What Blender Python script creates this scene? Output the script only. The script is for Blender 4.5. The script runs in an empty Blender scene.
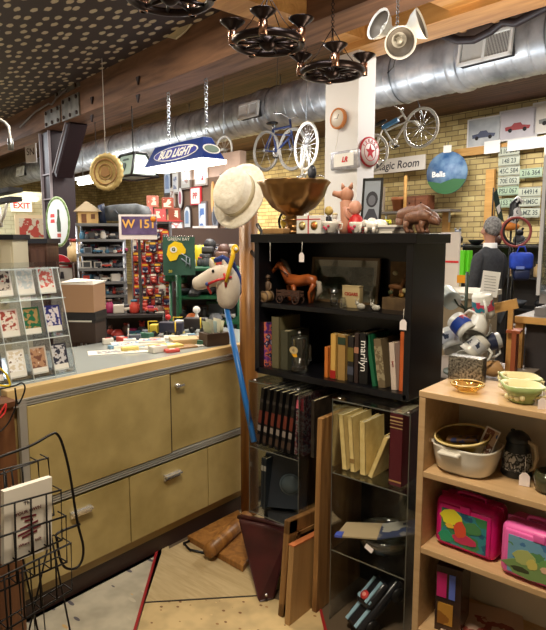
import bpy, bmesh, math, random
from mathutils import Vector, Matrix, Euler
R=math.radians; PI=math.pi
random.seed(7)
SC=bpy.context.scene; COL=SC.collection
# ---------------- camera ----------------
FPX=584.0; TILT=7.5; YAW=40.0; HC=1.57
cam=bpy.data.cameras.new('camera'); co=bpy.data.objects.new('camera',cam); COL.objects.link(co); SC.camera=co
co.location=(0,0,HC); co.rotation_euler=(R(90-TILT),0,R(YAW))
cam.sensor_fit='HORIZONTAL'; cam.sensor_width=36; cam.lens=36*FPX/546; cam.clip_start=.05; cam.clip_end=100
# ---------------- world / light ----------------
w=bpy.data.worlds.new('world'); SC.world=w; w.use_nodes=True
w.node_tree.nodes['Background'].inputs[0].default_value=(1,.93,.85,1); w.node_tree.nodes['Background'].inputs[1].default_value=.25
SC.view_settings.view_transform='Standard'; SC.view_settings.look='None'; SC.view_settings.gamma=1; SC.view_settings.exposure=0.0
RB=-9.5
cb,sb=math.cos(R(9.5)),math.sin(R(9.5))
def B(u,v,z=0): return Vector((u*cb+v*sb,-u*sb+v*cb,z))
def toB(p): return (p[0]*cb-p[1]*sb, p[0]*sb+p[1]*cb)
def area(name,u,v,z,sx,sy,power,col,rx=0,rz=RB):
    l=bpy.data.lights.new(name,'AREA'); l.shape='RECTANGLE'; l.size=sx; l.size_y=sy; l.energy=power; l.color=col
    o=bpy.data.objects.new(name,l); COL.objects.link(o); o.location=B(u,v,z); o.rotation_euler=(R(rx),0,R(rz)); return o
WARM=(1,.85,.64); NEUT=(1,.94,.86); COOL=(.93,.97,1)
area('ceiling_light_front',-.9,.55,3.1,.5,.5,74,WARM)
area('ceiling_light_counter',-3.6,1.5,3.1,1.2,.3,60,WARM)
area('ceiling_light_far_left',-6.5,1.2,3.1,1.2,.3,90,NEUT)
area('ceiling_light_post',-10.5,1.5,3.1,2.,.5,200,COOL)
area('ceiling_light_signs',-5.6,3.5,3.05,2.4,.25,62,NEUT)
area('ceiling_light_toys',-4.6,2.9,2.95,1.2,.25,90,NEUT)
area('ceiling_light_column',-2.0,1.9,2.9,.8,.2,10,COOL)
area('ceiling_light_wall',-4.2,7.6,3.6,4,.5,190,NEUT)
area('ceiling_light_wall_far',-12.,7.4,3.5,4,.5,420,WARM)
area('ceiling_light_right',-1.6,4.2,3.2,1.6,.3,75,NEUT)
area('fill_light_duct',-4.5,4.3,2.35,5,.3,40,COOL,rx=180)  # added upward fill with no fixture, brightens the duct
area('fill_light_duct_far',-11,4.3,2.35,5,.3,60,COOL,rx=180)  # same added fill, unseen, for the far stretch of duct
area('fill_light_timbers',-1.5,2.6,1.95,1.0,.2,18,WARM,rx=180)  # invisible fill added below the timbers to lift their golden tone
area('ceiling_light_far_room',-14.,3.4,3.2,3,.5,260,COOL)

# ---------------- pixel of the photograph + a known plane -> point in the place ----------------
_f=(-math.sin(R(YAW)),math.cos(R(YAW))); _r=(math.cos(R(YAW)),math.sin(R(YAW)))
def ray(px,py):
    a=px-273; b=315-py; hf=FPX*math.cos(R(TILT))+b*math.sin(R(TILT)); z=-FPX*math.sin(R(TILT))+b*math.cos(R(TILT))
    return Vector((hf*_f[0]+a*_r[0],hf*_f[1]+a*_r[1],z))
def at(px,py,x=None,y=None,z=None,u=None,v=None,d=None):
    r=ray(px,py)
    if x is not None: t=x/r.x
    elif y is not None: t=y/r.y
    elif z is not None: t=(z-HC)/r.z
    elif u is not None: t=u/toB(r)[0]
    elif v is not None: t=v/toB(r)[1]
    else: t=d/(r.x*_f[0]+r.y*_f[1])
    return Vector((0,0,HC))+r*t
# ---------------- materials ----------------
def lin(c):
    return tuple(((x/255)/12.92 if x/255<=.04045 else ((x/255+.055)/1.055)**2.4) for x in c[:3])+(1,)
MC={}
def M(name,c,rough=.55,metal=0,c2=None,scale=12,bump=0,emit=0,coat=0,det=3):
    if name in MC: return MC[name]
    m=bpy.data.materials.new(name); m.use_nodes=True; n=m.node_tree.nodes; L=m.node_tree.links; p=n['Principled BSDF']
    p.inputs['Base Color'].default_value=lin(c); p.inputs['Roughness'].default_value=rough; p.inputs['Metallic'].default_value=metal
    if coat: p.inputs['Coat Weight'].default_value=coat
    if emit: p.inputs['Emission Color'].default_value=lin(c); p.inputs['Emission Strength'].default_value=emit
    if c2 or bump:
        tc=n.new('ShaderNodeTexCoord'); ns=n.new('ShaderNodeTexNoise'); ns.inputs['Scale'].default_value=scale; ns.inputs['Detail'].default_value=det
        L.new(tc.outputs['Object'],ns.inputs['Vector'])
    if c2:
        r=n.new('ShaderNodeValToRGB'); r.color_ramp.elements[0].color=lin(c); r.color_ramp.elements[1].color=lin(c2)
        r.color_ramp.elements[0].position=.35; r.color_ramp.elements[1].position=.65
        L.new(ns.outputs['Fac'],r.inputs[0]); L.new(r.outputs[0],p.inputs['Base Color'])
    if bump:
        b=n.new('ShaderNodeBump'); b.inputs['Strength'].default_value=bump; b.inputs['Distance'].default_value=.01
        L.new(ns.outputs['Fac'],b.inputs['Height']); L.new(b.outputs[0],p.inputs['Normal'])
    MC[name]=m; return m
def G(name,c,c2,stretch=(1,12,12),scale=3,rough=.5,bump=.1,dist=3,planks=0,pc=(30,20,15)):
    """wood grain: noise stretched along one axis"""
    if name in MC: return MC[name]
    m=bpy.data.materials.new(name); m.use_nodes=True; n=m.node_tree.nodes; L=m.node_tree.links; p=n['Principled BSDF']
    p.inputs['Roughness'].default_value=rough
    tc=n.new('ShaderNodeTexCoord'); mp=n.new('ShaderNodeMapping'); mp.inputs['Scale'].default_value=stretch
    ns=n.new('ShaderNodeTexNoise'); ns.inputs['Scale'].default_value=scale; ns.inputs['Detail'].default_value=5; ns.inputs['Distortion'].default_value=dist*.3
    r=n.new('ShaderNodeValToRGB'); r.color_ramp.elements[0].color=lin(c); r.color_ramp.elements[1].color=lin(c2); r.color_ramp.elements[0].position=.32; r.color_ramp.elements[1].position=.68
    L.new(tc.outputs['Object'],mp.inputs[0]); L.new(mp.outputs[0],ns.inputs['Vector']); L.new(ns.outputs['Fac'],r.inputs[0])
    out=r.outputs[0]
    if planks:
        br=n.new('ShaderNodeTexBrick'); br.inputs['Scale'].default_value=1; br.inputs['Brick Width'].default_value=1.8; br.inputs['Row Height'].default_value=planks
        br.inputs['Mortar Size'].default_value=.006; br.inputs['Color1'].default_value=(1,1,1,1); br.inputs['Color2'].default_value=(.6,.6,.6,1); br.inputs['Mortar'].default_value=lin(pc)
        L.new(tc.outputs['Object'],br.inputs['Vector'])
        mx=n.new('ShaderNodeMix'); mx.data_type='RGBA'; mx.blend_type='MULTIPLY'; mx.inputs[0].default_value=1
        L.new(out,mx.inputs[6]); L.new(br.outputs[0],mx.inputs[7]); out=mx.outputs[2]
    L.new(out,p.inputs['Base Color'])
    if bump:
        b=n.new('ShaderNodeBump'); b.inputs['Strength'].default_value=bump; b.inputs['Distance'].default_value=.005; L.new(ns.outputs['Fac'],b.inputs['Height']); L.new(b.outputs[0],p.inputs['Normal'])
    MC[name]=m; return m
def PIC(name,cols,scale=30,rough=.4,rand=1):
    """printed picture: voronoi patches of a palette"""
    if name in MC: return MC[name]
    m=bpy.data.materials.new(name); m.use_nodes=True; n=m.node_tree.nodes; L=m.node_tree.links; p=n['Principled BSDF']; p.inputs['Roughness'].default_value=rough
    tc=n.new('ShaderNodeTexCoord'); ns=n.new('ShaderNodeTexNoise'); ns.inputs['Scale'].default_value=scale*.6; ns.inputs['Detail'].default_value=4
    r=n.new('ShaderNodeValToRGB'); r.color_ramp.interpolation='CONSTANT'
    els=r.color_ramp.elements
    k=len(cols)
    for i,c in enumerate(cols):
        pos=.30+.40*i/max(1,k-1)*.9 if i else 0
        if i==0: e=els[0]; e.position=0
        elif i==1: e=els[1]; e.position=pos
        else: e=els.new(pos)
        e.color=lin(c)
    mp=n.new('ShaderNodeMapping'); mp.inputs['Location'].default_value=(hash(name)%97*.37 if False else (sum(map(ord,name))%97)*.37,0,0)
    L.new(tc.outputs['Object'],mp.inputs[0]); L.new(mp.outputs[0],ns.inputs['Vector']); L.new(ns.outputs['Fac'],r.inputs[0]); L.new(r.outputs[0],p.inputs['Base Color'])
    MC[name]=m; return m
def GLASSY(name,c=(255,255,255),fac=.12,rough=.03,tint=(245,248,250)):
    if name in MC: return MC[name]
    m=bpy.data.materials.new(name); m.use_nodes=True; n=m.node_tree.nodes; L=m.node_tree.links; n.remove(n['Principled BSDF']); o=n['Material Output']
    t=n.new('ShaderNodeBsdfTransparent'); t.inputs[0].default_value=lin(tint); g=n.new('ShaderNodeBsdfGlossy'); g.inputs[0].default_value=lin(c); g.inputs['Roughness'].default_value=rough
    lw=n.new('ShaderNodeLayerWeight'); lw.inputs[0].default_value=.3; mt=n.new('ShaderNodeMath'); mt.operation='MULTIPLY_ADD'; mt.inputs[1].default_value=.5; mt.inputs[2].default_value=fac*.4
    L.new(lw.outputs['Fresnel'],mt.inputs[0]); mx=n.new('ShaderNodeMixShader'); L.new(mt.outputs[0],mx.inputs[0]); L.new(t.outputs[0],mx.inputs[1]); L.new(g.outputs[0],mx.inputs[2]); L.new(mx.outputs[0],o.inputs[0])
    MC[name]=m; return m
def C(c,rough=.5,metal=0):
    return M('paint_%d_%d_%d_%d_%d'%(*c,int(rough*10),int(metal*10)),c,rough,metal)
# ---------------- mesh builder ----------------
class MB:
    def __init__(s): s.bm=bmesh.new(); s.ms=[]; s.smooth=False
    def mi(s,m):
        if m not in s.ms: s.ms.append(m)
        return s.ms.index(m)
    def _fin(s,vs0,m,rot,c,sm):
        s.bm.verts.ensure_lookup_table()
        vs=s.bm.verts[vs0:]
        if rot is not None:
            mt=Euler([R(a) for a in rot]).to_matrix()
            for v in vs: v.co=mt@v.co
        for v in vs: v.co+=Vector(c)
    def _start(s): return len(s.bm.verts),len(s.bm.faces)
    def _end(s,st,m,rot=None,c=(0,0,0),sm=False):
        s.bm.verts.ensure_lookup_table(); s.bm.faces.ensure_lookup_table()
        s._fin(st[0],m,rot,c,sm); k=s.mi(m)
        for f in s.bm.faces[st[1]:]: f.material_index=k; f.smooth=sm
        return s
    def box(s,c,sz,m,rot=None,taper=1):
        st=s._start(); x,y,z=[a/2 for a in sz]
        v=[s.bm.verts.new((i*x*(taper if k>0 else 1),j*y*(taper if k>0 else 1),k*z)) for k in(-1,1) for j in(-1,1) for i in(-1,1)]
        for q in((0,2,3,1),(4,5,7,6),(0,1,5,4),(2,6,7,3),(0,4,6,2),(1,3,7,5)): s.bm.faces.new([v[i] for i in q])
        return s._end(st,m,rot,c)
    def hull8(s,pts,m):
        st=s._start(); v=[s.bm.verts.new(p) for p in pts]
        for q in((0,3,2,1),(4,5,6,7),(0,1,5,4),(1,2,6,5),(2,3,7,6),(3,0,4,7)): s.bm.faces.new([v[i] for i in q])
        return s._end(st,m)
    def rbox(s,c,sz,m,r=.01,rot=None,seg=3):
        st=s._start(); b=bmesh.new(); bmesh.ops.create_cube(b,size=1)
        for v in b.verts: v.co=Vector((v.co.x*sz[0],v.co.y*sz[1],v.co.z*sz[2]))
        bmesh.ops.bevel(b,geom=list(b.edges),offset=min(r,min(sz)*.49),segments=seg,affect='EDGES',profile=.5)
        mp=[s.bm.verts.new(v.co) for v in b.verts]; b.verts.index_update()
        for f in b.faces: s.bm.faces.new([mp[v.index] for v in f.verts])
        b.free(); return s._end(st,m,rot,c,True)
    def prism(s,poly,t,m,c=(0,0,0),rot=None):
        """poly in xz, thickness t along y (centred)"""
        st=s._start(); a=[s.bm.verts.new((x,-t/2,z)) for x,z in poly]; b=[s.bm.verts.new((x,t/2,z)) for x,z in poly]; n=len(poly)
        s.bm.faces.new(a); s.bm.faces.new(b[::-1])
        for i in range(n): s.bm.faces.new((a[i],b[i],b[(i+1)%n],a[(i+1)%n]))
        return s._end(st,m,rot,c)
    def ring(s,pts,rr,m,seg=8,closed=False):
        pts=[Vector(p) for p in pts]; n=len(pts); st=s._start(); rows=[]
        up=None
        for i,p in enumerate(pts):
            if closed: d=(pts[(i+1)%n]-pts[i-1])
            else: d=(pts[min(i+1,n-1)]-pts[max(i-1,0)])
            if d.length<1e-9: d=Vector((0,0,1))
            d.normalize()
            if up is None:
                up=Vector((0,0,1)) if abs(d.z)<.9 else Vector((1,0,0))
            a=d.cross(up)
            if a.length<1e-6: up=Vector((0,1,0)) if abs(d.y)<.9 else Vector((1,0,0)); a=d.cross(up)
            a.normalize(); b=a.cross(d).normalized(); up=b
            q=rr[i] if isinstance(rr,(list,tuple)) else rr
            rows.append([s.bm.verts.new(p+q*(a*math.cos(2*PI*k/seg)+b*math.sin(2*PI*k/seg))) for k in range(seg)])
        for i in range(n if closed else n-1):
            A,Bq=rows[i],rows[(i+1)%n]
            for k in range(seg): s.bm.faces.new((A[k],A[(k+1)%seg],Bq[(k+1)%seg],Bq[k]))
        if not closed:
            s.bm.faces.new(rows[0][::-1]); s.bm.faces.new(rows[-1])
        return s._end(st,m,sm=True)
    tube=ring
    def cyl(s,p0,p1,r0,m,r1=None,seg=16): return s.ring([p0,p1],[r0,r0 if r1 is None else r1],m,seg)
    def lathe(s,prof,m,c=(0,0,0),rot=None,seg=28,sx=1,sy=1,wob=None):
        st=s._start(); rows=[]
        for r,z in prof:
            rows.append([s.bm.verts.new((0,0,z))] if r<1e-6 else [s.bm.verts.new((r*(wob(2*PI*k/seg,z) if wob else 1)*sx*math.cos(2*PI*k/seg),r*(wob(2*PI*k/seg,z) if wob else 1)*sy*math.sin(2*PI*k/seg),z)) for k in range(seg)])
        for A,Q in zip(rows,rows[1:]):
            for k in range(seg):
                j=(k+1)%seg
                if len(A)==1 and len(Q)==1: continue
                if len(A)==1: s.bm.faces.new((A[0],Q[j],Q[k]))
                elif len(Q)==1: s.bm.faces.new((A[k],A[j],Q[0]))
                else: s.bm.faces.new((A[k],A[j],Q[j],Q[k]))
        return s._end(st,m,rot,c,True)
    def sph(s,c,sz,m,rot=None,seg=16):
        n=seg//2; return s.lathe([(math.sin(PI*i/n)*.5 if 0<i<n else 0,-math.cos(PI*i/n)*.5) for i in range(n+1)],m,(0,0,0),None,seg)._scale_last(c,sz,rot,seg,n)
    def _scale_last(s,c,sz,rot,seg,n):
        k=(n-1)*seg+2; s.bm.verts.ensure_lookup_table(); vs=s.bm.verts[-k:]
        mt=Euler([R(a) for a in rot]).to_matrix() if rot else Matrix.Identity(3)
        for v in vs: v.co=mt@Vector((v.co.x*sz[0],v.co.y*sz[1],v.co.z*sz[2]))+Vector(c)
        return s
    def torus(s,c,Rr,r,m,axis='y',seg=32,k=8,sx=1):
        pts=[]
        for i in range(seg):
            a=2*PI*i/seg; x,y=Rr*math.cos(a)*sx,Rr*math.sin(a)
            pts.append(Vector(c)+Vector({'y':(x,0,y),'z':(x,y,0),'x':(0,x,y)}[axis]))
        return s.ring(pts,r,m,k,True)
    def build(s,name,parent=None,loc=(0,0,0),rz=0,rot=None,bev=0,sub=0):
        me=bpy.data.meshes.new(name); bmesh.ops.recalc_face_normals(s.bm,faces=s.bm.faces); s.bm.to_mesh(me); s.bm.free()
        for m in s.ms: me.materials.append(m)
        o=bpy.data.objects.new(name,me); COL.objects.link(o); o.location=loc; o.rotation_euler=[R(a) for a in rot] if rot else (0,0,R(rz))
        if parent: o.parent=parent
        if bev:
            b=o.modifiers.new('bevel','BEVEL'); b.width=bev; b.segments=2; b.limit_method='ANGLE'
        if sub:
            b=o.modifiers.new('sub','SUBSURF'); b.levels=sub; b.render_levels=sub
        return o
def tag(o,label,cat,group=None,kind=None):
    o['label']=label; o['category']=cat
    if group: o['group']=group
    if kind: o['kind']=kind
    return o
def T(name,label,cat,loc=(0,0,0),rz=0,group=None,rot=None):
    o=bpy.data.objects.new(name,None); o.empty_display_size=.05; COL.objects.link(o); o.location=loc; o.rotation_euler=[R(a) for a in rot] if rot else (0,0,R(rz))
    return tag(o,label,cat,group)
def struct(o): o['kind']='structure'; return o
def dup(root,loc,rz=None,label=None,rot=None,scale=None):
    def cp(o,par):
        c=o.copy(); COL.objects.link(c); 
        if par: c.parent=par
        for ch in [q for q in bpy.data.objects if q.parent==o]: cp(ch,c)
        return c
    kids={}
    c=cp(root,None); c.location=loc
    if rz is not None: c.rotation_euler=(0,0,R(rz))
    if rot: c.rotation_euler=[R(a) for a in rot]
    if scale: c.scale=(scale,)*3 if not isinstance(scale,tuple) else scale
    if label: c['label']=label
    return c
def text(s,size,m,parent=None,loc=(0,0,0),rot=(90,0,0),name='lettering',ext=.0006,sx=1,align='CENTER',shear=0,bold=0):
    cu=bpy.data.curves.new('t','FONT'); cu.body=s; cu.size=size; cu.extrude=ext; cu.align_x=align; cu.align_y='CENTER'; cu.shear=shear; cu.offset=bold; cu.resolution_u=3
    t=bpy.data.objects.new('t',cu); COL.objects.link(t); dg=bpy.context.evaluated_depsgraph_get()
    me=bpy.data.meshes.new_from_object(t.evaluated_get(dg)); bpy.data.objects.remove(t); bpy.data.curves.remove(cu)
    me.materials.clear(); me.materials.append(m)
    o=bpy.data.objects.new(name,me); COL.objects.link(o); o.location=loc; o.rotation_euler=[R(a) for a in rot]; o.scale=(sx,1,1)
    if parent: o.parent=parent
    return o
# common materials
WHITE=M('white_paint',(235,235,232),.5); BLACK=M('black_paint',(14,14,16),.4); CASEB=M('black_laminate',(13,13,18),.3)
CHROME=M('chrome',(225,225,225),.25,.75); STEEL=M('galvanised_steel',(150,158,165),.33,1,(185,190,195),5); BRONZE=M('dark_bronze',(38,28,26),.3,.8); COPPER=M('copper',(170,130,110),.25,1)
PINE=G('pine',(205,165,110),(190,146,92),(12,12,1),2,.5); GOLDW=G('golden_timber',(222,170,104),(192,136,74),(1,10,10),2,.6)
BEAMW=G('old_beam',(146,108,82),(100,70,52),(1,9,9),1.3,.75,.3); ACR=GLASSY('clear_acrylic',fac=.12); GLS=GLASSY('window_glass',fac=.15)
PAPER=M('paper',(232,230,222),.8); TAGW=M('tag_card',(240,232,235),.7); STRING=M('string',(225,222,215),.8)
def price_tag(loc,label,group=None,rz=40,top=.06,sz=(.026,.04),tilt=0):
    t=T('price_tag',label,'price tag',loc,rz,group)
    w_,h_=sz; m=MB(); m.prism([(-w_/2,0),(w_/2,0),(w_/2,h_*.75),(w_*.2,h_),(-w_*.2,h_),(-w_/2,h_*.75)],.0012,TAGW,rot=(0,tilt,0)); m.build('card',t)
    m=MB(); m.cyl((0,0,h_*.85),(0,.004,h_+top),.0009,STRING,seg=5); m.build('string',t)
    return t
# ================= STRUCTURE =================
def slab(name,pts,z0,z1,m,parent=None):
    b=MB(); st=b._start(); lo=[b.bm.verts.new((p[0],p[1],z0)) for p in pts]; hi=[b.bm.verts.new((p[0],p[1],z1)) for p in pts]; n=len(pts)
    b.bm.faces.new(lo[::-1]); b.bm.faces.new(hi)
    for i in range(n): b.bm.faces.new((lo[i],lo[(i+1)%n],hi[(i+1)%n],hi[i]))
    b._end(st,m); return b.build(name,parent)
def bpart(name,u0,u1,v0,v1,z0,z1,m,parent=None):
    b=MB(); b.box(((u0+u1)/2,(v0+v1)/2,(z0+z1)/2),(abs(u1-u0),abs(v1-v0),abs(z1-z0)),m); return struct(b.build(name,parent,rz=0 if parent else RB))
FLG=G('grey_vinyl_plank',(168,160,145),(138,132,120),(14,1.2,1),3,.45,.03,planks=.0)
def floor_tex(name,base,spots,cols,th,scale):
    m=M(name,base,.5); n=m.node_tree.nodes; L=m.node_tree.links; p=n['Principled BSDF']; tc=n.new('ShaderNodeTexCoord'); mp=n.new('ShaderNodeMapping'); mp.inputs['Scale'].default_value=spots
    v=n.new('ShaderNodeTexVoronoi'); v.inputs['Scale'].default_value=scale; L.new(tc.outputs['Object'],mp.inputs[0]); L.new(mp.outputs[0],v.inputs['Vector'])
    nz=n.new('ShaderNodeTexNoise'); nz.inputs['Scale'].default_value=120; L.new(tc.outputs['Object'],nz.inputs['Vector'])
    lt=n.new('ShaderNodeMath'); lt.operation='LESS_THAN'; lt.inputs[1].default_value=th; L.new(v.outputs['Distance'],lt.inputs[0])
    r=n.new('ShaderNodeValToRGB'); r.color_ramp.interpolation='CONSTANT'; e=r.color_ramp.elements; e[0].color=lin(cols[0]); e[1].color=lin(cols[1]); e[1].position=.4
    x=e.new(.6); x.color=lin(base)
    L.new(v.outputs['Color'],r.inputs[0]); mx=n.new('ShaderNodeMix'); mx.data_type='RGBA'; L.new(lt.outputs[0],mx.inputs[0]); L.new(r.outputs[0],mx.inputs[7])
    g=n.new('ShaderNodeValToRGB'); g.color_ramp.elements[0].color=lin([c*.86 for c in base]); g.color_ramp.elements[1].color=lin(base); g.color_ramp.elements[0].position=.35; g.color_ramp.elements[1].position=.6
    m2=n.new('ShaderNodeMapping'); m2.inputs['Scale'].default_value=(1 if spots[0]<spots[1] else 12,1,1); m2.inputs['Rotation'].default_value=(0,0,R(-12)); L.new(tc.outputs['Object'],m2.inputs[0]); nz.inputs['Scale'].default_value=9; L.new(m2.outputs[0],nz.inputs['Vector'])
    L.new(nz.outputs['Fac'],g.inputs[0]); L.new(g.outputs[0],mx.inputs[6]); L.new(mx.outputs[2],p.inputs['Base Color']); return m
F1=floor_tex('grey_streaked_vinyl',(188,180,160),(9,26,1),((88,84,92),(200,165,105)),.23,1.0)
F2=G('light_wood_vinyl',(196,176,136),(176,154,114),(2,16,1),3,.45,.02)
F3=floor_tex('speckled_vinyl',(205,180,132),(1,1.3,1),((120,84,48),(150,112,66)),.17,22)
fl=struct(slab('floor',[B(-21,-2),B(2.6,-2),B(2.6,9.5),B(-21,9.5)],-.1,0,M('dark_floor',(92,78,62),.5)))
def zf(px,py): return at(px,py,z=0)
a1,a2,a3,a4=zf(128,655),zf(157,548),zf(62,592),zf(0,640)
struct(slab('floor_vinyl',[zf(-60,660),zf(128,655),zf(163,530),(-2.2,1.75),(-2.2,.9)],.0,.002,F1,fl))
struct(slab('floor_vinyl',[zf(145,603),zf(163,530),(-2.2,1.8),(-2.2,2.9),(-1.3,2.9),zf(262,596)],.0,.002,F2,fl))
struct(slab('floor_vinyl',[zf(128,665),zf(145,603),zf(262,596),zf(322,612),zf(340,690)],.0,.002,F3,fl))
RED=M('red_strip',(150,30,34),.5)
def strip(p,q,w_,m,z=.004):
    d=(Vector(q)-Vector(p)).normalized(); n=Vector((-d.y,d.x,0))*w_/2; return struct(slab('floor_strip',[Vector(p)-n,Vector(q)-n,Vector(q)+n,Vector(p)+n],.002,z,m,fl))
strip(zf(128,655),zf(163,530),.012,RED); strip(zf(145,603),zf(262,596),.008,M('black_strip',(30,24,22),.5)); strip(zf(318,600),zf(340,690),.012,RED)
# ceilings
def dots():
    m=M('tin_ceiling_spotted',(64,50,48),.6); n=m.node_tree.nodes; L=m.node_tree.links; p=n['Principled BSDF']; tc=n.new('ShaderNodeTexCoord'); mp=n.new('ShaderNodeMapping'); mp.inputs['Scale'].default_value=(4.6,10.5,1)
    mp.inputs['Rotation'].default_value=(0,0,R(18)); v=n.new('ShaderNodeTexVoronoi'); v.voronoi_dimensions='2D'; v.inputs['Scale'].default_value=1.25; v.inputs['Randomness'].default_value=.55; v.distance='EUCLIDEAN'
    L.new(tc.outputs['Object'],mp.inputs[0]); nz=n.new('ShaderNodeTexNoise'); nz.inputs['Scale'].default_value=6; L.new(mp.outputs[0],nz.inputs['Vector'])
    ad=n.new('ShaderNodeMix'); ad.data_type='RGBA'; ad.inputs[0].default_value=.13; L.new(mp.outputs[0],ad.inputs[6]); L.new(nz.outputs['Color'],ad.inputs[7]); L.new(ad.outputs[2],v.inputs['Vector'])
    r=n.new('ShaderNodeValToRGB'); e=r.color_ramp.elements; e[0].position=.21; e[0].color=lin((214,200,170)); e[1].position=.27; e[1].color=lin((60,48,48)); L.new(v.outputs['Distance'],r.inputs[0]); L.new(r.outputs[0],p.inputs['Base Color']); return m
bpart('ceiling',-21,2.6,-2,2.62,3.2,3.8,dots())
PLK=G('brown_ceiling_boards',(122,84,58),(84,56,40),(1,14,14),1.6,.6,.1,planks=.11,pc=(40,26,20))
bpart('ceiling',-21,2.6,2.62,9.6,3.72,3.82,PLK)
def brick(name,c1,c2,mort,sc=1):
    m=M(name,c1,.8); n=m.node_tree.nodes; L=m.node_tree.links; p=n['Principled BSDF']; tc=n.new('ShaderNodeTexCoord'); mp=n.new('ShaderNodeMapping'); mp.inputs['Rotation'].default_value=(R(90),0,0)
    b=n.new('ShaderNodeTexBrick'); b.inputs['Scale'].default_value=sc; b.inputs['Brick Width'].default_value=.25; b.inputs['Row Height'].default_value=.088; b.inputs['Mortar Size'].default_value=.008; b.inputs['Mortar Smooth'].default_value=.2
    b.inputs['Color1'].default_value=lin(c1); b.inputs['Color2'].default_value=lin(c2); b.inputs['Mortar'].default_value=lin(mort)
    sx=n.new('ShaderNodeSeparateXYZ'); cx=n.new('ShaderNodeCombineXYZ'); add=n.new('ShaderNodeMath'); add.operation='ADD'
    L.new(tc.outputs['Object'],sx.inputs[0]); L.new(sx.outputs[0],add.inputs[0]); L.new(sx.outputs[1],add.inputs[1]); L.new(add.outputs[0],cx.inputs[0]); L.new(sx.outputs[2],cx.inputs[1]); L.new(cx.outputs[0],b.inputs['Vector'])
    nz=n.new('ShaderNodeTexNoise'); nz.inputs['Scale'].default_value=2.5; nz.inputs['Detail'].default_value=6; L.new(tc.outputs['Object'],nz.inputs['Vector'])
    mx=n.new('ShaderNodeMix'); mx.data_type='RGBA'; mx.blend_type='OVERLAY'; mx.inputs[0].default_value=.55; L.new(b.outputs[0],mx.inputs[6]); L.new(nz.outputs['Fac'],mx.inputs[7]); L.new(mx.outputs[2],p.inputs['Base Color'])
    bp=n.new('ShaderNodeBump'); bp.inputs['Strength'].default_value=.5; bp.inputs['Distance'].default_value=.01; bp.invert=True; L.new(b.outputs['Fac'],bp.inputs['Height']); L.new(bp.outputs[0],p.inputs['Normal']); return m
YB=brick('yellow_brick',(206,188,132),(172,152,100),(126,108,76))
bpart('wall_back',-21,2.6,9.25,9.5,0,3.72,YB)
bpart('wall_left',-21,-20.8,-2,9.25,0,3.72,YB)
bpart('wall_right',2.5,2.6,-2,9.25,0,3.72,M('plaster',(190,180,160),.8))
bpart('wall_front',-21,2.6,-2.1,-2,0,3.72,MC['plaster'])
CREAM=brick('cream_block',(205,198,160),(196,190,152),(176,168,134)); 
# cream block partition at the far left
bpart('wall_partition',-13.1,-13,0,4.75,0,2.55,CREAM)
# brown sign wall
bpart('wall_signs',toB(at(164,200,v=4.4))[0],toB(at(240,200,v=4.4))[0],4.4,4.5,0,2.62,M('brown_pegboard',(122,98,80),.75,c2=(104,82,66),scale=4))
# beams
bm_=bpart('trim_1',-12.5,1.5,2.62,2.9,2.87,3.2,BEAMW)
bpart('trim_2',-2.95,2.4,3.16,3.42,2.86,3.1,GOLDW)
for k,(u,du) in enumerate(((-2.86,.22),(-2.0,.2),(-1.2,.2))):
    bpart('trim_%d'%(3+k),u-du/2,u+du/2,1.6 if k==0 else 2.9,3.16,2.9,3.12,GOLDW)
q6=toB(at(306,17,z=2.93)); bpart('trim_6',q6[0],q6[0]+2.6,q6[1],q6[1]+.2,2.93,3.15,GOLDW)
# white column
bpart('trim_7',-3.15,-2.83,3.2,3.38,0,2.86,M('white_board_paint',(228,228,230),.6))
# steel post at left
PUR=M('dark_maroon_steel',(42,27,34),.5)
b=MB(); b.box((-7.45,2.7,1.43),(.30,.03,2.86),PUR); b.box((-7.45,2.95,1.43),(.30,.03,2.86),PUR); b.box((-7.47,2.82,1.43),(.03,.24,2.86),PUR)
b.box((-7.3,2.83,1.43),(.012,.27,2.86),PUR)
for q in (-7.6,-7.3): b.box((q,2.67,1.43),(.014,.03,2.86),M('pale_edge',(150,140,145),.5))
for z in (2.35,2.05): b.box((-7.45,2.67,z),(.3,.012,.015),MC['pale_edge'])
struct(b.build('trim_8',rz=RB))
b=MB(); b.box((-6.95,2.78,2.62),(.14,.2,.75),PUR,rot=(0,42,0)); b.box((-6.95,2.66,2.62),(.012,.02,.72),MC['pale_edge'],rot=(0,42,0)); struct(b.build('trim_9',rz=RB))
# steel splice plates with bolts
b=MB(); GM=M('galv_plate',(150,146,138),.45,.6,(110,106,100),9)
def pu(px,py,v=2.6): q=at(px,py,v=v); return toB(q)[0],q.z
for (x0,y0,x1,y1) in ((44,112,60,128),(61,100,79,122),(54,85,79,98)):
    u0,za=pu(x0,y0); u1,zb=pu(x1,y1-4); zc=pu(x0,y1)[1]
    b.box(((u0+u1)/2,2.61,(za+zc)/2),(u1-u0,.016,za-zc),GM)
    for i in (.12,.5,.88):
        for j in (.15,.85): b.cyl((u0+(u1-u0)*i,2.605,zc+(za-zc)*j),(u0+(u1-u0)*i,2.59,zc+(za-zc)*j),.022,M('bolt_rust',(60,44,38),.6,.5),seg=6)
struct(b.build('trim_10',rz=RB))
b=MB()
for px,py in ((91,100),(91,118),(137,80),(137,98)):
    u,z=pu(px,py); b.prism([(-.03,0.03),(0,-.04),(.03,.03)],.015,M('iron',(50,36,34),.6,.5),c=(u,2.61,z))
struct(b.build('trim_11',rz=RB))
for k,(px,py) in enumerate(((168,47),(205,70))):
    pass
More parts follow.
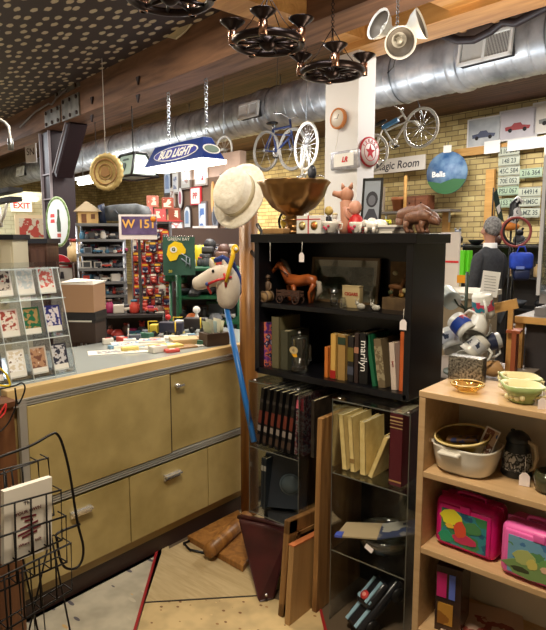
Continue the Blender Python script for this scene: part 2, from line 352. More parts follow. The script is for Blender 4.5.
# wall rails on brick
PN=G('wall_pine',(206,160,92),(184,136,72),(1,10,10),2,.6)
def brail(name,p,q,v=9.2,h=.1):
    (u0,z0),(u1,z1)=pu(*p,v),pu(*q,v); b=MB(); b.box(((u0+u1)/2,v,(z0+z1)/2),(abs(u1-u0),.05,h),PN,rot=(0,0,0)); return struct(b.build(name,rz=RB))
zr=2.74
ur0=toB(at(455,150,v=9.2))[0]
b=MB(); b.box(((ur0+2.4)/2,9.2,pu(500,148,9.2)[1]),(2.4-ur0,.06,.13),PN); struct(b.build('trim_12',rz=RB))
uu=pu(491,180,9.2)[0]; b=MB(); b.box((uu,9.19,1.6),(.15,.06,2.2),PN); struct(b.build('trim_13',rz=RB))
uu=pu(447,210,9.2)[0]; b=MB(); b.box((uu,9.19,1.4),(.13,.06,1.3),PN); struct(b.build('trim_14',rz=RB))
# ================= DUCT =================
DZ=3.27; DV=5.25; DR=.27
d=tag(T('air_duct','long galvanised spiral air duct hanging under the ceiling','air duct',B(-9,DV,DZ),RB),'long galvanised spiral air duct hanging under the ceiling','air duct')
def duct_mat():
    m=M('duct_steel',(196,202,206),.38,.6); n=m.node_tree.nodes; L=m.node_tree.links; p=n['Principled BSDF']; tc=n.new('ShaderNodeTexCoord'); w_=n.new('ShaderNodeTexWave'); w_.inputs['Scale'].default_value=1.6; w_.bands_direction='X'; w_.wave_profile='SAW'
    L.new(tc.outputs['Object'],w_.inputs['Vector']); nz=n.new('ShaderNodeTexNoise'); nz.inputs['Scale'].default_value=5; nz.inputs['Detail'].default_value=4; L.new(tc.outputs['Object'],nz.inputs['Vector'])
    r=n.new('ShaderNodeValToRGB'); r.color_ramp.elements[0].color=lin((165,170,176)); r.color_ramp.elements[1].color=lin((226,230,234)); r.color_ramp.elements[0].position=.35; r.color_ramp.elements[1].position=.65
    L.new(nz.outputs['Fac'],r.inputs[0]); L.new(r.outputs[0],p.inputs['Base Color']); return m
DM=duct_mat()
m=MB(); N=200
for seg in [(-12,-1.2,DR)]:
    pts=[];rr=[]
    x=-9.5
    while x<10.5:
        for dx,q in ((0,DR),(.008,DR),(.132,DR),(.14,DR),(.143,DR+.005),(.152,DR+.005)): pts.append((x+dx,0,0)); rr.append(q)
        x+=.155
    m.ring(pts,rr,DM,32)
m.build('duct_pipe',d)
for x in (2.75,-.5,5.7): m=MB(); m.ring([(x-.06,0,0),(x-.05,0,0),(x+.05,0,0),(x+.06,0,0)],[DR,DR+.02,DR+.02,DR],DM,32); m.build('coupling_band',d)
for x in (-4,-1.6,.8,3.0,5.0,6.6,8.2):
    m=MB(); m.cyl((x,0,DR),(x,0,.42),.008,STEEL,seg=6); m.torus((x,0,0),DR+.008,.006,STEEL,'x',32,5); m.build('hanger_rod',d)
VW=M('vent_white',(240,238,232),.5)
def vent(px,py,wd,label,hh=.2):
    q=at(px,py,v=DV-DR); u=toB(q)[0]
    dz=max(-.16,min(.16,q.z-DZ)); 
    t=T('air_vent',label,'air vent',B(u,DV-DR-.045,DZ-.03),RB,None)
    t.rotation_euler=(R(-8),0,R(RB))
    m=MB(); f=.025
    for c,s in (((0,0,hh/2-f/2),(wd,.03,f)),((0,0,-hh/2+f/2),(wd,.03,f)),((wd/2-f/2,0,0),(f,.03,hh)),((-wd/2+f/2,0,0),(f,.03,hh)),((0,0,0),(f,.03,hh))): m.box(c,s,VW)
    m.build('frame',t)
    m=MB()
    for s_ in (-1,1):
        n=int((wd/2-f*1.5)/.014)
        for i in range(n): m.box((s_*(f/2+.01+i*.014),.004,0),(.005,.012,hh-2*f),VW,rot=(0,0,25*s_))
    m.build('slats',t)
    m=MB(); m.box((0,.045,0),(wd-.02,.07,hh-.02),M('vent_dark',(40,38,40),.7)); m.build('backing',t)
vent(487,53,.52,'white double louvred air vent on the near end of the duct',.24)
vent(251,112,.42,'white air vent on the duct above the straw hat',.2)
vent(22,174,.55,'small white air vent on the duct at far left behind the steel post',.24)
# second lower duct at right
d2=T('air_duct','short lower galvanised duct peeking below the big duct at right','air duct',B(-1.2,6.2,3.18),RB)
m=MB(); m.cyl((-1.0,0,0),(3.2,0,0),.17,DM,seg=28); m.build('duct_pipe',d2); m=MB(); m.cyl((-1.02,0,0),(-.98,0,0),.18,STEEL,seg=28); m.build('end_cap',d2)
for x in (-.5,1.6): m=MB(); m.cyl((x,0,.17),(x,0,.54),.007,STEEL,seg=6); m.build('hanger_rod',d2)
# conduit pipes at top right
for px,lb in ((463,'copper pipe hanging down to the duct, left of the pair'),(495,'copper pipe hanging down to the duct, right of the pair')):
    q=at(px,30,v=4.6); t=T('pipe',lb,'pipe',(q.x,q.y,3.30),RB)
    m=MB(); m.cyl((0,0,0),(0,0,.42),.03,M('brass_pipe',(200,150,100),.4,.4)); m.build('tube',t); m=MB(); m.cyl((0,0,.2),(0,0,.26),.04,CHROME); m.build('collar',t)
q=at(480,32,v=4.75); t=T('flexible_hose','dark flexible hose looping under the pipes by the duct','hose',tuple(q),RB)
m=MB(); m.tube([(-.35,0,.06),(-.2,0,-.02),(-.05,0,-.05),(.1,0,-.02),(.2,0,.03),(.32,0,-.01),(.5,0,.03),(.8,0,.09),(1.4,0,.2)],.035,M('dark_rubber',(46,36,38),.5)); m.build('hose',t)
# fluorescent tube seen far left
q=at(90,181,d=10.6); t=T('fluorescent_light','bright white fluorescent tube behind the gold disc','fluorescent light',tuple(q),RB)
m=MB(); m.cyl((-.45,0,0),(.45,0,0),.05,M('tube_glow',(255,246,225),.5,emit=9)); m.build('tube',t); m=MB(); m.box((0,0,.07),(1.0,.16,.05),WHITE); m.cyl((-.3,0,.09),(-.3,0,3.72-q.z),.008,STEEL,seg=6); m.cyl((.3,0,.09),(.3,0,3.72-q.z),.008,STEEL,seg=6); m.build('housing',t)
# exit sign on partition
uu=-12.99; q=at(21,206,u=-12.98); t=T('exit_sign','small red and white exit sign on the pale block wall','exit sign',tuple(q),90+RB)
m=MB(); m.box((0,-.02,0),(.42,.05,.24),M('exit_white',(250,235,220),.4,emit=.6)); m.build('housing',t); text('EXIT',.17,M('exit_red',(230,50,40),.5,emit=1),t,(0,-.047,0),bold=.004)
q=at(31,152,v=3.4); t=T('hanging_sign','small white hanging sign with black letters below the old beam','sign',tuple(q),RB+20)
m=MB(); m.box((0,0,0),(.26,.02,.34),WHITE); m.build('panel',t); text('SN',.16,BLACK,t,(0,-.012,.0)); m=MB(); m.cyl((0,0,.17),(0,0,3.72-q.z),.004,STEEL,seg=5); m.build('wire',t)
# far left frame and pictures on partition
q=at(37,228,u=-12.9); t=T('picture_frame','cream framed picture on the pale block wall behind the oval sign','picture frame',tuple(q),90+RB)
m=MB(); m.box((0,0,0),(.9,.04,.55),M('creamframe',(215,196,160),.5)); m.build('frame',t); m=MB(); m.box((0,-.025,0),(.74,.012,.4),PIC('pic_a',((190,180,160),(160,60,50),(120,110,100)),14)); m.build('picture',t)
# ================= COUNTER =================
TANP=M('tan_panel',(182,162,108),.42,c2=(152,134,84),scale=4.5,det=8); ALU=M('aluminium',(190,190,186),.35,.5); EDGE=G('counter_edge',(214,186,132),(196,166,112),(12,1,12),2,.4,.02)
CX,Y0,Y1=-2.2,1.03,2.74
ctr=T('shop_counter','long tan panelled shop counter with aluminium tracks and a glass top','counter',(CX-.33,(Y0+Y1)/2,0),0)
def cl(x,y,z): return (x-CX+.33,y-(Y0+Y1)/2,z)
yc=(Y0+Y1)/2
m=MB(); m.box(cl(-2.54,yc,.515),(.64,Y1-Y0,.86),M('counter_carcass',(150,126,78),.5)); m.build('body',ctr)
m=MB(); m.box(cl(-2.545,yc,.043),(.64,Y1-Y0,.086),M('dark_kick',(48,30,24),.5)); m.build('kick_board',ctr)
m=MB(); m.box(cl(CX-.02,yc,.962),(.05,Y1-Y0+.02,.045),EDGE); m.build('top_edge',ctr,bev=.003)
m=MB(); m.box(cl(-2.55,yc,.955),(.60,Y1-Y0,.02),M('counter_inner',(150,146,140),.4)); m.box(cl(-2.55,yc,.975),(.60,Y1-Y0,.012),M('grey_glass',(165,172,172),.08)); m.build('glass_top',ctr)
for z,nm in ((.928,'upper_track'),(.49,'lower_track')):
    m=MB()
    for dz in (-.011,.0,.011): m.box(cl(CX+.004,yc,z+dz),(.022,Y1-Y0-.02,.006),ALU)
    m.box(cl(CX-.003,yc,z),(.02,Y1-Y0-.02,.03),ALU); m.build(nm,ctr)
m=MB(); m.box(cl(CX+.004,Y0+.045,.73),(.02,.03,.42),ALU); m.build('end_strip',ctr)
for (a,b_) in ((Y0+.06,1.815),(1.79,2.72)):
    m=MB(); m.box(cl(CX-.001+(.012 if a<1.5 else 0),(a+b_)/2,.71),(.016,b_-a,.40),TANP); dr=m.build('sliding_door',ctr,bev=.002)
m=MB(); m.box(cl(CX+.018,1.8165,.71),(.004,.005,.40),M('seam_dark',(60,46,30),.7)); m.build('door_edge',ctr)
q=at(175,385,x=CX); m=MB(); m.cyl(cl(CX,q.y,q.z),cl(CX+.03,q.y,q.z),.012,CHROME); m.box(cl(CX+.03,q.y+.01,q.z),(.008,.05,.01),CHROME); m.build('lock',ctr)
for i,(a,b_) in enumerate(((Y0+.02,1.562),(1.568,2.066),(2.072,2.72))):
    m=MB(); m.box(cl(CX+.002,(a+b_)/2,.30),(.016,b_-a,.325),TANP); dr=m.build('drawer',ctr,bev=.002)
    hy=[at(79,517,x=CX).y,at(170,477,x=CX).y,2.4][i]; hz=[.392,.392,.392][i]
    m=MB(); m.box(cl(CX+.016,hy,hz),(.014,.10,.028),CHROME); m.box(cl(CX+.03,hy,hz+.008),(.02,.10,.008),CHROME); m.build('pull_handle',dr)
# ================= BLACK CASE =================
X0,X1,YF,YB_,ZB,ZT=-1.79,-1.0,2.0,2.29,.945,1.588
cs=T('black_bookcase','glossy black open bookcase raised on clear acrylic display boxes','bookcase',((X0+X1)/2,(YF+YB_)/2,ZB),0)
def kl(x,y,z): return (x-(X0+X1)/2,y-(YF+YB_)/2,z-ZB)
t_=.028; xm=(X0+X1)/2; ym=(YF+YB_)/2
m=MB(); m.box(kl(xm,ym,ZT-.019),(X1-X0+.03,.31,.038),CASEB); m.build('top',cs,bev=.003)
for x in (X0+t_/2,X1-t_/2): m=MB(); m.box(kl(x,ym,(ZB+ZT)/2-.01),(t_,.29,ZT-ZB-.03),CASEB); m.build('side_panel',cs,bev=.002)
m=MB(); m.box(kl(xm,YB_-.006,(ZB+ZT)/2-.01),(X1-X0-.02,.01,ZT-ZB-.03),CASEB); m.build('back_panel',cs)
m=MB(); m.box(kl(xm,ym,ZB+.014),(X1-X0-.02,.29,.028),CASEB); m.build('bottom_shelf',cs,bev=.002)
ZM=1.278
m=MB(); m.box(kl(xm,ym+.005,ZM-.011),(X1-X0-.05,.28,.022),CASEB); m.build('middle_shelf',cs,bev=.002)
# ================= ACRYLIC DISPLAY BOXES =================
def acr(name,x0,x1,y0,y1,shelves,label,ztop=.943,zb=0):
    a=T(name,label,'display stand',((x0+x1)/2,(y0+y1)/2,0),0); w_,dd=x1-x0,y1-y0
    for sx in (-1,1): m=MB(); m.box((sx*(w_/2-.002),0,(ztop+zb)/2),(.004,dd,ztop-zb),ACR); m.build('side_panel',a)
    m=MB(); m.box((0,dd/2-.002,(ztop+zb)/2),(w_-.01,.004,ztop-zb),ACR); m.build('back_panel',a)
    m=MB(); m.box((0,0,ztop-.004),(w_-.01,dd,.006),ACR)
    m.build('top_panel',a)
    for z in shelves: m=MB(); m.box((0,0,z-.003),(w_-.01,dd-.01,.005),ACR); m.build('shelf',a)
    m=MB()
    for sx in (-1,1):
        m.cyl((sx*(w_/2-.02),-dd/2+.02,ztop-.002),(sx*(w_/2-.02),-dd/2+.02,ztop+.001),.006,CHROME,seg=8)
    m.build('screw',a)
    m=MB(); W2=M('acrylic_edge',(104,106,100),.2)
    for sx in (-1,1): m.box((sx*(w_/2-.001),-dd/2-.001,(ztop+zb)/2),(.002,.002,ztop-zb),W2)
    m.box((0,-dd/2-.001,ztop-.004),(w_,.002,.003),W2)
    for z in shelves: m.box((0,-dd/2,z-.003),(w_-.01,.002,.003),W2)
    m.build('polished_edge',a); return a
acr('acrylic_display_stand',-1.718,-1.435,1.88,2.2,(.33,.64),'clear acrylic display box under the left half of the black bookcase',zb=.32)
acr('acrylic_display_stand',-1.262,-.925,1.87,2.2,(.31,.64),'clear acrylic display box under the right half of the black bookcase')
DKB=M('dark_cloth_back',(26,20,18),.8)
t=T('pedestal','low black pedestal under the left clear display box, behind the leather case','pedestal',(-1.578,2.08,0),0)
m=MB(); m.box((0,0,.155),(.26,.22,.31),DKB); m.build('body',t); m=MB(); m.box((0,0,.313),(.275,.235,.012),DKB); m.build('top',t)
t=T('backing_cabinet','low dark cabinet standing behind the clear display boxes and carrying the black bookcase','cabinet',(-1.39,2.26,0),0)
m=MB(); m.box((0,0,.47),(.80,.10,.938),DKB); m.build('body',t); m=MB(); m.box((0,-.052,.47),(.74,.006,.86),M('dark_cloth_back2',(34,26,22),.9)); m.build('front_panel',t)
# ================= LEANING FRAMES =================
WN=G('walnut',(172,130,80),(100,64,34),(9,9,.8),2.2,.45,.1); OAK=G('oak_frame',(156,118,70),(112,76,42),(10,10,1.2),2.4,.45,.1); ASH=G('ash',(176,140,92),(158,120,76),(10,10,1),2,.45,.05)
t=T('wooden_plank','tall dark grained wooden panel standing on edge between the acrylic boxes','panel',(-1.335,1.90,0),0)
z1=at(316,420,x=-1.335).z
m=MB(); m.hull8([(-.012,-.04,0.003),(.012,-.04,.003),(.012,.33,.003),(-.012,.33,.003),(-.012,-.012,z1),(.012,-.012,z1),(.012,.33,z1),(-.012,.33,z1)],WN); m.build('board',t,bev=.002)
t=T('picture_frame','large empty oak picture frame leaning in front of the tall wooden panel','picture frame',(-1.425,1.745,.003),0,rot=(-6,0,0))
m=MB(); H_=.41; W_=.30
for c,s in (((0,W_/2,.03),(.028,W_,.06)),((0,W_/2,H_-.03),(.028,W_,.06)),((0,.03,H_/2),(.028,.06,H_)),((0,W_-.03,H_/2),(.028,.06,H_))): m.box(c,s,OAK)
m.build('moulding',t,bev=.004)
m=MB()
for c,s in (((.012,W_/2,.068),(.014,W_-.1,.016)),((.012,W_/2,H_-.068),(.014,W_-.1,.016)),((.012,.068,H_/2),(.014,.016,H_-.12)),((.012,W_-.068,H_/2),(.014,.016,H_-.12))): m.box(c,s,WN)
m.build('inner_lip',t); m=MB(); m.box((-.008,W_/2,H_/2),(.006,W_-.08,H_-.08),M('brown_backing',(92,62,38),.8)); m.build('backing_board',t)
t=T('wooden_plaque','small pale wooden plaque leaning in front of the empty oak frame','panel',(-1.372,1.722,.003),0,rot=(-5,0,0))
m=MB(); m.box((0,.10,.165),(.026,.2,.33),ASH); m.build('board',t,bev=.003); m=MB(); m.box((0,.10,.333),(.028,.202,.006),M('reddish_edge',(186,110,66),.5)); m.build('top_edge',t)
# maroon leather pouch
MAR=M('maroon_leather',(62,18,22),.45,c2=(44,12,16),scale=9,bump=.15)
A,B1,C1,D1=at(238,520,y=1.93),at(290,532,y=1.93),at(274,600,z=.004),at(258,603,z=.004)
t=T('leather_case','dark maroon leather case tapering to a studded tip, leaning on the floor','case',tuple((C1+D1)/2),0)
o_=(C1+D1)/2; off=Vector((-.04,.05,0))
m=MB(); m.hull8([D1-o_,C1-o_,C1-o_+off,D1-o_+off,A-o_,B1-o_,B1-o_+off*1.2,A-o_+off*1.2],MAR); m.build('body',t,bev=.01)
m=MB(); p=at(266,594,d=2.26)-o_; mid=(C1+D1)/2-o_; m.sph((mid.x+.005,mid.y-.004,.035),(.012,.012,.012),CHROME); m.build('stud',t)
m=MB(); m.tube([A-o_+off*.5,(A+B1)/2-o_+off*.5+Vector((0,0,.01)),B1-o_+off*.5],.011,MAR); m.build('piping',t)
# ================= BOOKCASE RIGHT =================
LB=G('light_birch',(202,170,128),(186,152,110),(1.5,12,12),2.5,.45,.03)
bx0,bx1,by0,by1=-.815,.12,1.7,1.985
bk=T('wooden_bookcase','pale wooden open bookcase in the right foreground holding pink lunch boxes','bookcase',((bx0+bx1)/2,(by0+by1)/2,0),0)
def bl(x,y,z): return (x-(bx0+bx1)/2,y-(by0+by1)/2,z)
xm2=(bx0+bx1)/2; ym2=(by0+by1)/2
m=MB(); m.box(bl(xm2,ym2,1.075),(bx1-bx0,.285,.02),LB); m.build('top',bk,bev=.002)
for x in (bx0+.012,bx1-.012): m=MB(); m.box(bl(x,ym2,.532),(.022,.283,1.064),LB); m.build('side_panel',bk,bev=.002)
m=MB(); m.box(bl(xm2,by1-.004,.55),(bx1-bx0-.03,.006,1.03),M('hardboard_back',(204,196,180),.7)); m.build('back_panel',bk)
BS=(.82,.558,.268)
for z in BS: m=MB(); m.box(bl(xm2,ym2-.002,z-.01),(bx1-bx0-.046,.278,.02),LB); m.build('shelf',bk,bev=.002)
m=MB(); m.box(bl(xm2,by0+.02,.03),(bx1-bx0-.046,.02,.06),LB); m.build('plinth',bk)
# ================= COAT RACK =================
OW=G('orange_pine',(168,118,60),(116,74,34),(12,12,1),2,.4,.05)
PX,PY=-2.118,2.32
t=T('coat_rack','tall round orange wooden coat rack post on a plank base','coat rack',(PX,PY,0),0)
m=MB(); m.cyl((0,0,.03),(0,0,1.71),.05,OW,seg=20); m.build('post',t)
c4=[zf(186,541),zf(243,573),zf(262,548),zf(226,510)]
m=MB(); c4=[Vector((max(p.x,-2.185)-PX,p.y-PY,0)) for p in c4]; m.hull8([(*p.xy,.002) for p in c4]+[(*p.xy,.034) for p in c4],OW); m.build('base_plank',t,bev=.004)
a_=at(209,553,z=.05); b_=Vector((PX,PY,.33)); a_=Vector((a_.x-PX,a_.y-PY,.06))
e1=at(247,517,d=3.0)-Vector((PX,PY,0))
m=MB(); m.cyl(a_,e1,.036,OW,seg=18); m.build('brace',t)
m=MB(); q=at(247,233,x=PX+.06)-Vector((PX,PY,0)); m.tube([(.04,-.02,1.50),(.10,-.05,1.47),(.14,-.06,1.52),(.14,-.05,1.60),(.09,-.03,1.64)],.010,BLACK); m.build('hook',t)
q=zf(192,545); m=MB(); m.tube([(q.x-PX-.02,q.y-PY+.06,.01),(q.x-PX-.03,q.y-PY-.03,.012),(q.x-PX+.04,q.y-PY-.05,.01),(q.x-PX+.12,q.y-PY-.02,.008)],.006,BLACK); m.build('rubber_foot',t)
# hat on top of post
ST=M('straw',(238,232,218),.75,c2=(224,216,198),scale=40,bump=.4)
hc=at(238,195,d=3.0)
t=T('straw_hat','cream straw boater hat hung on top of the wooden coat rack','hat',tuple(hc),0)
cd=at(228,185,d=2.8)
t.rotation_euler=(Vector((.10,-.90,.36))).to_track_quat('Z','Y').to_euler()
m=MB(); m.lathe([(0,.095),(.05,.096),(.098,.09),(.106,.082),(.109,.0),(.115,-.004),(.15,-.008),(.165,-.006),(.166,-.012),(.15,-.015),(.112,-.012),(.104,0),(.1,.08),(0,.085)],ST,sy=1.15,seg=40); m.build('hat_body',t); t.scale=(.93,.93,.93)
m=MB(); m.lathe([(.1065,.03),(.1095,.031),(.111,.002),(.108,.001)],M('straw_band',(196,182,150),.8),sy=1.15,seg=40); m.build('hat_band',t)
# ================= HOBBY HORSE =================
BLUE=M('blue_stick',(38,110,190),.35); CLOTH=M('horse_cloth',(214,204,190),.85,c2=(196,182,168),scale=14); RB_=M('red_bridle',(196,38,44),.5)
hb=at(254,442,d=2.52); ht=at(226,306,d=2.82)
t=T('hobby_horse','hobby horse with cream cloth head and blue stick leaning on the coat rack','hobby horse',(hb.x,hb.y,hb.z),0)
m=MB(); m.cyl((0,0,0),ht-hb,.0135,BLUE,seg=14); m.build('stick',t)
def hp(px,py,dd=0): return at(px,py,d=2.82+dd)-hb
m=MB()
m.tube([hp(226,309),hp(227,303),hp(229,292),hp(228,281),hp(224,272),hp(219,266)],[.028,.05,.062,.062,.052,.035],CLOTH,18)
m.tube([hp(230,272),hp(222,274),hp(213,277),hp(204,281),hp(197,284),hp(192,284)],[.035,.052,.048,.038,.036,.02],CLOTH,18)
m.build('head',t,sub=1)
for s_ in (-1,1):
    e=hp(221,271)+Vector((s_*.03*.77-.0,s_*.03*.64,0)); m=MB(); m.ring([e,e+Vector((-.01,-.01,.035)),e+Vector((-.016,-.014,.062))],[.016,.013,.003],CLOTH,8); m.build('ear',t)
m=MB(); m.tube([hp(205,272,.04),hp(207,278,-.02),hp(208,288,-.045),hp(211,293,.0)],.006,RB_); m.tube([hp(208,284,-.05),hp(218,280,-.065),hp(232,277,-.055)],.006,RB_); m.tube([hp(222,266,0),hp(225,277,-.065),hp(226,287,-.06)],.006,RB_); m.build('bridle',t)
m=MB(); m.cyl(hp(207,284,-.046),hp(207,284,-.056),.009,M('blue_button',(50,80,150),.4)); m.build('bridle_button',t)
m=MB(); m.sph(hp(213,271,-.047),(.016,.012,.016),BLACK); m.build('eye',t)
m=MB(); m.tube([hp(214,261),hp(222,258,.01),hp(231,264,.02),(hp(237,277,.02)),hp(238,292,.02),hp(235,303,.02)],[.01,.018,.022,.022,.018,.008],M('blue_yarn',(36,56,120),.9,bump=.8,scale=60),10); m.build('mane',t)
YEL=M('yellow_plastic',(240,196,30),.4)
m=MB(); m.tube([hp(226,282,-.07),hp(229,270,-.075),hp(233,256,-.075),hp(233,250,-.07)],[.008,.01,.011,.008],YEL,8)
m.torus(hp(235,249,-.07),.016,.006,YEL,'y',16,6); m.build('yellow_rein',t); m=MB(); m.sph(hp(236,249,-.07),(.03,.03,.032),YEL); m.sph(hp(236,249,-.086)+Vector((.004,-.004,0)),(.018,.01,.016),WHITE); m.build('duck_face',t)
# ================= CARD DISPLAY RACK =================
yA,yB=at(-42,380,x=-2.3).y,at(74,372,x=-2.3).y
t=T('acrylic_card_rack','clear acrylic tiered rack of trading cards standing on the shop counter','display rack',(-2.3,(yA+yB)/2,.981),90)
W_=yB-yA; HH=.50; n=5; HH=.46
m=MB()
for i in range(n+1): m.hull8([(-W_/2+i*W_/n-.0015,-.02,0),(-W_/2+i*W_/n+.0015,-.02,0),(-W_/2+i*W_/n+.0015,.16,0),(-W_/2+i*W_/n-.0015,.16,0),(-W_/2+i*W_/n-.0015,.1,HH),(-W_/2+i*W_/n+.0015,.1,HH),(-W_/2+i*W_/n+.0015,.16,HH),(-W_/2+i*W_/n-.0015,.16,HH)],ACR)
m.build('divider',t)
m=MB(); m.box((0,.16,HH/2),(W_,.003,HH),ACR); m.build('back_panel',t)
m=MB()
for z in (.004,.165,.33,HH): m.box((0,.09+z*.06,z),(W_,.14-.0*z,.003),ACR); m.box((0,-.01+z*.24,z+.012),(W_,.003,.03),ACR)
m.build('tier',t)
m=MB(); E_=M('bright_edge',(225,235,238),.2)
for i in range(n+1): m.cyl((-W_/2+i*W_/n,-.021,0),(-W_/2+i*W_/n,.099,HH),.0018,E_,seg=5)
for z in (.004,.165,.33,HH): m.box((0,-.02+z*.24,z+.0),(W_,.002,.0035),E_)
m.build('edge_trim',t)
cards=[((60,40,44),(200,190,180),(170,60,60)),((230,228,225),(200,210,215),(240,240,240)),((240,236,230),(220,110,100),(240,240,240)),((160,70,60),(230,220,210),(60,50,60)),((30,104,70),(170,140,90),(40,70,50)),((40,44,120),(220,214,220),(150,120,90)),((220,210,190),(245,245,245),(120,100,90)),((120,80,66),(180,140,110),(230,225,220)),((50,52,70),(200,200,205),(110,90,70))]
rows=['top','middle','bottom']; cols_=['leftmost','second from left','centre','second from right','rightmost']
for r_ in range(3):
    for c_ in range(n):
        k=(r_*3+max(0,c_-2))%9 if c_>=2 else (r_*2+c_+3)%9
        z=[.345,.18,.015][r_]
        cw=W_/n
        lc=Vector((-W_/2+(c_+.5)*cw,.015+z*.24,z)); wpt=Matrix.Rotation(R(90),3,'Z')@lc+t.location
        k_=T('trading_card','sleeved trading card in the %s pocket of the %s tier'%(cols_[c_],rows[r_]),'trading card',tuple(wpt),0,'trading cards in the counter rack',rot=(-13,0,90))
        mp=PIC('card%d'%k,cards[k],85); bc=[(226,222,220),(236,236,236),(240,240,240),(216,196,190),(36,100,66),(44,46,130),(235,232,225),(200,190,180),(44,44,60)][k]
        m=MB(); m.box((0,0,.062),(.078,.002,.115),C(bc)); m.build('card',k_)
        m=MB(); m.box((0,-.0018,.068),(.062,.001,.088),mp); m.build('picture',k_)
        m=MB(); m.box((0,-.004,.016),(.07,.001,.026),PAPER); m.build('price_label',k_)
# ================= WIRE RACK =================
WR=M('black_wire',(20,17,17),.45,.3)
t=T('wire_magazine_rack','black wire magazine rack standing in the left foreground','magazine rack',(-1.75,.8,0),0)
def wq(px,py,x): q=at(px,py,x=x); return q-Vector((-1.75,.8,0))
def spl(pts,n=6):
    P_=[Vector(p) for p in pts]; S=[]
    for i in range(len(P_)-1):
        p0=P_[max(0,i-1)];p1=P_[i];p2=P_[i+1];p3=P_[min(len(P_)-1,i+2)]
        for k in range(n):
            u=k/n; S.append(.5*((2*p1)+(p2-p0)*u+(2*p0-5*p1+4*p2-p3)*u*u+(3*p1-p0-3*p2+p3)*u**3))
    return S+[P_[-1]]
XB,XF=-1.80,-1.66
m=MB()
m.tube(spl([wq(-30,470,XB),wq(0,457,XB),wq(30,446,XB),wq(50,435,XB),wq(57,434,XB),wq(63,446,XB),wq(70,475,XB),wq(77,520,XB),wq(83,545,XB),wq(82,560,XB),wq(76,568,XB),wq(66,568,XB),wq(60,558,XB),wq(57,540,XB),wq(58,533,XB),wq(80,524,XB)]),.0046,WR,7)
for a,b_ in (((50,530),(72,640)),((22,555),(48,680)),((48,546),(18,680)),((4,470),(14,680))): m.tube([wq(*a,XB),wq(*b_,XB)],.0035,WR,6)
m.build('side_frame',t)
def pocket(tl,tr,br,bl_,x,n=3,nm='pocket'):
    m=MB(); P_=[wq(*q,x) for q in (tl,tr,br,bl_)]; m.tube(P_,.0036,WR,6,closed=True)
    for i in range(1,n+1): m.tube([P_[0].lerp(P_[1],i/(n+1)),P_[3].lerp(P_[2],i/(n+1))],.0030,WR,5)
    bk_=[p+Vector((-.05,0,.0)) for p in P_]
    m.tube([P_[2],bk_[2],bk_[3],P_[3]],.0026,WR,6); m.tube([P_[1],bk_[1]],.0022,WR,5)
    for i in range(1,n+1): a=P_[3].lerp(P_[2],i/(n+1)); m.tube([a,a+Vector((-.05,0,0))],.002,WR,5)
    m.build(nm,t)
pocket((-30,485),(38,461),(42,520),(-24,545),XB+.03,3,'back_pocket')
pocket((-30,478),(48,458),(54,515),(-20,540),XB+.05,1,'back_pocket')
pocket((-20,512),(61,490),(62,540),(-18,575),XF-.01,4,'front_pocket')
pocket((-25,545),(66,516),(67,562),(-20,600),XF-.0,4,'front_pocket')
pocket((-15,585),(71,543),(72,590),(-10,640),XF+.01,4,'lower_pocket')
m=MB()
for a in (18,30,40): m.tube([wq(a,570,XF),wq(a+6,640,XB)],.0022,WR,5)
m.build('brace_wire',t)
# book in rack
bb=[wq(4,492,XF-.03),wq(52,477,XF-.03),wq(52,548,XF-.03),wq(4,566,XF-.03)]; o_=Vector((-1.75,.8,0))
tq=T('booklet','cream booklet with maroon printed lettering held in the black wire rack','booklet',tuple(bb[3]+o_),0)
bb=[p-bb[3] for p in bb]; th=Vector((-.022,.0,0))
m=MB(); m.hull8([bb[3],bb[2],bb[2]+th,bb[3]+th,bb[0],bb[1],bb[1]+th,bb[0]+th],M('cream_cover',(226,220,208),.6)); m.build('cover',tq)
ang=math.degrees(math.atan2((bb[2]-bb[3]).y,(bb[2]-bb[3]).x)); cen=(bb[0]+bb[2])/2+Vector((.0015,-.0005,0)); MRN=M('maroon_ink',(110,30,44),.7)
text('The',.017,M('dark_ink',(60,50,56),.7),tq,(cen.x,cen.y,cen.z+.062),(90,0,ang)); text('YOUR OWN',.015,MRN,tq,(cen.x,cen.y,cen.z+.034),(90,0,ang)); text('Where to look',.012,MRN,tq,(cen.x,cen.y,cen.z-.068),(90,0,ang))
m=MB(); 
for dz,w_ in ((.016,.05),(.004,.028),(-.012,.06),(-.03,.075),(-.042,.05)): m.box((cen.x,cen.y,cen.z+dz),(w_,.001,.006),MRN,rot=(0,8 if dz>0 else -6,ang))
m.build('printed_drawing',tq)
tq=T('booklet','green and blue illustrated booklet at the left end of the black wire rack','booklet',tuple(wq(-2,595,XF-.03)+o_),0)
m=MB(); m.box((-.01,-.045,.09),(.012,.09,.20),PIC('bk_green',((60,140,80),(60,110,170),(220,190,110),(30,60,40)),20)); m.build('cover',tq)
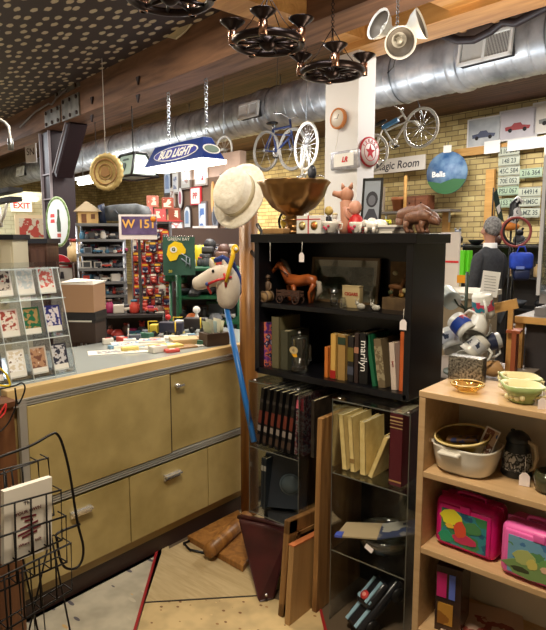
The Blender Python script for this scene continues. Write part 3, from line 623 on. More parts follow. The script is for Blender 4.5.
# wood post left edge and cables
t=T('wooden_post','reddish brown wooden post at the left end of the counter','post',(-2.16,at(8,400,x=-2.16).y-.05,0),0)
m=MB(); m.box((0,0,.475),(.09,.10,.95),G('red_brown_wood',(122,80,48),(90,54,32),(10,10,1),2,.5,.05)); m.build('board',t,bev=.003); m=MB(); m.box((0,.0,.955),(.11,.12,.02),G('red_brown_wood',(138,82,50),(108,60,36))); m.build('cap',t)
def cable(name,label,pts,r,mt,x=-2.05):
    P_=[at(a,b_,x=x) for a,b_ in pts]; o=P_[0].copy(); m=MB(); 
    # smooth
    S=[]
    for i in range(len(P_)-1):
        p0=P_[max(0,i-1)];p1=P_[i];p2=P_[i+1];p3=P_[min(len(P_)-1,i+2)]
        for k in range(5):
            u=k/5; S.append(.5*((2*p1)+(p2-p0)*u+(2*p0-5*p1+4*p2-p3)*u*u+(3*p1-p0-3*p2+p3)*u**3)-o)
    S.append(P_[-1]-o); m.tube(S,r,mt,7); b=m.build(name,None,tuple(o)); return tag(b,label,'cable')
cable('cable','yellow cable arching over the end of the counter',[(-20,376),(-5,384),(5,386),(10,384),(5,373),(-5,366),(-20,362)],.004,M('yellow_cable',(230,200,40),.4))
cable('cable','thin red cable hooked over the wooden post at left',[(-20,425),(-4,418),(3,408),(6,404),(5,412),(0,418)],.003,M('red_cable',(210,50,50),.4))
cable('cable','black cable looping down from the counter end into the wire rack',[(-20,392),(0,389),(14,386),(22,383),(25,388),(22,398),(18,404),(16,396),(15,388),(16,404),(12,416),(6,426),(-4,434),(-20,440)],.003,WR)
# ================= BOOKS =================
PG=M('book_pages',(206,194,160),.8,c2=(180,164,126),scale=90)
def book(x,y,z,w,dp,h,col,label,group,lean=0,yaw=0,txt=None,tc=(230,220,190),ts=.01,bands=(),mat=None,cat='book',stack=None,name='book'):
    t=T(name,label,cat,(x,y,z),0,group,rot=(0,lean,yaw))
    cm=mat or C(col); m=MB(); th=min(.003,w*.15)
    m.box((0,th/2,h/2),(w,th,h),cm); m.box((-w/2+th/2,dp/2,h/2),(th,dp,h),cm); m.box((w/2-th/2,dp/2,h/2),(th,dp,h),cm); m.build('cover',t,bev=.0008)
    m=MB(); m.box((0,dp/2,h/2),(w-2*th,dp-.006,h-.008),PG); m.build('pages',t)
    if txt:
        text(txt,ts,C(tc),t,(0,-.0008,h*.55),(90,90,0),name='spine_lettering')
    if bands:
        for z0,hh,c in bands: m=MB(); m.box((0,-.0006,z0*h),(w*.96,.0016,hh*h),c if not isinstance(c,tuple) else C(c)); m.build('spine_band',t)
    return t
ZL=ZB+.0285; bky=2.035
def spx(px,y=bky,z=ZL): return at(px,380,y=y).x
def shelfbook(px0,px1,pyt,pyb,col,label,group='books on the lower shelf of the black bookcase',lean=0,y=bky,dp=.16,z=ZL,**k):
    pm=(px0+px1)/2; p=at(pm,pyb,y=y); q=at(pm,pyt,y=y); x0=at(px0,pyb,y=y).x; x1=at(px1,pyb,y=y).x
    return book((x0+x1)/2,y,z,x1-x0,dp,q.z-z,col,label,group,lean,**k)
# lower shelf, left: sports book, box, glass stein
tt=PIC('sports_spine',((50,44,110),(120,60,140),(220,120,90),(40,40,90),(200,190,210)),55)
shelfbook(258.5,268,322,371,(50,44,110),'tall purple and orange sports book at the left end of the lower shelf',mat=tt)
shelfbook(271.5,279,317,370,(104,98,72),'drab olive book with plain spine beside the purple sports book')
shelfbook(280.5,288,331,370,(72,72,56),'dark grey-green book next to the glass football stein')
q=at(299,375,y=2.045); t=T('glass_stein','tall clear glass stein with a football helmet emblem on the lower shelf','stein',(q.x,2.045,ZL),0)
m=MB(); m.lathe([(0,.002),(.036,.002),(.038,.01),(.034,.03),(.036,.15),(.039,.16),(.0365,.16),(.033,.15),(.031,.03),(0,.02)],GLS); m.build('glass_body',t)
m=MB(); m.lathe([(.036,.155),(.0385,.165),(0,.172)],GLS); m.sph((0,0,.178),(.014,.014,.014),CHROME); m.build('lid',t)
m=MB(); m.tube([(.035,-.0,.13),(.06,0,.125),(.062,0,.06),(.036,0,.04)],.005,GLS); m.build('handle',t)
m=MB(); m.prism([(.019*math.cos(a*PI/9)*1.2,.017*math.sin(a*PI/9)) for a in range(18)],.002,C((196,176,130)),c=(-.002,-.0375,.104)); m.prism([(-.012,-.004),(.014,.0),(.018,-.014),(-.0,-.016)],.0024,C((232,170,30)),c=(-.0,-.038,.09)); text('G',.016,BLACK,t,(-.002,-.0395,.104)); m.build('emblem',t)
# row of books
shelfbook(324,328,347,383,(206,118,48),'thin orange book at the left end of the right-hand row of books')
shelfbook(330,335.5,334,384,(214,172,92),'tan book with a red base to its spine',bands=((.1,.18,(170,34,30)),))
shelfbook(337,345,335,385,(166,132,76),'brown book with a dark green band at the top of its spine',bands=((.87,.16,(46,64,48)),))
shelfbook(347,353,336,387,(34,32,34),'black book with tan title block left of the MARILYN book',bands=((.6,.3,(110,96,40)),(.25,.18,(70,74,90))))
shelfbook(353.5,358,333,388,(56,42,40),'dark brown spined book with a face on it beside the MARILYN book',bands=((.66,.12,(170,120,96)),))
mb=shelfbook(358.5,367.5,333,389,(16,16,18),'large black book lettered marilyn in white down its spine',tc=(245,245,245),txt='marilyn',ts=.044)
shelfbook(372,376.5,335,389,(20,96,62),'green hardback leaning to the left in the row of books',lean=-10)
shelfbook(378,386,339,391,(112,98,74),'thick worn taupe book leaning beside the green hardback',lean=-8,bands=((.5,.7,PIC('taupe_spine',((112,98,74),(150,140,112),(90,76,58)),90)),))
shelfbook(391,397,343,391,(206,190,178),'white paperback with red letters leaning near the right of the row',lean=-5,txt='BAIT',ts=.012,tc=(150,40,50))
shelfbook(398.5,403,332,392,(196,96,44),'tall thin orange-brown book near the right end of the row')
shelfbook(403.5,409,355,393,(214,132,40),'short bright orange book at the right end of the row')
# ================= UPPER SHELF =================
ZU=ZM
HB=M('horse_bay',(160,84,36),.4,c2=(136,66,26),scale=12); HD=M('horse_mane',(84,70,60),.7)
q=at(300,300,y=2.08); hx,hy=q.x,2.10
t=T('toy_horse','brown toy horse with grey mane standing hitched to a dark wagon','toy horse',(hx-.0,hy,ZU),0)
m=MB(); s=.001
def hz(px,py,dy=0): g=at(px,py,y=hy+dy); return Vector((g.x-hx,dy,g.z-ZU))
m.tube([hz(287,278),hz(291,280),hz(300,281),hz(308,279.5),hz(313,281),hz(316,285)],[.018,.027,.026,.025,.026,.014],HB,16)
m.tube([hz(290,281),hz(286,274),hz(282,267),hz(279,264)],[.024,.02,.015,.012],HB,12)
m.tube([hz(283,264),hz(279,264),hz(275,269),hz(272,273)],[.011,.013,.009,.006],HB,10)
for (a,b_,c_) in (((289,285),(289,292),(290,303)),((293,285),(295,293),(294,303)),((311,284),(314,293),(312,303)),((314,284),(309,293),(310,303))):
    dy=-.014 if a[0] in(293,314) else .014
    p0,p1,p2=hz(*a,dy),hz(*b_,dy),hz(*c_,dy); p2.z=.004; m.tube([p0,p1,p2],[.013,.007,.007],HB,8)
m.build('body',t)
m=MB(); m.tube([hz(281,259,.004),hz(285,262,.006),hz(288,268,.008),hz(291,276,.004)],[.006,.01,.012,.006],HD,8); m.build('mane',t)
m=MB(); m.tube([hz(315,281),hz(319,283),hz(320,291),hz(316,300)],[.005,.012,.014,.003],M('grey_hair',(150,142,130),.8),8); m.build('tail',t)
m=MB(); m.tube([hz(274,268,-.012),hz(281,270,-.02),hz(288,275,-.028)],.0022,BLACK,5); m.build('bridle',t)
q=at(268,300,y=2.06); t=T('cowboy_figurine','small carved cowboy figurine standing in front of the toy horse','figurine',(q.x,2.06,ZU),0)
FB=M('carved_brown',(112,92,74),.6,c2=(84,64,50),scale=30)
m=MB()
for s_ in(-1,1): m.tube([(s_*.008,0,.0),(s_*.009,0,.03),(s_*.006,0,.052)],[.008,.008,.01],FB,8); m.tube([(s_*.014,0,.084),(s_*.022,-.006,.064),(s_*.014,-.014,.052)],[.007,.006,.005],FB,8)
m.tube([(0,0,.045),(0,0,.07),(0,0,.088),(0,0,.094)],[.012,.015,.014,.006],FB,10); m.sph((0,0,.104),(.018,.018,.022),FB); m.build('body',t)
m=MB(); m.lathe([(0,.124),(.009,.122),(.01,.112),(.018,.112),(0,.109)],FB); m.build('hat',t)
q=at(266,303,y=2.03); t=T('drum','small round tan drum standing at the front left of the upper shelf','drum',(q.x,2.035,ZU),0)
m=MB(); m.cyl((0,-.02,.026),(0,.02,.026),.025,M('tan_leather',(150,122,86),.6)); m.build('body',t); m=MB(); m.torus((0,-.021,.026),.024,.003,FB); m.torus((0,.021,.026),.024,.003,FB); m.build('rim',t)
q=at(292,303,y=2.06); t=T('toy_wagon','dark wooden toy wagon standing before the toy horse','toy wagon',(q.x,2.045,ZU),0)
DW=M('dark_wagon',(70,46,36),.6)
m=MB(); m.box((0,0,.035),(.13,.03,.003),DW)
for z in(.043,.056): m.box((0,-.015,z),(.13,.003,.008),DW); m.box((0,.015,z),(.13,.003,.008),DW)
for x in (-.063,-.02,.02,.063): m.box((x,-.016,.045),(.004,.003,.04),DW)
m.build('bed',t)
for x in(-.045,.045):
    for y in(-.02,.02):
        m=MB(); m.torus((x,y,.021),.018,.0025,DW,'y',16,5)
        for k in range(4): a=k*PI/4; m.cyl((x-.017*math.cos(a),y,.021-.017*math.sin(a)),(x+.017*math.cos(a),y,.021+.017*math.sin(a)),.0012,DW,seg=4)
        m.build('wheel',t)
q=at(352,262,y=2.25); a_,b_=at(313,0+250,y=2.24).x,at(381,250,y=2.24).x
t=T('framed_picture','framed green landscape print leaning at the back of the upper shelf','picture frame',((a_+b_)/2,2.225,ZU),0,rot=(-5,0,0))
W_=b_-a_; hh=.205
m=MB(); fm=M('aged_frame',(120,96,66),.4)
for c,s_ in (((0,0,.006),(W_,.014,.012)),((0,0,hh-.006),(W_,.014,.012)),((-W_/2+.006,0,hh/2),(.012,.014,hh)),((W_/2-.006,0,hh/2),(.012,.014,hh))): m.box(c,s_,fm)
m.build('frame',t); m=MB(); m.box((0,.002,hh/2),(W_-.02,.006,hh-.02),M('mat_board',(160,150,118),.8)); m.build('mat',t)
m=MB(); m.box((0,-.002,hh*.55),(W_-.06,.004,hh*.5),PIC('landscape',((60,74,56),(86,100,84),(130,140,120),(70,60,46)),18)); m.build('picture',t)
m=MB(); m.box((0,-.005,hh/2),(W_-.022,.002,hh-.022),GLS); m.build('glass',t)
q=at(355,304,y=2.12); t=T('cigar_box','small cream box with red CIGARS lettering on the upper shelf','box',(q.x,2.10,ZU),0)
m=MB(); m.rbox((0,0,.045),(.085,.03,.09),M('cigar_cream',(176,158,118),.6),.002); m.build('body',t); m=MB(); m.box((0,0,.0915),(.087,.032,.004),M('cigar_cream',(1,1,1))); m.build('lid',t); text('CIGARS',.019,C((150,50,36)),t,(.002,-.0158,.058),bold=.0008)
def jar(px,py,y,r,h,label,z=ZU,name='glass_jar',cat='jar',mt=None,lid=None):
    q=at(px,py,y=y); t=T(name,label,cat,(q.x,y,z),0); mt=mt or GLS
    m=MB(); m.lathe([(0,.001),(r*.8,.001),(r,.01),(r,h*.7),(r*.75,h*.85),(r*.8,h),(r*.68,h),(r*.65,h*.85),(r*.88,h*.68),(r*.88,.012),(0,.008)],mt); m.build('body',t)
    if lid: m=MB(); m.lathe([(r*.82,h),(r*.82,h+.012),(0,h+.014)],lid); m.build('lid',t)
    return t
jar(334,303,2.09,.018,.06,'clear glass jar left of the cream cigar box',lid=STEEL)
jar(343,306,2.06,.014,.045,'small clear glass bottle in front of the cigar box')
GC=M('pale_crystal',(170,168,160),.15)
for px,lb in ((361,'pale crystal animal figurine in front of the cigar box'),(376,'pale crystal animal figurine beside the brass deer')):
    q=at(px,307,y=2.055); t=T('crystal_figurine',lb,'figurine',(q.x,2.055,ZU),0); m=MB(); m.sph((0,0,.014),(.04,.022,.026),GC); m.sph((-.018,0,.026),(.018,.014,.018),GC); m.build('body',t); m=MB(); m.cyl((-.024,0,.032),(-.026,0,.045),.003,GC,.001,6); m.cyl((-.014,0,.032),(-.012,0,.046),.003,GC,.001,6); m.build('ear',t)
# diorama with deer, right end of upper shelf
q=at(397,300,y=2.15); t=T('deer_diorama','brown deer diorama scene box at the right end of the upper shelf','diorama',(q.x-.005,2.17,ZU),0)
m=MB(); m.box((0,0,.025),(.11,.07,.05),M('diorama_wood',(96,76,48),.7,c2=(70,52,32),scale=20)); m.box((0,.032,.12),(.11,.006,.15),M('diorama_back',(120,92,58),.8,c2=(84,70,44),scale=16)); m.build('base',t)
m=MB(); DR_=M('deer_brown',(150,104,66),.6)
m.tube([(-.035,-.01,.094),(-.01,-.01,.096),(.02,-.01,.094)],[.009,.012,.011],DR_,10); m.tube([(.018,-.01,.1),(.03,-.012,.122),(.042,-.014,.124)],[.008,.006,.003],DR_,8)
for x in(-.03,-.022,.012,.02): m.cyl((x,-.01,.09),(x,-.01,.05),.004,DR_,.0025,6)
for s_ in(-1,1): m.tube([(.03,-.012,.127),(.034,-.012+s_*.006,.142),(.04,-.012+s_*.01,.15)],.0014,DR_,5)
m.build('deer',t)
for dx,dz,c in ((-.03,.07,(70,78,50)),(.035,.08,(200,190,140)),(-.01,.15,(180,170,130)),(.02,.06,(150,110,40))): m=MB(); m.sph((dx,-.012,dz),(.024,.014,.02),C(c)); m.build('foliage',t)
q=at(403,330,y=1.985); price_tag((q.x,1.985,q.z),'white price tag hanging by a string from the middle shelf of the black bookcase',None,10,.04)
q=at(302,262,y=1.985); price_tag((q.x,1.982,q.z),'white price tag hanging from the top edge of the black bookcase',None,0,.045)
q=at(271,256,y=1.985); 
t=T('price_tag','narrow dangling tag edge-on at the top left of the black bookcase','price tag',(q.x,1.98,q.z),126)
m=MB(); m.box((0,0,0),(.026,.001,.045),TAGW); m.build('card',t); m=MB(); m.cyl((0,0,.02),(0,0,.06),.001,STRING,seg=5); m.build('string',t)
# ================= ACRYLIC CONTENTS =================
SPX=PIC('dvd_spine',((30,24,24),(120,90,84),(190,170,160),(90,40,34),(160,150,140)),40)
for i in range(6):
    px=262+i*6.2; x=at(px,445,y=1.91).x-.01; 
    b=book(x-.012,1.905,.645,.018,.20,.268,(18,16,18),'black ring-bound album, %s from the left in the clear box'%['first','second','third','fourth','fifth','sixth'][i],'black albums in the clear box',lean=7,bands=((.78,.05,(60,54,52)),(.5,.22,(104,44,34)),(.3,.1,(140,130,124)),(.12,.12,(70,52,44))),name='album',cat='album')
MG=PIC('mag_spine',((30,40,40),(120,120,120),(90,30,40),(30,30,40),(60,60,90)),110)
book(at(296,450,y=1.92).x,1.915,.645,.014,.2,.262,(30,30,30),'glossy multicoloured magazine volume right of the black albums','magazines in the clear box',lean=3,mat=MG,bands=((.86,.14,(220,110,130)),))
book(at(303,450,y=1.92).x,1.915,.645,.010,.2,.265,(30,30,30),'thin magazine with a red strip at the right end of the upper clear box','magazines in the clear box',mat=MG,bands=((.85,.2,(210,60,80)),))
book(at(312,450,y=1.92).x-.005,1.93,.645,.02,.2,.25,(52,44,36),'dark brown cracked leather binder in the clear box beside the magazines',None,mat=M('dark_binder',(58,50,42),.4,c2=(34,28,24),scale=20))
# navy record set
NV=M('navy_cover',(24,34,46),.45)
t=T('record_album','navy record album with a round grey emblem leaning in the lower clear box','record album',(-1.60,2.0,.335),0,rot=(-6,0,28))
m=MB(); m.box((0,0,.125),(.2,.03,.25),NV); m.build('cover',t,bev=.002); m=MB(); m.cyl((.02,-.016,.115),(.02,-.0175,.115),.05,C((84,98,106)),seg=32); m.build('emblem',t)
m=MB(); m.torus((.02,-.018,.115),.042,.001,C((24,34,46)),'y',32,4); m.build('emblem_ring',t)
for i in range(2): book(-1.69+i*.016,1.93,.335,.013,.22,.24,(28,36,44),['dark thin album at the left wall of the lower clear box','dark thin album with a pale label, second in the lower clear box'][i],None,lean=2,bands=((.8,.1,(150,150,146)),))
# cream books
CRB=M('cream_book',(226,206,142),.65,c2=(212,188,122),scale=25)
def creambook(px,w,h,lean,lb,bands=()):
    x=at(px,490,y=1.92).x; return book(x,1.915,.643,w,.15,h,(206,184,118),lb,'cream books in the right clear box',lean=lean,mat=CRB,bands=bands)
creambook(345,.024,.225,-6,'cream clothbound book at the left end in the right clear box'); creambook(353,.022,.225,-5,'cream clothbound book with a small brown patch low on its spine',((.2,.08,(150,120,70)),)); creambook(363,.026,.215,-2,'cream clothbound book standing upright behind the leaning one')
t=creambook(370,.02,.19,21,'cream clothbound book leaning steeply to the right against the maroon book')
shelfbook(388,401,412,494,(76,18,28),'tall maroon hardback with gold lettering in the right clear box',group=None,y=1.905,z=.643,mat=M('maroon_cloth',(80,18,30),.5),bands=((.93,.015,(190,160,110)),(.88,.015,(190,160,110)),(.84,.01,(190,160,110)),(.79,.012,(190,160,110)),(.06,.02,(170,130,80))))
q=at(385,545,y=2.0); t=T('glass_bowl','large round pressed glass bowl with a white price sticker under papers','bowl',(-1.08,2.0,.313),0)
GB=GLASSY('bowl_glass',fac=.35,rough=.08,tint=(205,215,208))
m=MB(); m.lathe([(0,.004),(.05,.0),(.06,.012),(.1,.03),(.115,.06),(.118,.085),(.112,.085),(.108,.06),(.09,.036),(0,.02)],GB); m.build('body',t); m=MB(); m.box((-.01,-.118,.055),(.035,.002,.018),TAGW,rot=(-12,25,0)); m.build('price_sticker',t)
t=T('paper_booklet','crumpled paper booklet with a blue corner resting across the glass bowl','paper',(-1.09,1.97,.408),0,rot=(0,-4,20))
m=MB(); m.hull8([(-.17,-.07,-.012),(.0,-.08,.0),(.0,.05,0),(-.15,.05,-.01),(-.17,-.07,-.006),(.0,-.08,.006),(.0,.05,.006),(-.15,.05,-.004)],M('aged_paper',(176,160,128),.8)); m.hull8([(.0,-.08,0),(.17,-.05,.03),(.17,.07,.03),(.0,.05,0),(.0,-.08,.005),(.17,-.05,.035),(.17,.07,.035),(.0,.05,.005)],PIC('mag_cover',((120,120,120),(60,70,100),(170,170,160),(90,90,90)),14)); m.build('pages',t)
m=MB(); m.hull8([(-.172,-.072,-.013),(-.14,-.075,-.01),(-.14,-.04,-.01),(-.17,-.04,-.012),(-.172,-.072,-.004),(-.14,-.075,-.0),(-.14,-.04,-.0),(-.17,-.04,-.003)],C((70,90,190))); m.build('blue_corner',t)
t=T('toy_car','black toy police car with pale blue stripes and red dome standing on end','toy car',(-1.08,1.98,.066),0,rot=(40,0,-24))
m=MB(); TB=M('toy_black',(30,32,38),.25)
m.rbox((0,.0,.06),(.11,.26,.05),TB,.02); m.rbox((0,.02,.095),(.09,.13,.045),TB,.02); m.build('body',t)
m=MB(); LBL=C((140,176,196),.4)
for s_ in(-1,1): m.box((s_*.03,-.07,.087),(.016,.11,.004),LBL); m.box((s_*.022,.02,.118),(.014,.1,.004),LBL)
m.box((0,-.02,.1),(.08,.014,.03),LBL); m.build('stripe',t)
m=MB(); m.cyl((0,-.01,.117),(0,-.01,.128),.018,C((190,50,50))); m.cyl((0,-.01,.127),(0,-.01,.131),.009,C((230,150,140))); m.build('roof_light',t)
for sx in(-1,1):
    for sy in(-1,1): m=MB(); m.cyl((sx*.048,sy*.08,.04),(sx*.062,sy*.08,.04),.03,BLACK); m.build('wheel',t)
# ================= ON THE BOOKCASE (right) =================
ZK=1.0852
SV=M('hammered_silver',(176,172,164),.3,.8,c2=(70,66,62),scale=130)
q0,q1=at(447,380,y=1.91),at(481,385,y=1.91); t=T('napkin_holder','hammered silver textured napkin box on the wooden bookcase','box',((q0.x+q1.x)/2,1.935,ZK),0)
w_=q1.x-q0.x; m=MB(); m.rbox((0,0,.042),(w_,.045,.084),SV,.004); m.build('body',t)
AM=GLASSY('amber_glass',(255,240,200),.3,.08,(254,240,205)); AMS=M('amber_solid',(236,214,150),.2,coat=.3)
q=at(468,388,y=1.79); t=T('amber_glass_dish','scalloped amber glass dish in front of the silver box','dish',(q.x,1.785,ZK),0); t.scale=(.82,.82,.9)
m=MB(); m.lathe([(0,.004),(.03,.002),(.04,.01),(.058,.022),(.062,.032),(.057,.031),(.04,.016),(0,.01)],AM,wob=lambda a,z:1+.07*math.sin(9*a)*(z/.03)); m.build('body',t)
m=MB(); m.torus((0,0,.031),.06,.0022,AMS,'z',36,6); m.torus((0,0,.005),.034,.002,AMS,'z',30,6); m.build('rim',t)
GR=M('green_glaze',(176,190,130),.25,c2=(150,172,104),scale=18,coat=.3); IV=M('cream_glaze',(222,210,160),.3)
def cup(px,py,y,lb,s=1,gr='green pottery cups on the bookcase'):
    q=at(px,py,y=y); t=T('pottery_cup',lb,'cup',(q.x,y,ZK),-15,gr)
    sqr=lambda a,z: 1+.16*abs(math.cos(2*a))**2*(z/.05)
    m=MB(); m.lathe([(0,.003),(.028*s,.001),(.032*s,.006),(.028*s,.012),(.042*s,.03),(.054*s,.055*s),(.05*s,.056*s),(.038*s,.032),(0,.016)],GR,sx=1.15,wob=sqr); m.build('body',t)
    m=MB(); m.lathe([(.0515*s,.0555*s),(.049*s,.0565*s),(.040*s,.036),(0,.022)],IV,sx=1.12,wob=sqr); m.build('inner_glaze',t)
    for s_ in(-1,1): m=MB(); m.tube([(s_*.05*s,0,.048),(s_*.078*s,0,.05),(s_*.078*s,0,.034),(s_*.045*s,0,.022)],.0045,IV); m.build('handle',t)
    m=MB()
    for k in range(4): m.sph((-.025+k*.016,-.036,.018+.004*(k%2)),(.018,.012,.018),IV)
    m.build('flower_moulding',t)
cup(522,395,1.775,'pale green pottery cup with cream flowers, nearest on the bookcase'); cup(520,385,1.88,'pale green pottery cup standing behind the flowered one')
price_tag((at(543,398,y=1.74).x,1.735,ZK),'small paper tag beside the green cups at the right edge',None,30,.02,(.022,.032))
# shelf 1
z1=.8205
CW=M('white_enamel',(226,222,212),.2,coat=.3)
q0,q1=at(431,470,y=1.8),at(503,480,y=1.8); cxx=(at(431,470,y=1.8).x+at(503,470,y=1.8).x)/2
t=T('casserole_dish','large oval white casserole dish on the top shelf of the bookcase','dish',(cxx,1.805,z1),0)
sq=lambda a,z:1/(abs(math.cos(a))**3+abs(math.sin(a))**3)**(1/3)
m=MB(); m.lathe([(0,.002),(.075,.001),(.088,.012),(.098,.05),(.104,.085),(.107,.092),(.101,.092),(.093,.05),(.08,.014),(0,.012)],CW,sy=.85,wob=sq,seg=40); m.build('body',t)
m=MB(); m.rbox((-.02,-.095,.075),(.07,.03,.012),CW,.005); m.build('handle',t); m=MB(); m.rbox((.0,.092,.078),(.07,.02,.01),CW,.004); m.build('handle',t)
t=T('amber_glass_bowl','dark amber glass bowl sitting inside the white casserole dish','bowl',(cxx-.008,1.805,z1+.04),0)
AG=M('dark_amber',(120,98,30),.12,coat=.6,c2=(84,62,20),scale=20)
m=MB(); m.lathe([(0,.0),(.05,.0),(.07,.03),(.082,.06),(.088,.078),(.083,.078),(.06,.03),(0,.012)],AG,sy=.85,wob=lambda a,z:1+.03*math.sin(12*a)); m.build('body',t)
m=MB(); m.torus((0,0,.078),.086,.0035,AMS,'z',40,6); m.build('rim',t); t.rotation_euler=(R(8),R(-4),0)
t=T('boxed_card','tilted white box card with a blue and brown picture standing in the amber bowl','card',(cxx+.055,1.80,z1+.075),0,rot=(-20,24,25))
m=MB(); m.box((0,0,.035),(.045,.012,.09),WHITE); m.build('box',t); m=MB(); m.box((0,-.0068,.035),(.038,.001,.08),PIC('toy_card',((60,84,140),(190,160,130),(120,70,50),(220,220,220)),40)); m.build('picture',t)
t=T('blue_wrapped_bar','blue and brown wrapped bar lying in the amber bowl','packet',(cxx-.01,1.79,z1+.105),0,rot=(15,-10,8)); m=MB(); m.rbox((0,0,0),(.10,.03,.014),PIC('wrap',((40,54,110),(110,80,50),(60,50,40),(150,150,160)),45),.004); m.build('wrapper',t)
q=at(516,480,y=1.87); t=T('lidded_stein','black and white relief stein with pewter lid on the bookcase shelf','stein',(q.x,1.87,z1),0)
SB=M('stein_black',(34,40,48),.35,c2=(26,30,36),scale=10)
m=MB(); m.lathe([(0,.002),(.052,.001),(.057,.008),(.053,.02),(.052,.03),(.045,.085),(.04,.112),(.04,.118),(0,.118)],SB); m.build('body',t); t.scale=(.86,.86,.95)
m=MB(); m.lathe([(.0535,.024),(.054,.034),(.0485,.078),(.046,.084)],PIC('relief',((200,205,210),(50,56,66),(170,176,184),(40,46,54)),95,.4)); m.build('relief_band',t)
m=MB(); m.lathe([(.043,.118),(.044,.124),(.034,.14),(.018,.15),(0,.153)],SB); m.sph((-.02,0,.150),(.018,.012,.012),SB); m.build('lid',t)
m=MB(); m.tube([(.038,-.012,.125),(.066,-.02,.115),(.074,-.022,.08),(.066,-.02,.04),(.05,-.014,.03)],[.006,.008,.008,.007,.005],M('bone_handle',(190,176,148),.4)); m.build('handle',t)
q=at(524,487,y=1.79); price_tag((q.x,1.79,z1+.001),'pinkish white price tag hanging in front of the black relief stein',None,12,.05,(.03,.042))
q=at(548,490,y=1.8); t=T('green_glass_bowl','dark green glass bowl cut by the right edge of the frame','bowl',(q.x,1.8,z1),0); m=MB(); m.lathe([(0,.002),(.03,.001),(.038,.01),(.043,.045),(.036,.06),(.032,.06),(.034,.04),(0,.014)],M('dark_green_glass',(62,64,44),.15,coat=.5)); m.build('body',t); m=MB(); m.torus((0,0,.06),.034,.003,M('dark_green_glass',(62,64,44)),'z'); m.build('rim',t)
# shelf 2: lunch boxes
z2=.5585
def lunch(cx_,cy_,w,h,dp,rz,base,dark,pic,lb,scene):
    t=T('lunch_box',lb,'lunch box',(cx_,cy_,z2),rz)
    m=MB(); m.rbox((0,0,h/2),(w,dp,h),base,.022,seg=4); m.build('shell',t)
    m=MB(); m.rbox((0,-dp/2+.001,h/2),(w-.03,.012,h-.03),base,.008); m.rbox((0,0,h/2),(w+.004,.006,h+.004),dark,.02); m.build('seam',t)
    m=MB(); m.box((0,-dp/2-.006,h/2-.004),(w-.055,.002,h-.05),pic); m.build('picture',t)
    m=MB()
    for pol,c,dy in scene: m.prism([(x*w,z*h-.004) for x,z in pol],.0012,c,c=(0,-dp/2-.0076-dy,h/2))
    m.build('printed_scene',t)
    m=MB(); m.tube([(-w*.24,0,h-.004),(-w*.22,0,h+.012),(-w*.1,0,h+.016),(w*.1,0,h+.016),(w*.22,0,h+.012),(w*.24,0,h-.004)],.006,dark,8); m.build('handle',t)
    m=MB(); m.rbox((w*.02,-dp/2-.004,h-.016),(.035,.01,.026),base,.004); m.build('latch',t)
    return t
def blob(cx_,cz,rx,rz_,n=14,w=.12,ph=0): return [(cx_+rx*(1+w*math.sin(3*k+ph))*math.cos(2*PI*k/n),cz+rz_*(1+w*math.cos(2*k+ph))*math.sin(2*PI*k/n)) for k in range(n)]
PK1=M('magenta_plastic',(214,24,124),.35); PK1d=M('magenta_dark',(176,14,96),.4); PK2=M('pink_plastic',(236,104,182),.35); PK2d=M('pink_mid',(206,84,160),.4)
q0,q1=at(434,545,y=1.75),at(497,552,y=1.75)
lunch((q0.x+q1.x)/2-.004,1.81,.205,.165,.11,-2,PK1,PK1d,PIC('teal_picture',((36,90,120),(50,130,140),(60,130,80),(40,100,90),(170,170,60)),22),'magenta lunch box with an underwater coral picture on its front',
 [(blob(-.2,.2,.18,.16),C((224,214,50)),0),(blob(-.05,.0,.10,.17),C((214,80,50)),.0006),(blob(.02,-.18,.2,.1),C((190,50,90)),.0003),(blob(-.28,-.22,.12,.12),C((40,150,110)),.0006),(blob(.15,.1,.14,.12),C((70,130,80)),.0003),(blob(-.22,.02,.07,.05),C((230,190,60)),.0009)])
q2=at(501,560,y=1.70)
lunch(q2.x+.10,1.775,.22,.165,.12,-3,PK2,PK2d,PIC('park_picture',((70,120,170),(110,160,190),(90,140,90),(150,180,150)),20),'light pink lunch box with a park picture, overlapping the magenta one',
 [(blob(.0,-.2,.42,.18),C((120,150,90)),0),(blob(-.15,.0,.15,.14),C((170,180,110)),.0004),(blob(.2,-.02,.16,.14),C((110,160,90)),.0006),(blob(-.05,-.08,.07,.1),C((200,190,100)),.0009),(blob(-.2,-.24,.12,.05),C((60,66,40)),.0009),(blob(.12,-.1,.06,.06),C((220,180,150)),.0011)])
t=T('paper_bag','crumpled clear plastic bag with paper lying on top of the magenta lunch box','plastic bag',((q0.x+q1.x)/2-.02,1.84,z2+.185),0); m=MB(); m.sph((-.01,.0,.012),(.12,.05,.025),M('pale_plastic',(200,170,186),.2,bump=.8,scale=30)); m.build('bag',t)
# shelf 3
z3=.2685
q=at(434,600,y=1.76); t=T('toy_box','tall dark toy box with pink and blue panels on the bottom shelf','box',(-.715,1.80,z3),8)
m=MB(); m.box((0,0,.115),(.085,.12,.23),M('dark_print',(40,26,26),.25,c2=(70,46,30),scale=10)); m.build('box',t,bev=.002)
m=MB(); m.box((-.022,-.061,.165),(.032,.002,.085),C((190,30,110))); m.box((.012,-.061,.165),(.02,.002,.085),C((90,110,200))); m.build('top_panel',t)
m=MB(); m.box((-.008,-.061,.065),(.05,.002,.075),PIC('ochre',((140,90,30),(180,130,50),(60,40,30)),30)); m.build('lower_picture',t)
m=MB(); m.box((0,0,.2315),(.06,.05,.003),M('pale_lab',(196,180,140),.7)); m.build('lid_label',t)
t=T('magazine','pinkish paper magazine lying flat on the bottom bookcase shelf','magazine',(at(484,622,z=z3).x,min(1.86,at(484,622,z=z3).y),z3+.001),20)
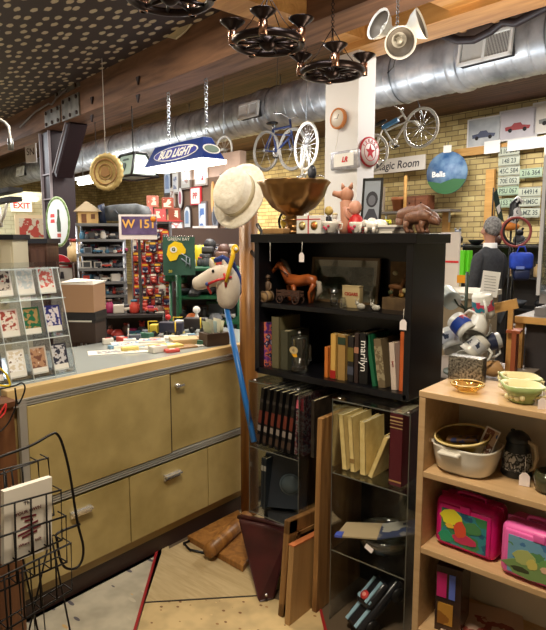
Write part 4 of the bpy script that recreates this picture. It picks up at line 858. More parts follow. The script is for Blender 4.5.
m=MB(); m.box((0,0,.004),(.26,.2,.008),M('pink_paper',(206,176,158),.7)); m.build('pages',t); m=MB(); m.box((.02,-.02,.0085),(.16,.1,.0012),PIC('magp',((206,176,158),(150,70,60),(206,176,158),(120,90,80)),14)); m.build('printed_cover',t)
# ================= ON TOP OF BLACK CASE =================
ZC=1.5892
BRS=M('antique_brass',(168,128,78),.3,.85,c2=(112,82,50),scale=5)
q=at(292,236,y=2.12); t=T('brass_bowl','large scalloped antique brass pedestal bowl on the black bookcase','bowl',(-1.655,2.12,ZC),0)
wv=lambda a,z:1+(.035*math.sin(10*a) if z>.16 else .012*math.sin(10*a))
m=MB(); m.lathe([(0,.004),(.075,.0),(.08,.008),(.066,.016),(.04,.024),(.034,.04),(.05,.055),(.036,.068),(.05,.078),(.10,.105),(.138,.15),(.148,.185),(.163,.205),(.158,.208),(.142,.188),(.13,.15),(.09,.11),(0,.09)],BRS,wob=wv,seg=60); bo=m.build('body',t); t.scale=(1,1,1.13)
m=MB(); m.torus((0,0,.0545),.05,.004,BRS,'z'); m.build('stem_ring',t)
q=at(256,225,d=3.3); t=T('helmet_ornament','small yellow football helmet ornament with black ring at the left of the brass bowl','ornament',(-1.79+.0,2.27,ZC),0)
m=MB(); m.sph((-.02,0,.06),(.08,.06,.08),M('helmet_yellow',(240,200,40),.3)); m.build('shell',t); m=MB(); m.torus((-.02,-.0,.06),.055,.006,BLACK); m.build('ring',t)
t=T('flat_wooden_box','flat tan wooden box lying beside the foot of the brass bowl','box',(-1.70,2.03,ZC),0)
m=MB(); m.rbox((.015,.0,.012),(.12,.05,.024),ASH,.003); m.build('box',t)
q0,q1=at(295,236,y=2.02),at(319,236,y=2.02); t=T('gift_box','white box with two gold discs and a red ribbon cross','box',((q0.x+q1.x)/2,2.05,ZC),0)
w_=q1.x-q0.x; m=MB(); m.box((0,0,.038),(w_,.04,.076),WHITE); m.build('box',t,bev=.002)
m=MB(); m.box((0,0,.038),(.006,.042,.078),C((190,36,50))); m.box((0,-.0205,.06),(w_,.001,.004),C((190,36,50))); m.build('ribbon',t)
for s_,c in ((-1,(206,186,140)),(1,(206,120,60))): m=MB(); m.cyl((s_*w_*.25,-.0205,.034),(s_*w_*.25,-.023,.034),.018,M('gold_rim',(190,160,90),.3,.6)); m.cyl((s_*w_*.25,-.0228,.034),(s_*w_*.25,-.0245,.034),.012,C(c)); m.build('disc',t)
q=at(326,236,y=2.15); t=T('figurine','figurine with yellow hair and dark robe behind the rose cup','figurine',(q.x,2.17,ZC),0)
m=MB(); m.lathe([(0,0),(.024,0),(.02,.03),(.014,.065),(.012,.075),(0,.08)],C((30,26,34))); m.build('body',t); m=MB(); m.sph((0,0,.1),(.04,.038,.042),C((196,170,96))); m.build('hair',t)
PW=M('white_porcelain',(236,232,226),.2,coat=.4)
def teacup(px,y,lb,r=.038,h=.06,pic=None):
    q=at(px,236,y=y); t=T('teacup',lb,'teacup',(q.x,y,ZC),0)
    m=MB(); m.lathe([(0,.003),(r*.5,.0),(r*.55,.006),(r*.8,h*.35),(r,h*.8),(r*1.03,h),(r*.96,h),(r*.74,h*.35),(0,.01)],PW); m.build('body',t)
    m=MB(); m.tube([(r*.9,0,h*.85),(r*1.4,0,h*.8),(r*1.35,0,h*.4),(r*.75,0,h*.3)],.0035,PW); m.build('handle',t)
    m=MB()
    for a,z in ((-110,.5),(-75,.62),(-92,.38)): a=R(a); m.sph((r*.9*math.cos(a),r*.9*math.sin(a),h*z),(.014,.006,.012),C((190,60,90)))
    m.build('rose_decoration',t); return t
teacup(331,2.05,'white porcelain teacup with pink roses at the front of the bookcase top',.04,.05); teacup(356,2.04,'small white teacup with pink roses beside the red doll',.028,.045)
q=at(336,225,y=2.14); t=T('figurine','small white porcelain figurine behind the rose teacup','figurine',(q.x,2.13,ZC),0); m=MB(); m.lathe([(0,0),(.018,0),(.012,.03),(.014,.05),(.008,.062),(.0,.064)],PW); m.sph((0,0,.074),(.024,.024,.026),PW); m.build('body',t); m=MB(); m.sph((0,0,.083),(.026,.026,.014),C((214,196,150))); m.build('hat',t)
PINKD=M('skin_plastic',(206,150,128),.45)
q=at(356,222,y=2.11); t=T('doll','toy doll with bald pink head and a red jacket','doll',(q.x,2.11,ZC),0); t.scale=(1.25,1.2,1.35)
m=MB(); m.lathe([(0,0),(.028,0),(.03,.02),(.02,.05),(.01,.058),(0,.06)],C((196,40,44))); m.build('jacket',t); m=MB(); m.sph((-.004,0,.078),(.045,.044,.046),PINKD); m.sph((-.02,-.016,.076),(.012,.012,.01),PINKD); m.tube([(-.02,0,.04),(-.035,-.01,.06),(-.04,-.012,.082)],.006,PINKD); m.build('body',t)
PTR=M('terracotta_pink',(190,136,110),.55)
q=at(348,185,y=2.24); t=T('piggy_figurine','pinkish clay pig figurine perched against the brass bowl rim','figurine',(at(347,190,y=2.2).x,2.2,ZC),0)
zz=at(347,195,y=2.2).z-ZC
m=MB(); m.lathe([(0,0),(.03,0),(.034,.03),(.026,.06),(.03,zz-.03),(0,zz-.01)],PTR); m.sph((0,0,zz),(.065,.05,.07),PTR,rot=(0,20,0)); m.tube([(-.02,0,zz),(-.045,-.01,zz+.005),(-.062,-.015,zz+.01)],[.02,.013,.012],PTR); m.build('body',t)
for s_ in(-1,1): m=MB(); m.cyl((s_*.018,0,zz+.028),(s_*.026,0,zz+.052),.012,PTR,.003,8); m.build('ear',t)
q=at(371,214,y=2.2); z0=ZC; t=T('picture_frame','black framed dark portrait photograph standing on the bookcase','picture frame',(q.x-.004,2.2,ZC),0,rot=(-8,0,12))
hh=at(371,177,y=2.2).z-ZC; w_=.088
m=MB()
for c,s_ in (((0,0,.004),(w_,.01,.009)),((0,0,hh-.004),(w_,.01,.009)),((-w_/2+.004,0,hh/2),(.009,.01,hh)),((w_/2-.004,0,hh/2),(.009,.01,hh))): m.box(c,s_,BLACK)
m.build('frame',t); m=MB(); m.box((0,.002,hh/2),(w_-.01,.004,hh-.01),M('photo_grey',(150,160,174),.3)); m.build('photograph',t)
m=MB(); m.prism([(.026*math.cos(a*PI/8),.034*math.sin(a*PI/8)) for a in range(16)],.001,C((44,46,56)),c=(0,-.001,hh*.62)); m.prism([(-.036,-hh*.28),(.036,-hh*.28),(.03,-.01),(.012,.03),(-.012,.03),(-.03,-.01)],.001,C((56,60,72)),c=(0,-.0008,hh*.32)); m.prism([(.016*math.cos(a*PI/8),.022*math.sin(a*PI/8)) for a in range(16)],.001,C((100,104,116)),c=(0,-.0016,hh*.6)); m.build('portrait',t)
m=MB(); m.box((0,.03,hh*.3),(.03,.003,hh*.6),BLACK,rot=(18,0,0)); m.build('easel_back',t)
def elephant(px,y,s,lb,rz=0):
    q=at(px,236,y=y); t=T('elephant_figurine',lb,'figurine',(q.x,y,ZC),rz,'white elephant figurines')
    m=MB(); m.sph((0,0,.032*s),(.06*s,.036*s,.038*s),PW); m.sph((-.03*s,0,.04*s),(.03*s,.03*s,.032*s),PW); m.tube([(-.042*s,0,.036*s),(-.052*s,0,.022*s),(-.05*s,0,.006*s),(-.058*s,0,.004*s)],[.007*s,.006*s,.004*s,.003*s],PW)
    for a in(-.018,.018):
        for b_ in (-.01,.01): m.cyl((a*s,b_*s,.026*s),(a*s,b_*s,0),.008*s,PW,.007*s,8)
    m.build('body',t)
    for b_ in(-1,1): m=MB(); m.sph((-.024*s,b_*.018*s,.042*s),(.02*s,.006*s,.028*s),PW,rot=(0,0,b_*20)); m.build('ear',t)
elephant(371,2.03,.95,'white porcelain elephant in front of the black framed portrait'); elephant(379,2.08,1.1,'larger white porcelain elephant right of the black framed portrait',20)
q=at(388,215,y=2.24); t=T('flower_ornament','small bunch of yellow and green flowers behind the papers','flowers',(q.x,2.22,ZC),0)
m=MB(); m.lathe([(0,0),(.016,0),(.02,.03),(.018,.03),(0,.01)],PW); m.build('vase',t)
m=MB()
for k in range(14): a=k*2.4; r_=.005+.0016*k; m.sph((r_*math.cos(a),r_*math.sin(a),.045+.008*math.sin(k*1.7)),(.015,.015,.013),C((214,214,50)) if k%3 else C((60,110,50)))
m.build('blossom',t)
for i in range(4):
    q=at(391,233,y=2.10); t=book(q.x+.002*i-.045,2.08-.003*i,ZC+.004+.0085*i,.001,.001,.001,(1,1,1),'x',None) if False else T('booklet','thin pale booklet, %s in the small stack beside the bears'%['lowest','second from bottom','third from bottom','topmost'][i],'booklet',(q.x,2.10,ZC+.008*i),5*i-6,'stack of booklets on the bookcase')
    m=MB(); m.box((0,0,.004),(.08,.1,.0072),[PAPER,C((180,176,170)),C((120,116,120)),PAPER][i]); m.build('pages',t)
BW=G('bear_wood',(128,88,66),(92,60,46),(6,1,6),14,.5,.2)
def bear(px,pyb,y,s,lb,rz=0):
    q=at(px,pyb,y=y); t=T('carved_bear',lb,'figurine',(q.x,y,ZC),rz,'carved wooden bears')
    m=MB(); m.tube([(-.075*s,0,.062*s),(-.06*s,0,.07*s),(-.03*s,0,.075*s),(.01*s,0,.078*s),(.03*s,0,.086*s),(.05*s,0,.078*s),(.07*s,0,.066*s)],[.012*s,.028*s,.034*s,.034*s,.034*s,.027*s,.018*s],BW,16)
    m.tube([(.06*s,0,.07*s),(.085*s,0,.06*s),(.10*s,0,.05*s),(.112*s,0,.045*s)],[.02*s,.022*s,.014*s,.009*s],BW,14)
    for x,k in((-.055,-1),(-.048,1),(.03,-1),(.038,1)): m.tube([(x*s,k*.014*s,.06*s),((x-.006)*s,k*.016*s,.03*s),((x+.002)*s,k*.016*s,.008*s),((x+.014)*s,k*.016*s,.004*s)],[.02*s,.013*s,.011*s,.009*s],BW,10)
    m.build('body',t)
    for k in(-1,1): m=MB(); m.sph((.078*s,k*.014*s,.08*s),(.012*s,.006*s,.013*s),BW); m.build('ear',t)
bear(414,232,2.21,1.0,'larger carved wooden bear standing behind the smaller one'); bear(418,232,2.09,.76,'smaller carved wooden bear in front, nose down')
# ================= ON THE COLUMN =================
def onv(px,py,v): return at(px,py,v=v)
q=onv(340,119,3.19); t=T('wall_clock','small round orange rimmed clock high on the white column','clock',tuple(q),RB)
m=MB(); m.lathe([(0,0),(.068,0),(.074,.006),(.074,.03),(.064,.036),(.06,.03)],M('orange_rim',(196,124,66),.4),rot=(90,0,0)); m.build('rim',t); m=MB(); m.cyl((0,-.0,0),(0,-.03,0),.062,C((222,216,206))); m.build('face',t)
m=MB(); m.box((.008,-.0312,.012),(.004,.002,.034),BLACK,rot=(0,30,0)); m.box((-.014,-.0312,.0),(.03,.002,.003),BLACK); m.build('hands',t)
m=MB(); m.cyl((-.0,-.01,-.07),(-.03,-.01,-.21),.0025,STRING,seg=5); m.build('cord',t)
q=onv(345,160,3.17); t=T('plastic_bag','clear crinkled bag with red lettering hung on the white column','bag',tuple(q),RB)
m=MB(); m.rbox((0,0,0),(.27,.03,.13),M('foil_bag',(196,196,204),.25,.3,c2=(150,152,162),scale=18,bump=.6),.012); m.box((0,-.0155,.0),(.19,.002,.09),WHITE); m.build('bag',t); text('LR',.05,C((200,40,44)),t,(.01,-.018,.0),bold=.002,shear=.3)
u0=-2.82
q=at(369,152,u=u0); t=T('round_sign','round white sign with a red star on the side of the white column','sign',tuple(q),90+RB)
RS=C((176,36,50)); m=MB(); m.cyl((0,0,0),(0,-.008,0),.105,RS,seg=40); m.build('rim',t); m=MB(); m.cyl((0,-.008,0),(0,-.011,0),.094,C((226,214,214)),seg=40); m.build('plate',t)
m=MB(); m.torus((0,-.011,0),.062,.003,RS,'y',40,4); m.prism([((.052 if k%2==0 else .021)*math.sin(k*PI/5),(.052 if k%2==0 else .021)*math.cos(k*PI/5)) for k in range(10)],.003,RS,c=(0,-.012,0)); m.build('star',t)
for i,ch in enumerate('TEXACO'): a=R(60-i*24); text(ch,.026,RS,t,(-.078*math.sin(a),-.0125,.078*math.cos(a)),(90,-math.degrees(a),0),bold=.001)
# ================= CHANDELIERS =================
def chandelier(px,py,d,r,lb,n=4,ztop=3.0,ph=20,rz=0):
    q=at(px,py,d=d); t=T('wagon_wheel_chandelier',lb,'chandelier',tuple(q),rz,'wagon wheel chandeliers')
    m=MB(); m.torus((0,0,0),r,.02,BRONZE,'z',40,10); m.build('wheel_rim',t)
    for k in range(10):
        a=k*PI/5; m=MB(); m.cyl((.03*math.cos(a),.03*math.sin(a),0),(r*math.cos(a),r*math.sin(a),0),.009,BRONZE,seg=7); m.build('spoke',t)
    m=MB(); m.lathe([(0,-.04),(.02,-.035),(.045,-.015),(.045,.02),(.02,.035),(.012,.06),(0,.06)],BRONZE); m.build('hub',t)
    for k in range(n):
        a=R(ph)+k*2*PI/n; x,y=(r+.01)*math.cos(a),(r+.01)*math.sin(a)
        m=MB(); m.lathe([(.016,-.02),(.022,-.018),(.022,.045),(.016,.05)],COPPER,c=(x,y,0)); cu=m.build('candle_cup',t)
        m=MB(); m.lathe([(.018,.045),(.022,.055),(.03,.062),(.056,.082),(.064,.09),(.060,.092),(.03,.07),(0,.06)],BRONZE,c=(x,y,0)); m.build('bell_shade',t)
        m=MB(); m.tube([(x*.9,y*.9,.01),(x*.5,y*.5,.09),(x*.15,y*.15,.19),(0,0,.23)],.0025,BRONZE,6); m.build('arm',t)
    m=MB(); zt=ztop-q.z
    k=0
    z=.22
    while z<zt: m.torus((0,0,z),.009,.002,BRONZE,'y' if k%2 else 'x',8,4,1); z+=.015; k+=1
    m.build('chain',t); return t
chandelier(268,43,3.1,.17,'dark wagon wheel chandelier in the middle, in front of the old beam',5,3.2,10,5)
chandelier(332,72,3.4,.165,'dark wagon wheel chandelier nearest the white column',4,3.72,20,20)
chandelier(170,-3,2.9,.19,'dark wagon wheel chandelier cut off by the top edge of the frame',5,3.2,35,0)
# bell flood lamp
WBL=M('white_enamel_lamp',(225,222,214),.3); 
q=at(397,36,d=3.1); t=T('hanging_lamp','white three-headed bell spotlight hanging near the top centre right','lamp',tuple(q),0)
_c=Vector((.6,-.78,-.2)); _rr=Vector((.766,.643,0)); _u=Vector((0,0,1))
for k,dr in enumerate((_c*.45-_rr*.75+_u*.35,_c*.45+_rr*.75+_u*.35,_c*.9-_u*.35)):
    dv=Vector(dr).normalized(); e=dv.to_track_quat('Z','Y').to_euler(); rot=[math.degrees(a) for a in e]
    m=MB(); m.lathe([(0,0),(.018,.0),(.024,.02),(.03,.045),(.06,.075),(.075,.105),(.078,.112),(.074,.112),(.055,.08),(.024,.05),(0,.045)],WBL,c=dv*.02,rot=rot,seg=28); sh=m.build('bell_shade',t)
    m=MB(); m.lathe([(.026,.052),(.052,.082),(.068,.106),(.066,.107)],M('shade_inside',(120,112,104),.4),c=dv*.018,rot=rot); m.sph(dv*.085,(.035,.035,.035),M('bulb_off',(200,196,184),.2)); m.build('bulb',t)
m=MB(); m.sph((0,0,.02),(.06,.06,.06),WBL); m.build('hub',t)
m=MB(); z=.05;k=0
while z<3.72-q.z: m.torus((0,0,z),.008,.002,STEEL,'y' if k%2 else 'x',8,4); z+=.013;k+=1
m.build('chain',t); m=MB(); m.tube([(0,0,-.01),(.005,-.01,-.09),(-.01,-.01,-.15),(-.05,0,-.17)],.0025,BLACK,5); m.build('pull_cord',t)
# ================= HANGING LAMPS =================
LBLU=M('lamp_blue',(22,48,120),.3); LGL=M('lamp_glow',(255,252,240),.5,emit=3.0)
q=at(180,153,d=5.0); Lx=.98
c0=at(206,152,d=4.85); t=T('pool_table_lamp','blue trapezoid hanging beer lamp with glowing white underside','lamp',tuple(c0),RB)
def fr(x0,x1,y0,y1,z0,inx,iny,z1): return [(x0,y0,z0),(x1,y0,z0),(x1,y1,z0),(x0,y1,z0),(x0+inx,y0+iny,z1),(x1-inx,y0+iny,z1),(x1-inx,y1-iny,z1),(x0+inx,y1-iny,z1)]
m=MB(); m.hull8(fr(-.93,.04,-.06,.16,-.05,.09,.07,.13),LBLU); m.build('shade',t,bev=.004)
m=MB(); m.hull8(fr(-.94,.05,-.07,.17,-.085,0,0,-.052),LGL); m.build('diffuser',t)
sl=math.degrees(math.atan2(.18,.07))
m=MB(); m.prism([(.36*math.cos(k*PI/16),.068*math.sin(k*PI/16)) for k in range(32)],.004,WHITE,c=(-.43,-.030,.035),rot=(-(90-sl),0,0)); m.prism([(.345*math.cos(k*PI/16),.06*math.sin(k*PI/16)) for k in range(32)],.004,C((30,40,150)),c=(-.43,-.0325,.034),rot=(-(90-sl),0,0)); m.build('oval_badge',t)
text('BUD LIGHT',.105,WHITE,t,(-.43,-.037,.032),(sl,0,0),bold=.004,shear=.25,sx=.98)
m=MB(); m.prism([(.085*math.cos(k*PI/12),.045*math.sin(k*PI/12)) for k in range(24)],.004,WHITE,c=(.0,.055,.03),rot=(-24,0,90)); m.prism([(.072*math.cos(k*PI/12),.034*math.sin(k*PI/12)) for k in range(24)],.006,C((110,130,120)),c=(.0,.055,.03),rot=(-24,0,90)); m.build('end_badge',t)
for x in(-.72,-.12):
    m=MB(); z=.12;k=0
    while z<3.2-c0.z+.5: m.torus((x,.09,z),.016,.0035,STEEL,'y' if k%2 else 'x',8,4); z+=.026;k+=1
    m.build('chain',t)
c1=at(135,168,d=6.0); t=T('hanging_lamp','black edged hanging lamp with pale glass panels beside the blue beer lamp','lamp',tuple(c1),RB)
BG=M('pale_panel',(150,172,160),.4)
m=MB(); m.hull8(fr(-.26,.2,-.14,.14,-.09,.08,.08,.13),BG); m.build('panels',t); F_=fr(-.265,.205,-.145,.145,-.092,.082,.082,.132); m=MB()
for a,b_ in ((0,1),(1,2),(2,3),(3,0),(4,5),(5,6),(6,7),(7,4),(0,4),(1,5),(2,6),(3,7)): m.cyl(F_[a],F_[b_],.014,BLACK,seg=6)
m.build('frame',t); m=MB(); m.prism([(.05*math.cos(k*PI/8),.05*math.sin(k*PI/8)) for k in range(16)],.006,C((60,76,72)),c=(-.03,-.115,.0),rot=(-20,0,0)); m.prism([(-.06,0),(.06,0),(.05,.018),(-.05,.018)],.006,C((60,76,72)),c=(-.03,-.085,.07),rot=(-20,0,0)); m.build('printed_figure',t)
m=MB(); m.cyl((-.03,0,.13),(-.03,0,3.72-c1.z),.006,BLACK,seg=5); m.build('cord',t)
c2=at(106,172,d=5.6); t=T('gold_disc','round fluted gold tin disc hanging left of the lamps','hanging ornament',tuple(c2),25)
GO=M('gold_tin',(196,172,112),.5,.25); m=MB(); m.lathe([(0,0),(.13,0),(.135,.012),(.165,.012),(.175,-.01),(.175,-.014),(0,-.012)],GO,rot=(90,0,0),wob=lambda a,z:1+.025*math.sin(20*a),seg=80); m.build('disc',t)
m=MB(); m.torus((0,-.014,0),.115,.007,C((150,110,60))); m.torus((0,-.014,0),.07,.005,C((150,110,60))); m.prism([(-.05,-.03),(.0,-.05),(.05,-.02),(.03,.04),(-.03,.05)],.006,C((150,112,66)),c=(0,-.016,0)); m.build('embossing',t)
m=MB(); m.cyl((0,0,.17),(0,0,3.72-c2.z),.003,STRING,seg=5); m.build('cord',t)
# ================= BICYCLES =================
def wheel(m,c,r,tm,rm,n=16,tr=.016):
    m.torus(c,r,tr,tm,'y',40,8); m.torus(c,r-tr*1.3,tr*.5,rm,'y',40,5)
    for k in range(n): a=2*PI*k/n; m.cyl(c,(c[0]+(r-.02)*math.cos(a),c[1],c[2]+(r-.02)*math.sin(a)),.0035,rm,seg=4)
    m.cyl((c[0],-.04,c[2]),(c[0],.04,c[2]),.02,rm,seg=8)
def bicycle(name,label,loc,rot,r,frame,tire,rim,L=.72,n=14):
    t=T(name,label,'bicycle',loc,0,'bicycles hanging from the ceiling',rot=rot); s=r/.25
    for x in(-L/2,L/2): m=MB(); wheel(m,(x,0,0),r,tire,rim,n); m.build('wheel',t)
    F_=lambda x,z,y=0:(x*s,y,z*s)
    m=MB(); bb=F_(-.05,-.02); st_=F_(-.14,.26); hd=F_(.20,.28); hd2=F_(.235,.17)
    for a,b_,rr in ((bb,st_,.014),(bb,hd2,.016),(st_,hd,.014),(F_(-.12,.2),hd2,.012)): m.cyl(a,b_,rr,frame,seg=8)
    for y in(-.03,.03): m.cyl((-L/2,y,0),bb,.009,frame,seg=6); m.cyl((-L/2,y,0),st_,.009,frame,seg=6)
    m.build('frame',t)
    m=MB()
    for y in(-.035,.035): m.tube([hd2,(L/2-.05,y,.12*s),(L/2,y,0)],.010,frame,6)
    m.cyl(hd2,F_(.18,.36),.013,frame,seg=8); m.build('fork',t)
    m=MB(); m.tube([F_(.10,.42,-.2),F_(.16,.42,-.12),F_(.18,.37,0),F_(.16,.42,.12),F_(.10,.42,.2)],.009,CHROME,7); m.build('handlebar',t)
    m=MB(); m.cyl(st_,F_(-.155,.32),.01,CHROME,seg=6); m.sph(F_(-.16,.34),(.2,.11,.05),tire if tire==WHITE else BLACK); m.build('saddle',t)
    m=MB(); m.torus(bb,.06,.008,CHROME,'y',20,5); m.cyl(F_(-.05,-.02,-.05),F_(.03,-.1,-.05),.007,CHROME,seg=5); m.cyl(F_(-.05,-.02,.05),F_(-.13,.06,.05),.007,CHROME,seg=5); m.box(F_(.035,-.105,-.08),(.06,.05,.015),BLACK); m.box(F_(-.135,.065,.08),(.06,.05,.015),BLACK); m.build('crank',t)
    return t
DKT=M('grey_tyre',(168,164,156),.45,.3); WTY=M('white_tyre',(232,228,216),.5)
q=at(396,141,d=8.2); t=bicycle('bicycle','white framed bicycle with white tyres and blue seat post hanging against the yellow brick wall',tuple(q),(0,-18,RB+4),.25,WTY,WTY,CHROME,L=.80)
m=MB(); m.box((-.02,0,.26),(.26,.05,.05),C((90,150,200))); m.build('blue_tank',t); m=MB(); m.cyl((.47,0,.0),(.44,0,.55),.006,STEEL,seg=5); m.cyl((.44,0,.55),(.44,0,3.72-q.z+.1),.005,STEEL,seg=5); m.build('hanging_hook',t)
q=at(279,150,d=7.4); t=bicycle('bicycle','small blue framed bicycle with thin grey wheels hanging behind the white upended one',tuple(q),(0,4,RB),.24,C((34,52,104)),DKT,DKT,L=.50,n=6)
m=MB(); m.cyl((-.1,0,.1),(-.1,0,3.72-q.z),.004,STEEL,seg=5); m.build('hanging_hook',t)
q=at(306,146,d=6.6); t=T('bicycle','white child bicycle hung upended by its front wheel in front of the blue bicycle','bicycle',tuple(q),-24,'bicycles hanging from the ceiling')
m=MB(); wheel(m,(0,0,0),.25,WTY,CHROME,22,.014); m.build('wheel',t)
m=MB()
for y in(-.05,.05): m.tube([(0,y,0),(-.02,y,-.22),(-.03,0,-.34)],.012,WTY,7)
m.cyl((-.03,0,-.34),(-.02,0,-.48),.016,WTY); m.build('fork',t)
m=MB(); m.tube([(0,0,0),(-.11,0,-.33)],.011,WTY,6); m.tube([(0,0,0),(.13,0,-.33)],.011,WTY,6); m.tube([(-.14,0,-.33),(.18,0,-.26)],.012,WTY,6); m.tube([(-.02,0,-.48),(.02,0,-1.0)],.016,WTY,8); m.tube([(-.03,0,-.36),(.10,0,-.95)],.012,WTY,8); m.build('frame',t)
m=MB(); wheel(m,(.06,0,-1.0),.2,WTY,CHROME,14,.018); m.build('wheel',t)
m=MB(); m.tube([(.18,-.2,-.36),(.14,-.1,-.32),(-.0,0,-.36),(.14,.1,-.32),(.18,.2,-.36)],.009,CHROME,6); m.build('handlebar',t); m=MB(); m.sph((.14,0,-.3),(.1,.1,.16),C((24,24,30))); m.build('saddle',t)
m=MB(); m.cyl((0,0,.25),(0,0,3.72-q.z),.004,STEEL,seg=5); m.build('hanging_hook',t)
# extra bike wheel right of the blue lamp
q=at(224,150,d=7.6); t=T('bicycle_wheel','loose grey bicycle wheel hanging at the right end of the blue beer lamp','wheel',tuple(q),RB); m=MB(); wheel(m,(0,0,0),.17,DKT,DKT,10,.012); m.build('tyre_and_spokes',t); m=MB(); m.cyl((0,0,.17),(0,0,3.72-q.z),.004,STEEL,seg=5); m.build('hanging_hook',t)
# ================= OVAL SIGNS ON POST =================
q=at(58,222,v=2.5); t=T('oval_sign','tall oval soda bottle sign hung on the dark steel post','sign',(q.x,q.y,q.z),40)
W_,H_=.135,.285
m=MB(); m.prism([(W_*math.cos(k*PI/24),H_*math.sin(k*PI/24)) for k in range(48)],.012,C((196,214,176))); m.build('rim',t)
m=MB(); m.prism([(W_*.86*math.cos(k*PI/24),H_*.88*math.sin(k*PI/24)) for k in range(48)],.006,C((226,232,236)),c=(0,-.008,0)); m.build('plate',t)
m=MB(); m.prism([(-.02,-.12),(.02,-.12),(.022,-.02),(.01,.06),(.01,.13),(-.01,.13),(-.01,.06),(-.022,-.02)],.006,C((70,90,72)),c=(.012,-.012,.01)); m.prism([(-.02,-.02),(.02,-.02),(.02,.02),(-.02,.02)],.007,C((190,90,80)),c=(.012,-.0125,-.15)); m.build('printed_bottle',t)
m=MB(); m.ring([(W_*.93*math.cos(k*PI/32),-.008,H_*.94*math.sin(k*PI/32)) for k in range(64)],[.006+.005*(k%3==0) for k in range(64)],C((110,140,80)),6,True)
m.build('leaf_border',t)
for i in range(2): m=MB(); m.prism([(-.024,-.02),(.022,-.016),(.02,.02),(-.02,.018)],.003,C((214,90,90)),c=(-.055,-.012,.07-i*.06)); m.build('red_mark',t)
q=at(60,270,v=2.5); t=T('round_sign','red and white round sign hung on the post below the oval sign','sign',tuple(q),40)
rr=.155; m=MB(); m.prism([(rr*math.cos(k*PI/20),rr*1.15*math.sin(k*PI/20)) for k in range(40)],.012,C((228,226,224))); m.build('plate',t)
m=MB(); m.prism([(rr*.98*math.cos(k*PI/20),rr*1.13*math.sin(k*PI/20)+0) for k in range(1,20)],.006,C((196,34,52)),c=(0,-.008,0)); m.build('red_top',t)
m=MB(); m.box((0,-.0125,.05),(.2,.002,.016),WHITE); m.box((0,-.0125,.09),(.13,.002,.01),WHITE); m.prism([(-.02,-.1),(.03,-.1),(.02,-.02),(-.01,-.02)],.004,C((60,60,70)),c=(0.02,-.01,0)); m.build('printed_pattern',t)
# ================= LEFT BACK FURNITURE =================
def cabinet(name,lb,px0,px1,pyt,d,c,rz=40,dp=.35):
    a,b_=at(px0,pyt,d=d),at(px1,pyt,d=d); w_=(b_-a).length; cen=(a+b_)/2; t=T(name,lb,'cabinet',(cen.x,cen.y,0),rz)
    m=MB(); m.box((0,dp/2,cen.z/2),(w_,dp,cen.z-.02),c); m.build('body',t); m=MB(); m.box((0,dp/2,cen.z-.01),(w_+.04,dp+.04,.05),C((26,28,36))); m.build('top',t)
    for s_ in(-1,1): m=MB(); m.box((s_*w_/4,-.008,cen.z/2),(w_/2-.03,.018,cen.z-.2),c); dr=m.build('door',t); m=MB(); m.sph((s_*.04,-.025,cen.z*.6),(.03,.03,.03),STEEL); m.build('knob',dr)
    return t
cabinet('cabinet','cream sided display cabinet with a dark top at the far left',-14,12,236,5.6,C((206,198,172)))
cabinet('cabinet','dark brown wooden cabinet with a black top beside the cream one',13,46,240,6.2,G('dkbrown',(84,54,42),(60,38,30),(10,10,1)))
q=at(6,205,d=5.4); t=T('bracket_shelf','dark wall rack with white wire brackets at the far left edge','rack',tuple(q),RB)
m=MB(); m.box((-.2,0,.12),(1.0,.12,.04),C((24,26,34))); m.box((-.15,0,.04),(.9,.1,.04),C((30,32,40))); m.build('rails',t); m=MB(); m.tube([(.2,-.05,0),(.1,-.05,-.1),(-.1,-.05,-.22)],.012,WHITE,6); m.tube([(0,-.05,-.02),(.02,-.05,-.2)],.01,WHITE,6); m.cyl((-.6,0,.14),(-.6,0,3.2-q.z),.008,STEEL,seg=6); m.build('brackets',t)
q=at(8,140,d=3.9); t=T('conduit','white electrical conduit curving down from the ceiling at far left','pipe',tuple(q),RB); m=MB(); m.tube([(-.5,0,.3),(-.3,0,.2),(-.05,0,.12),(.03,0,.08),(.05,0,.0),(.05,0,-.04)],.009,C((170,172,176)),8); m.build('pipe',t); m=MB(); m.cyl((.05,0,-.07),(.05,0,-.0),.018,STEEL); m.build('fitting',t)
# picture items at back left near ceiling: cables on beam
q=at(60,100,v=2.58); t=T('electrical_cable','pale cable draped along the face of the old beam','cable',tuple(q),RB); m=MB(); m.tube([(-1.4,0,-.1),(-.8,0,.0),(-.35,0,.02),(-.2,-.02,-.02),(-.1,0,.04),(.2,0,.08)],.010,C((130,122,120)),6); m.build('cable',t)
q=at(215,27,d=3.4); 
# gold leaf thing on beam corner at (172,28)
q=at(180,30,v=2.58); t=T('tin_ornament','cream tin leaf ornament on the top edge of the old beam','ornament',tuple(q),RB+10); m=MB(); m.prism([(-.16,-.02),(-.05,.0),(.0,.03),(.08,.04),(.15,.02),(.05,-.03),(-.05,-.06)],.02,C((206,194,160))); m.build('leaf',t,bev=.003)
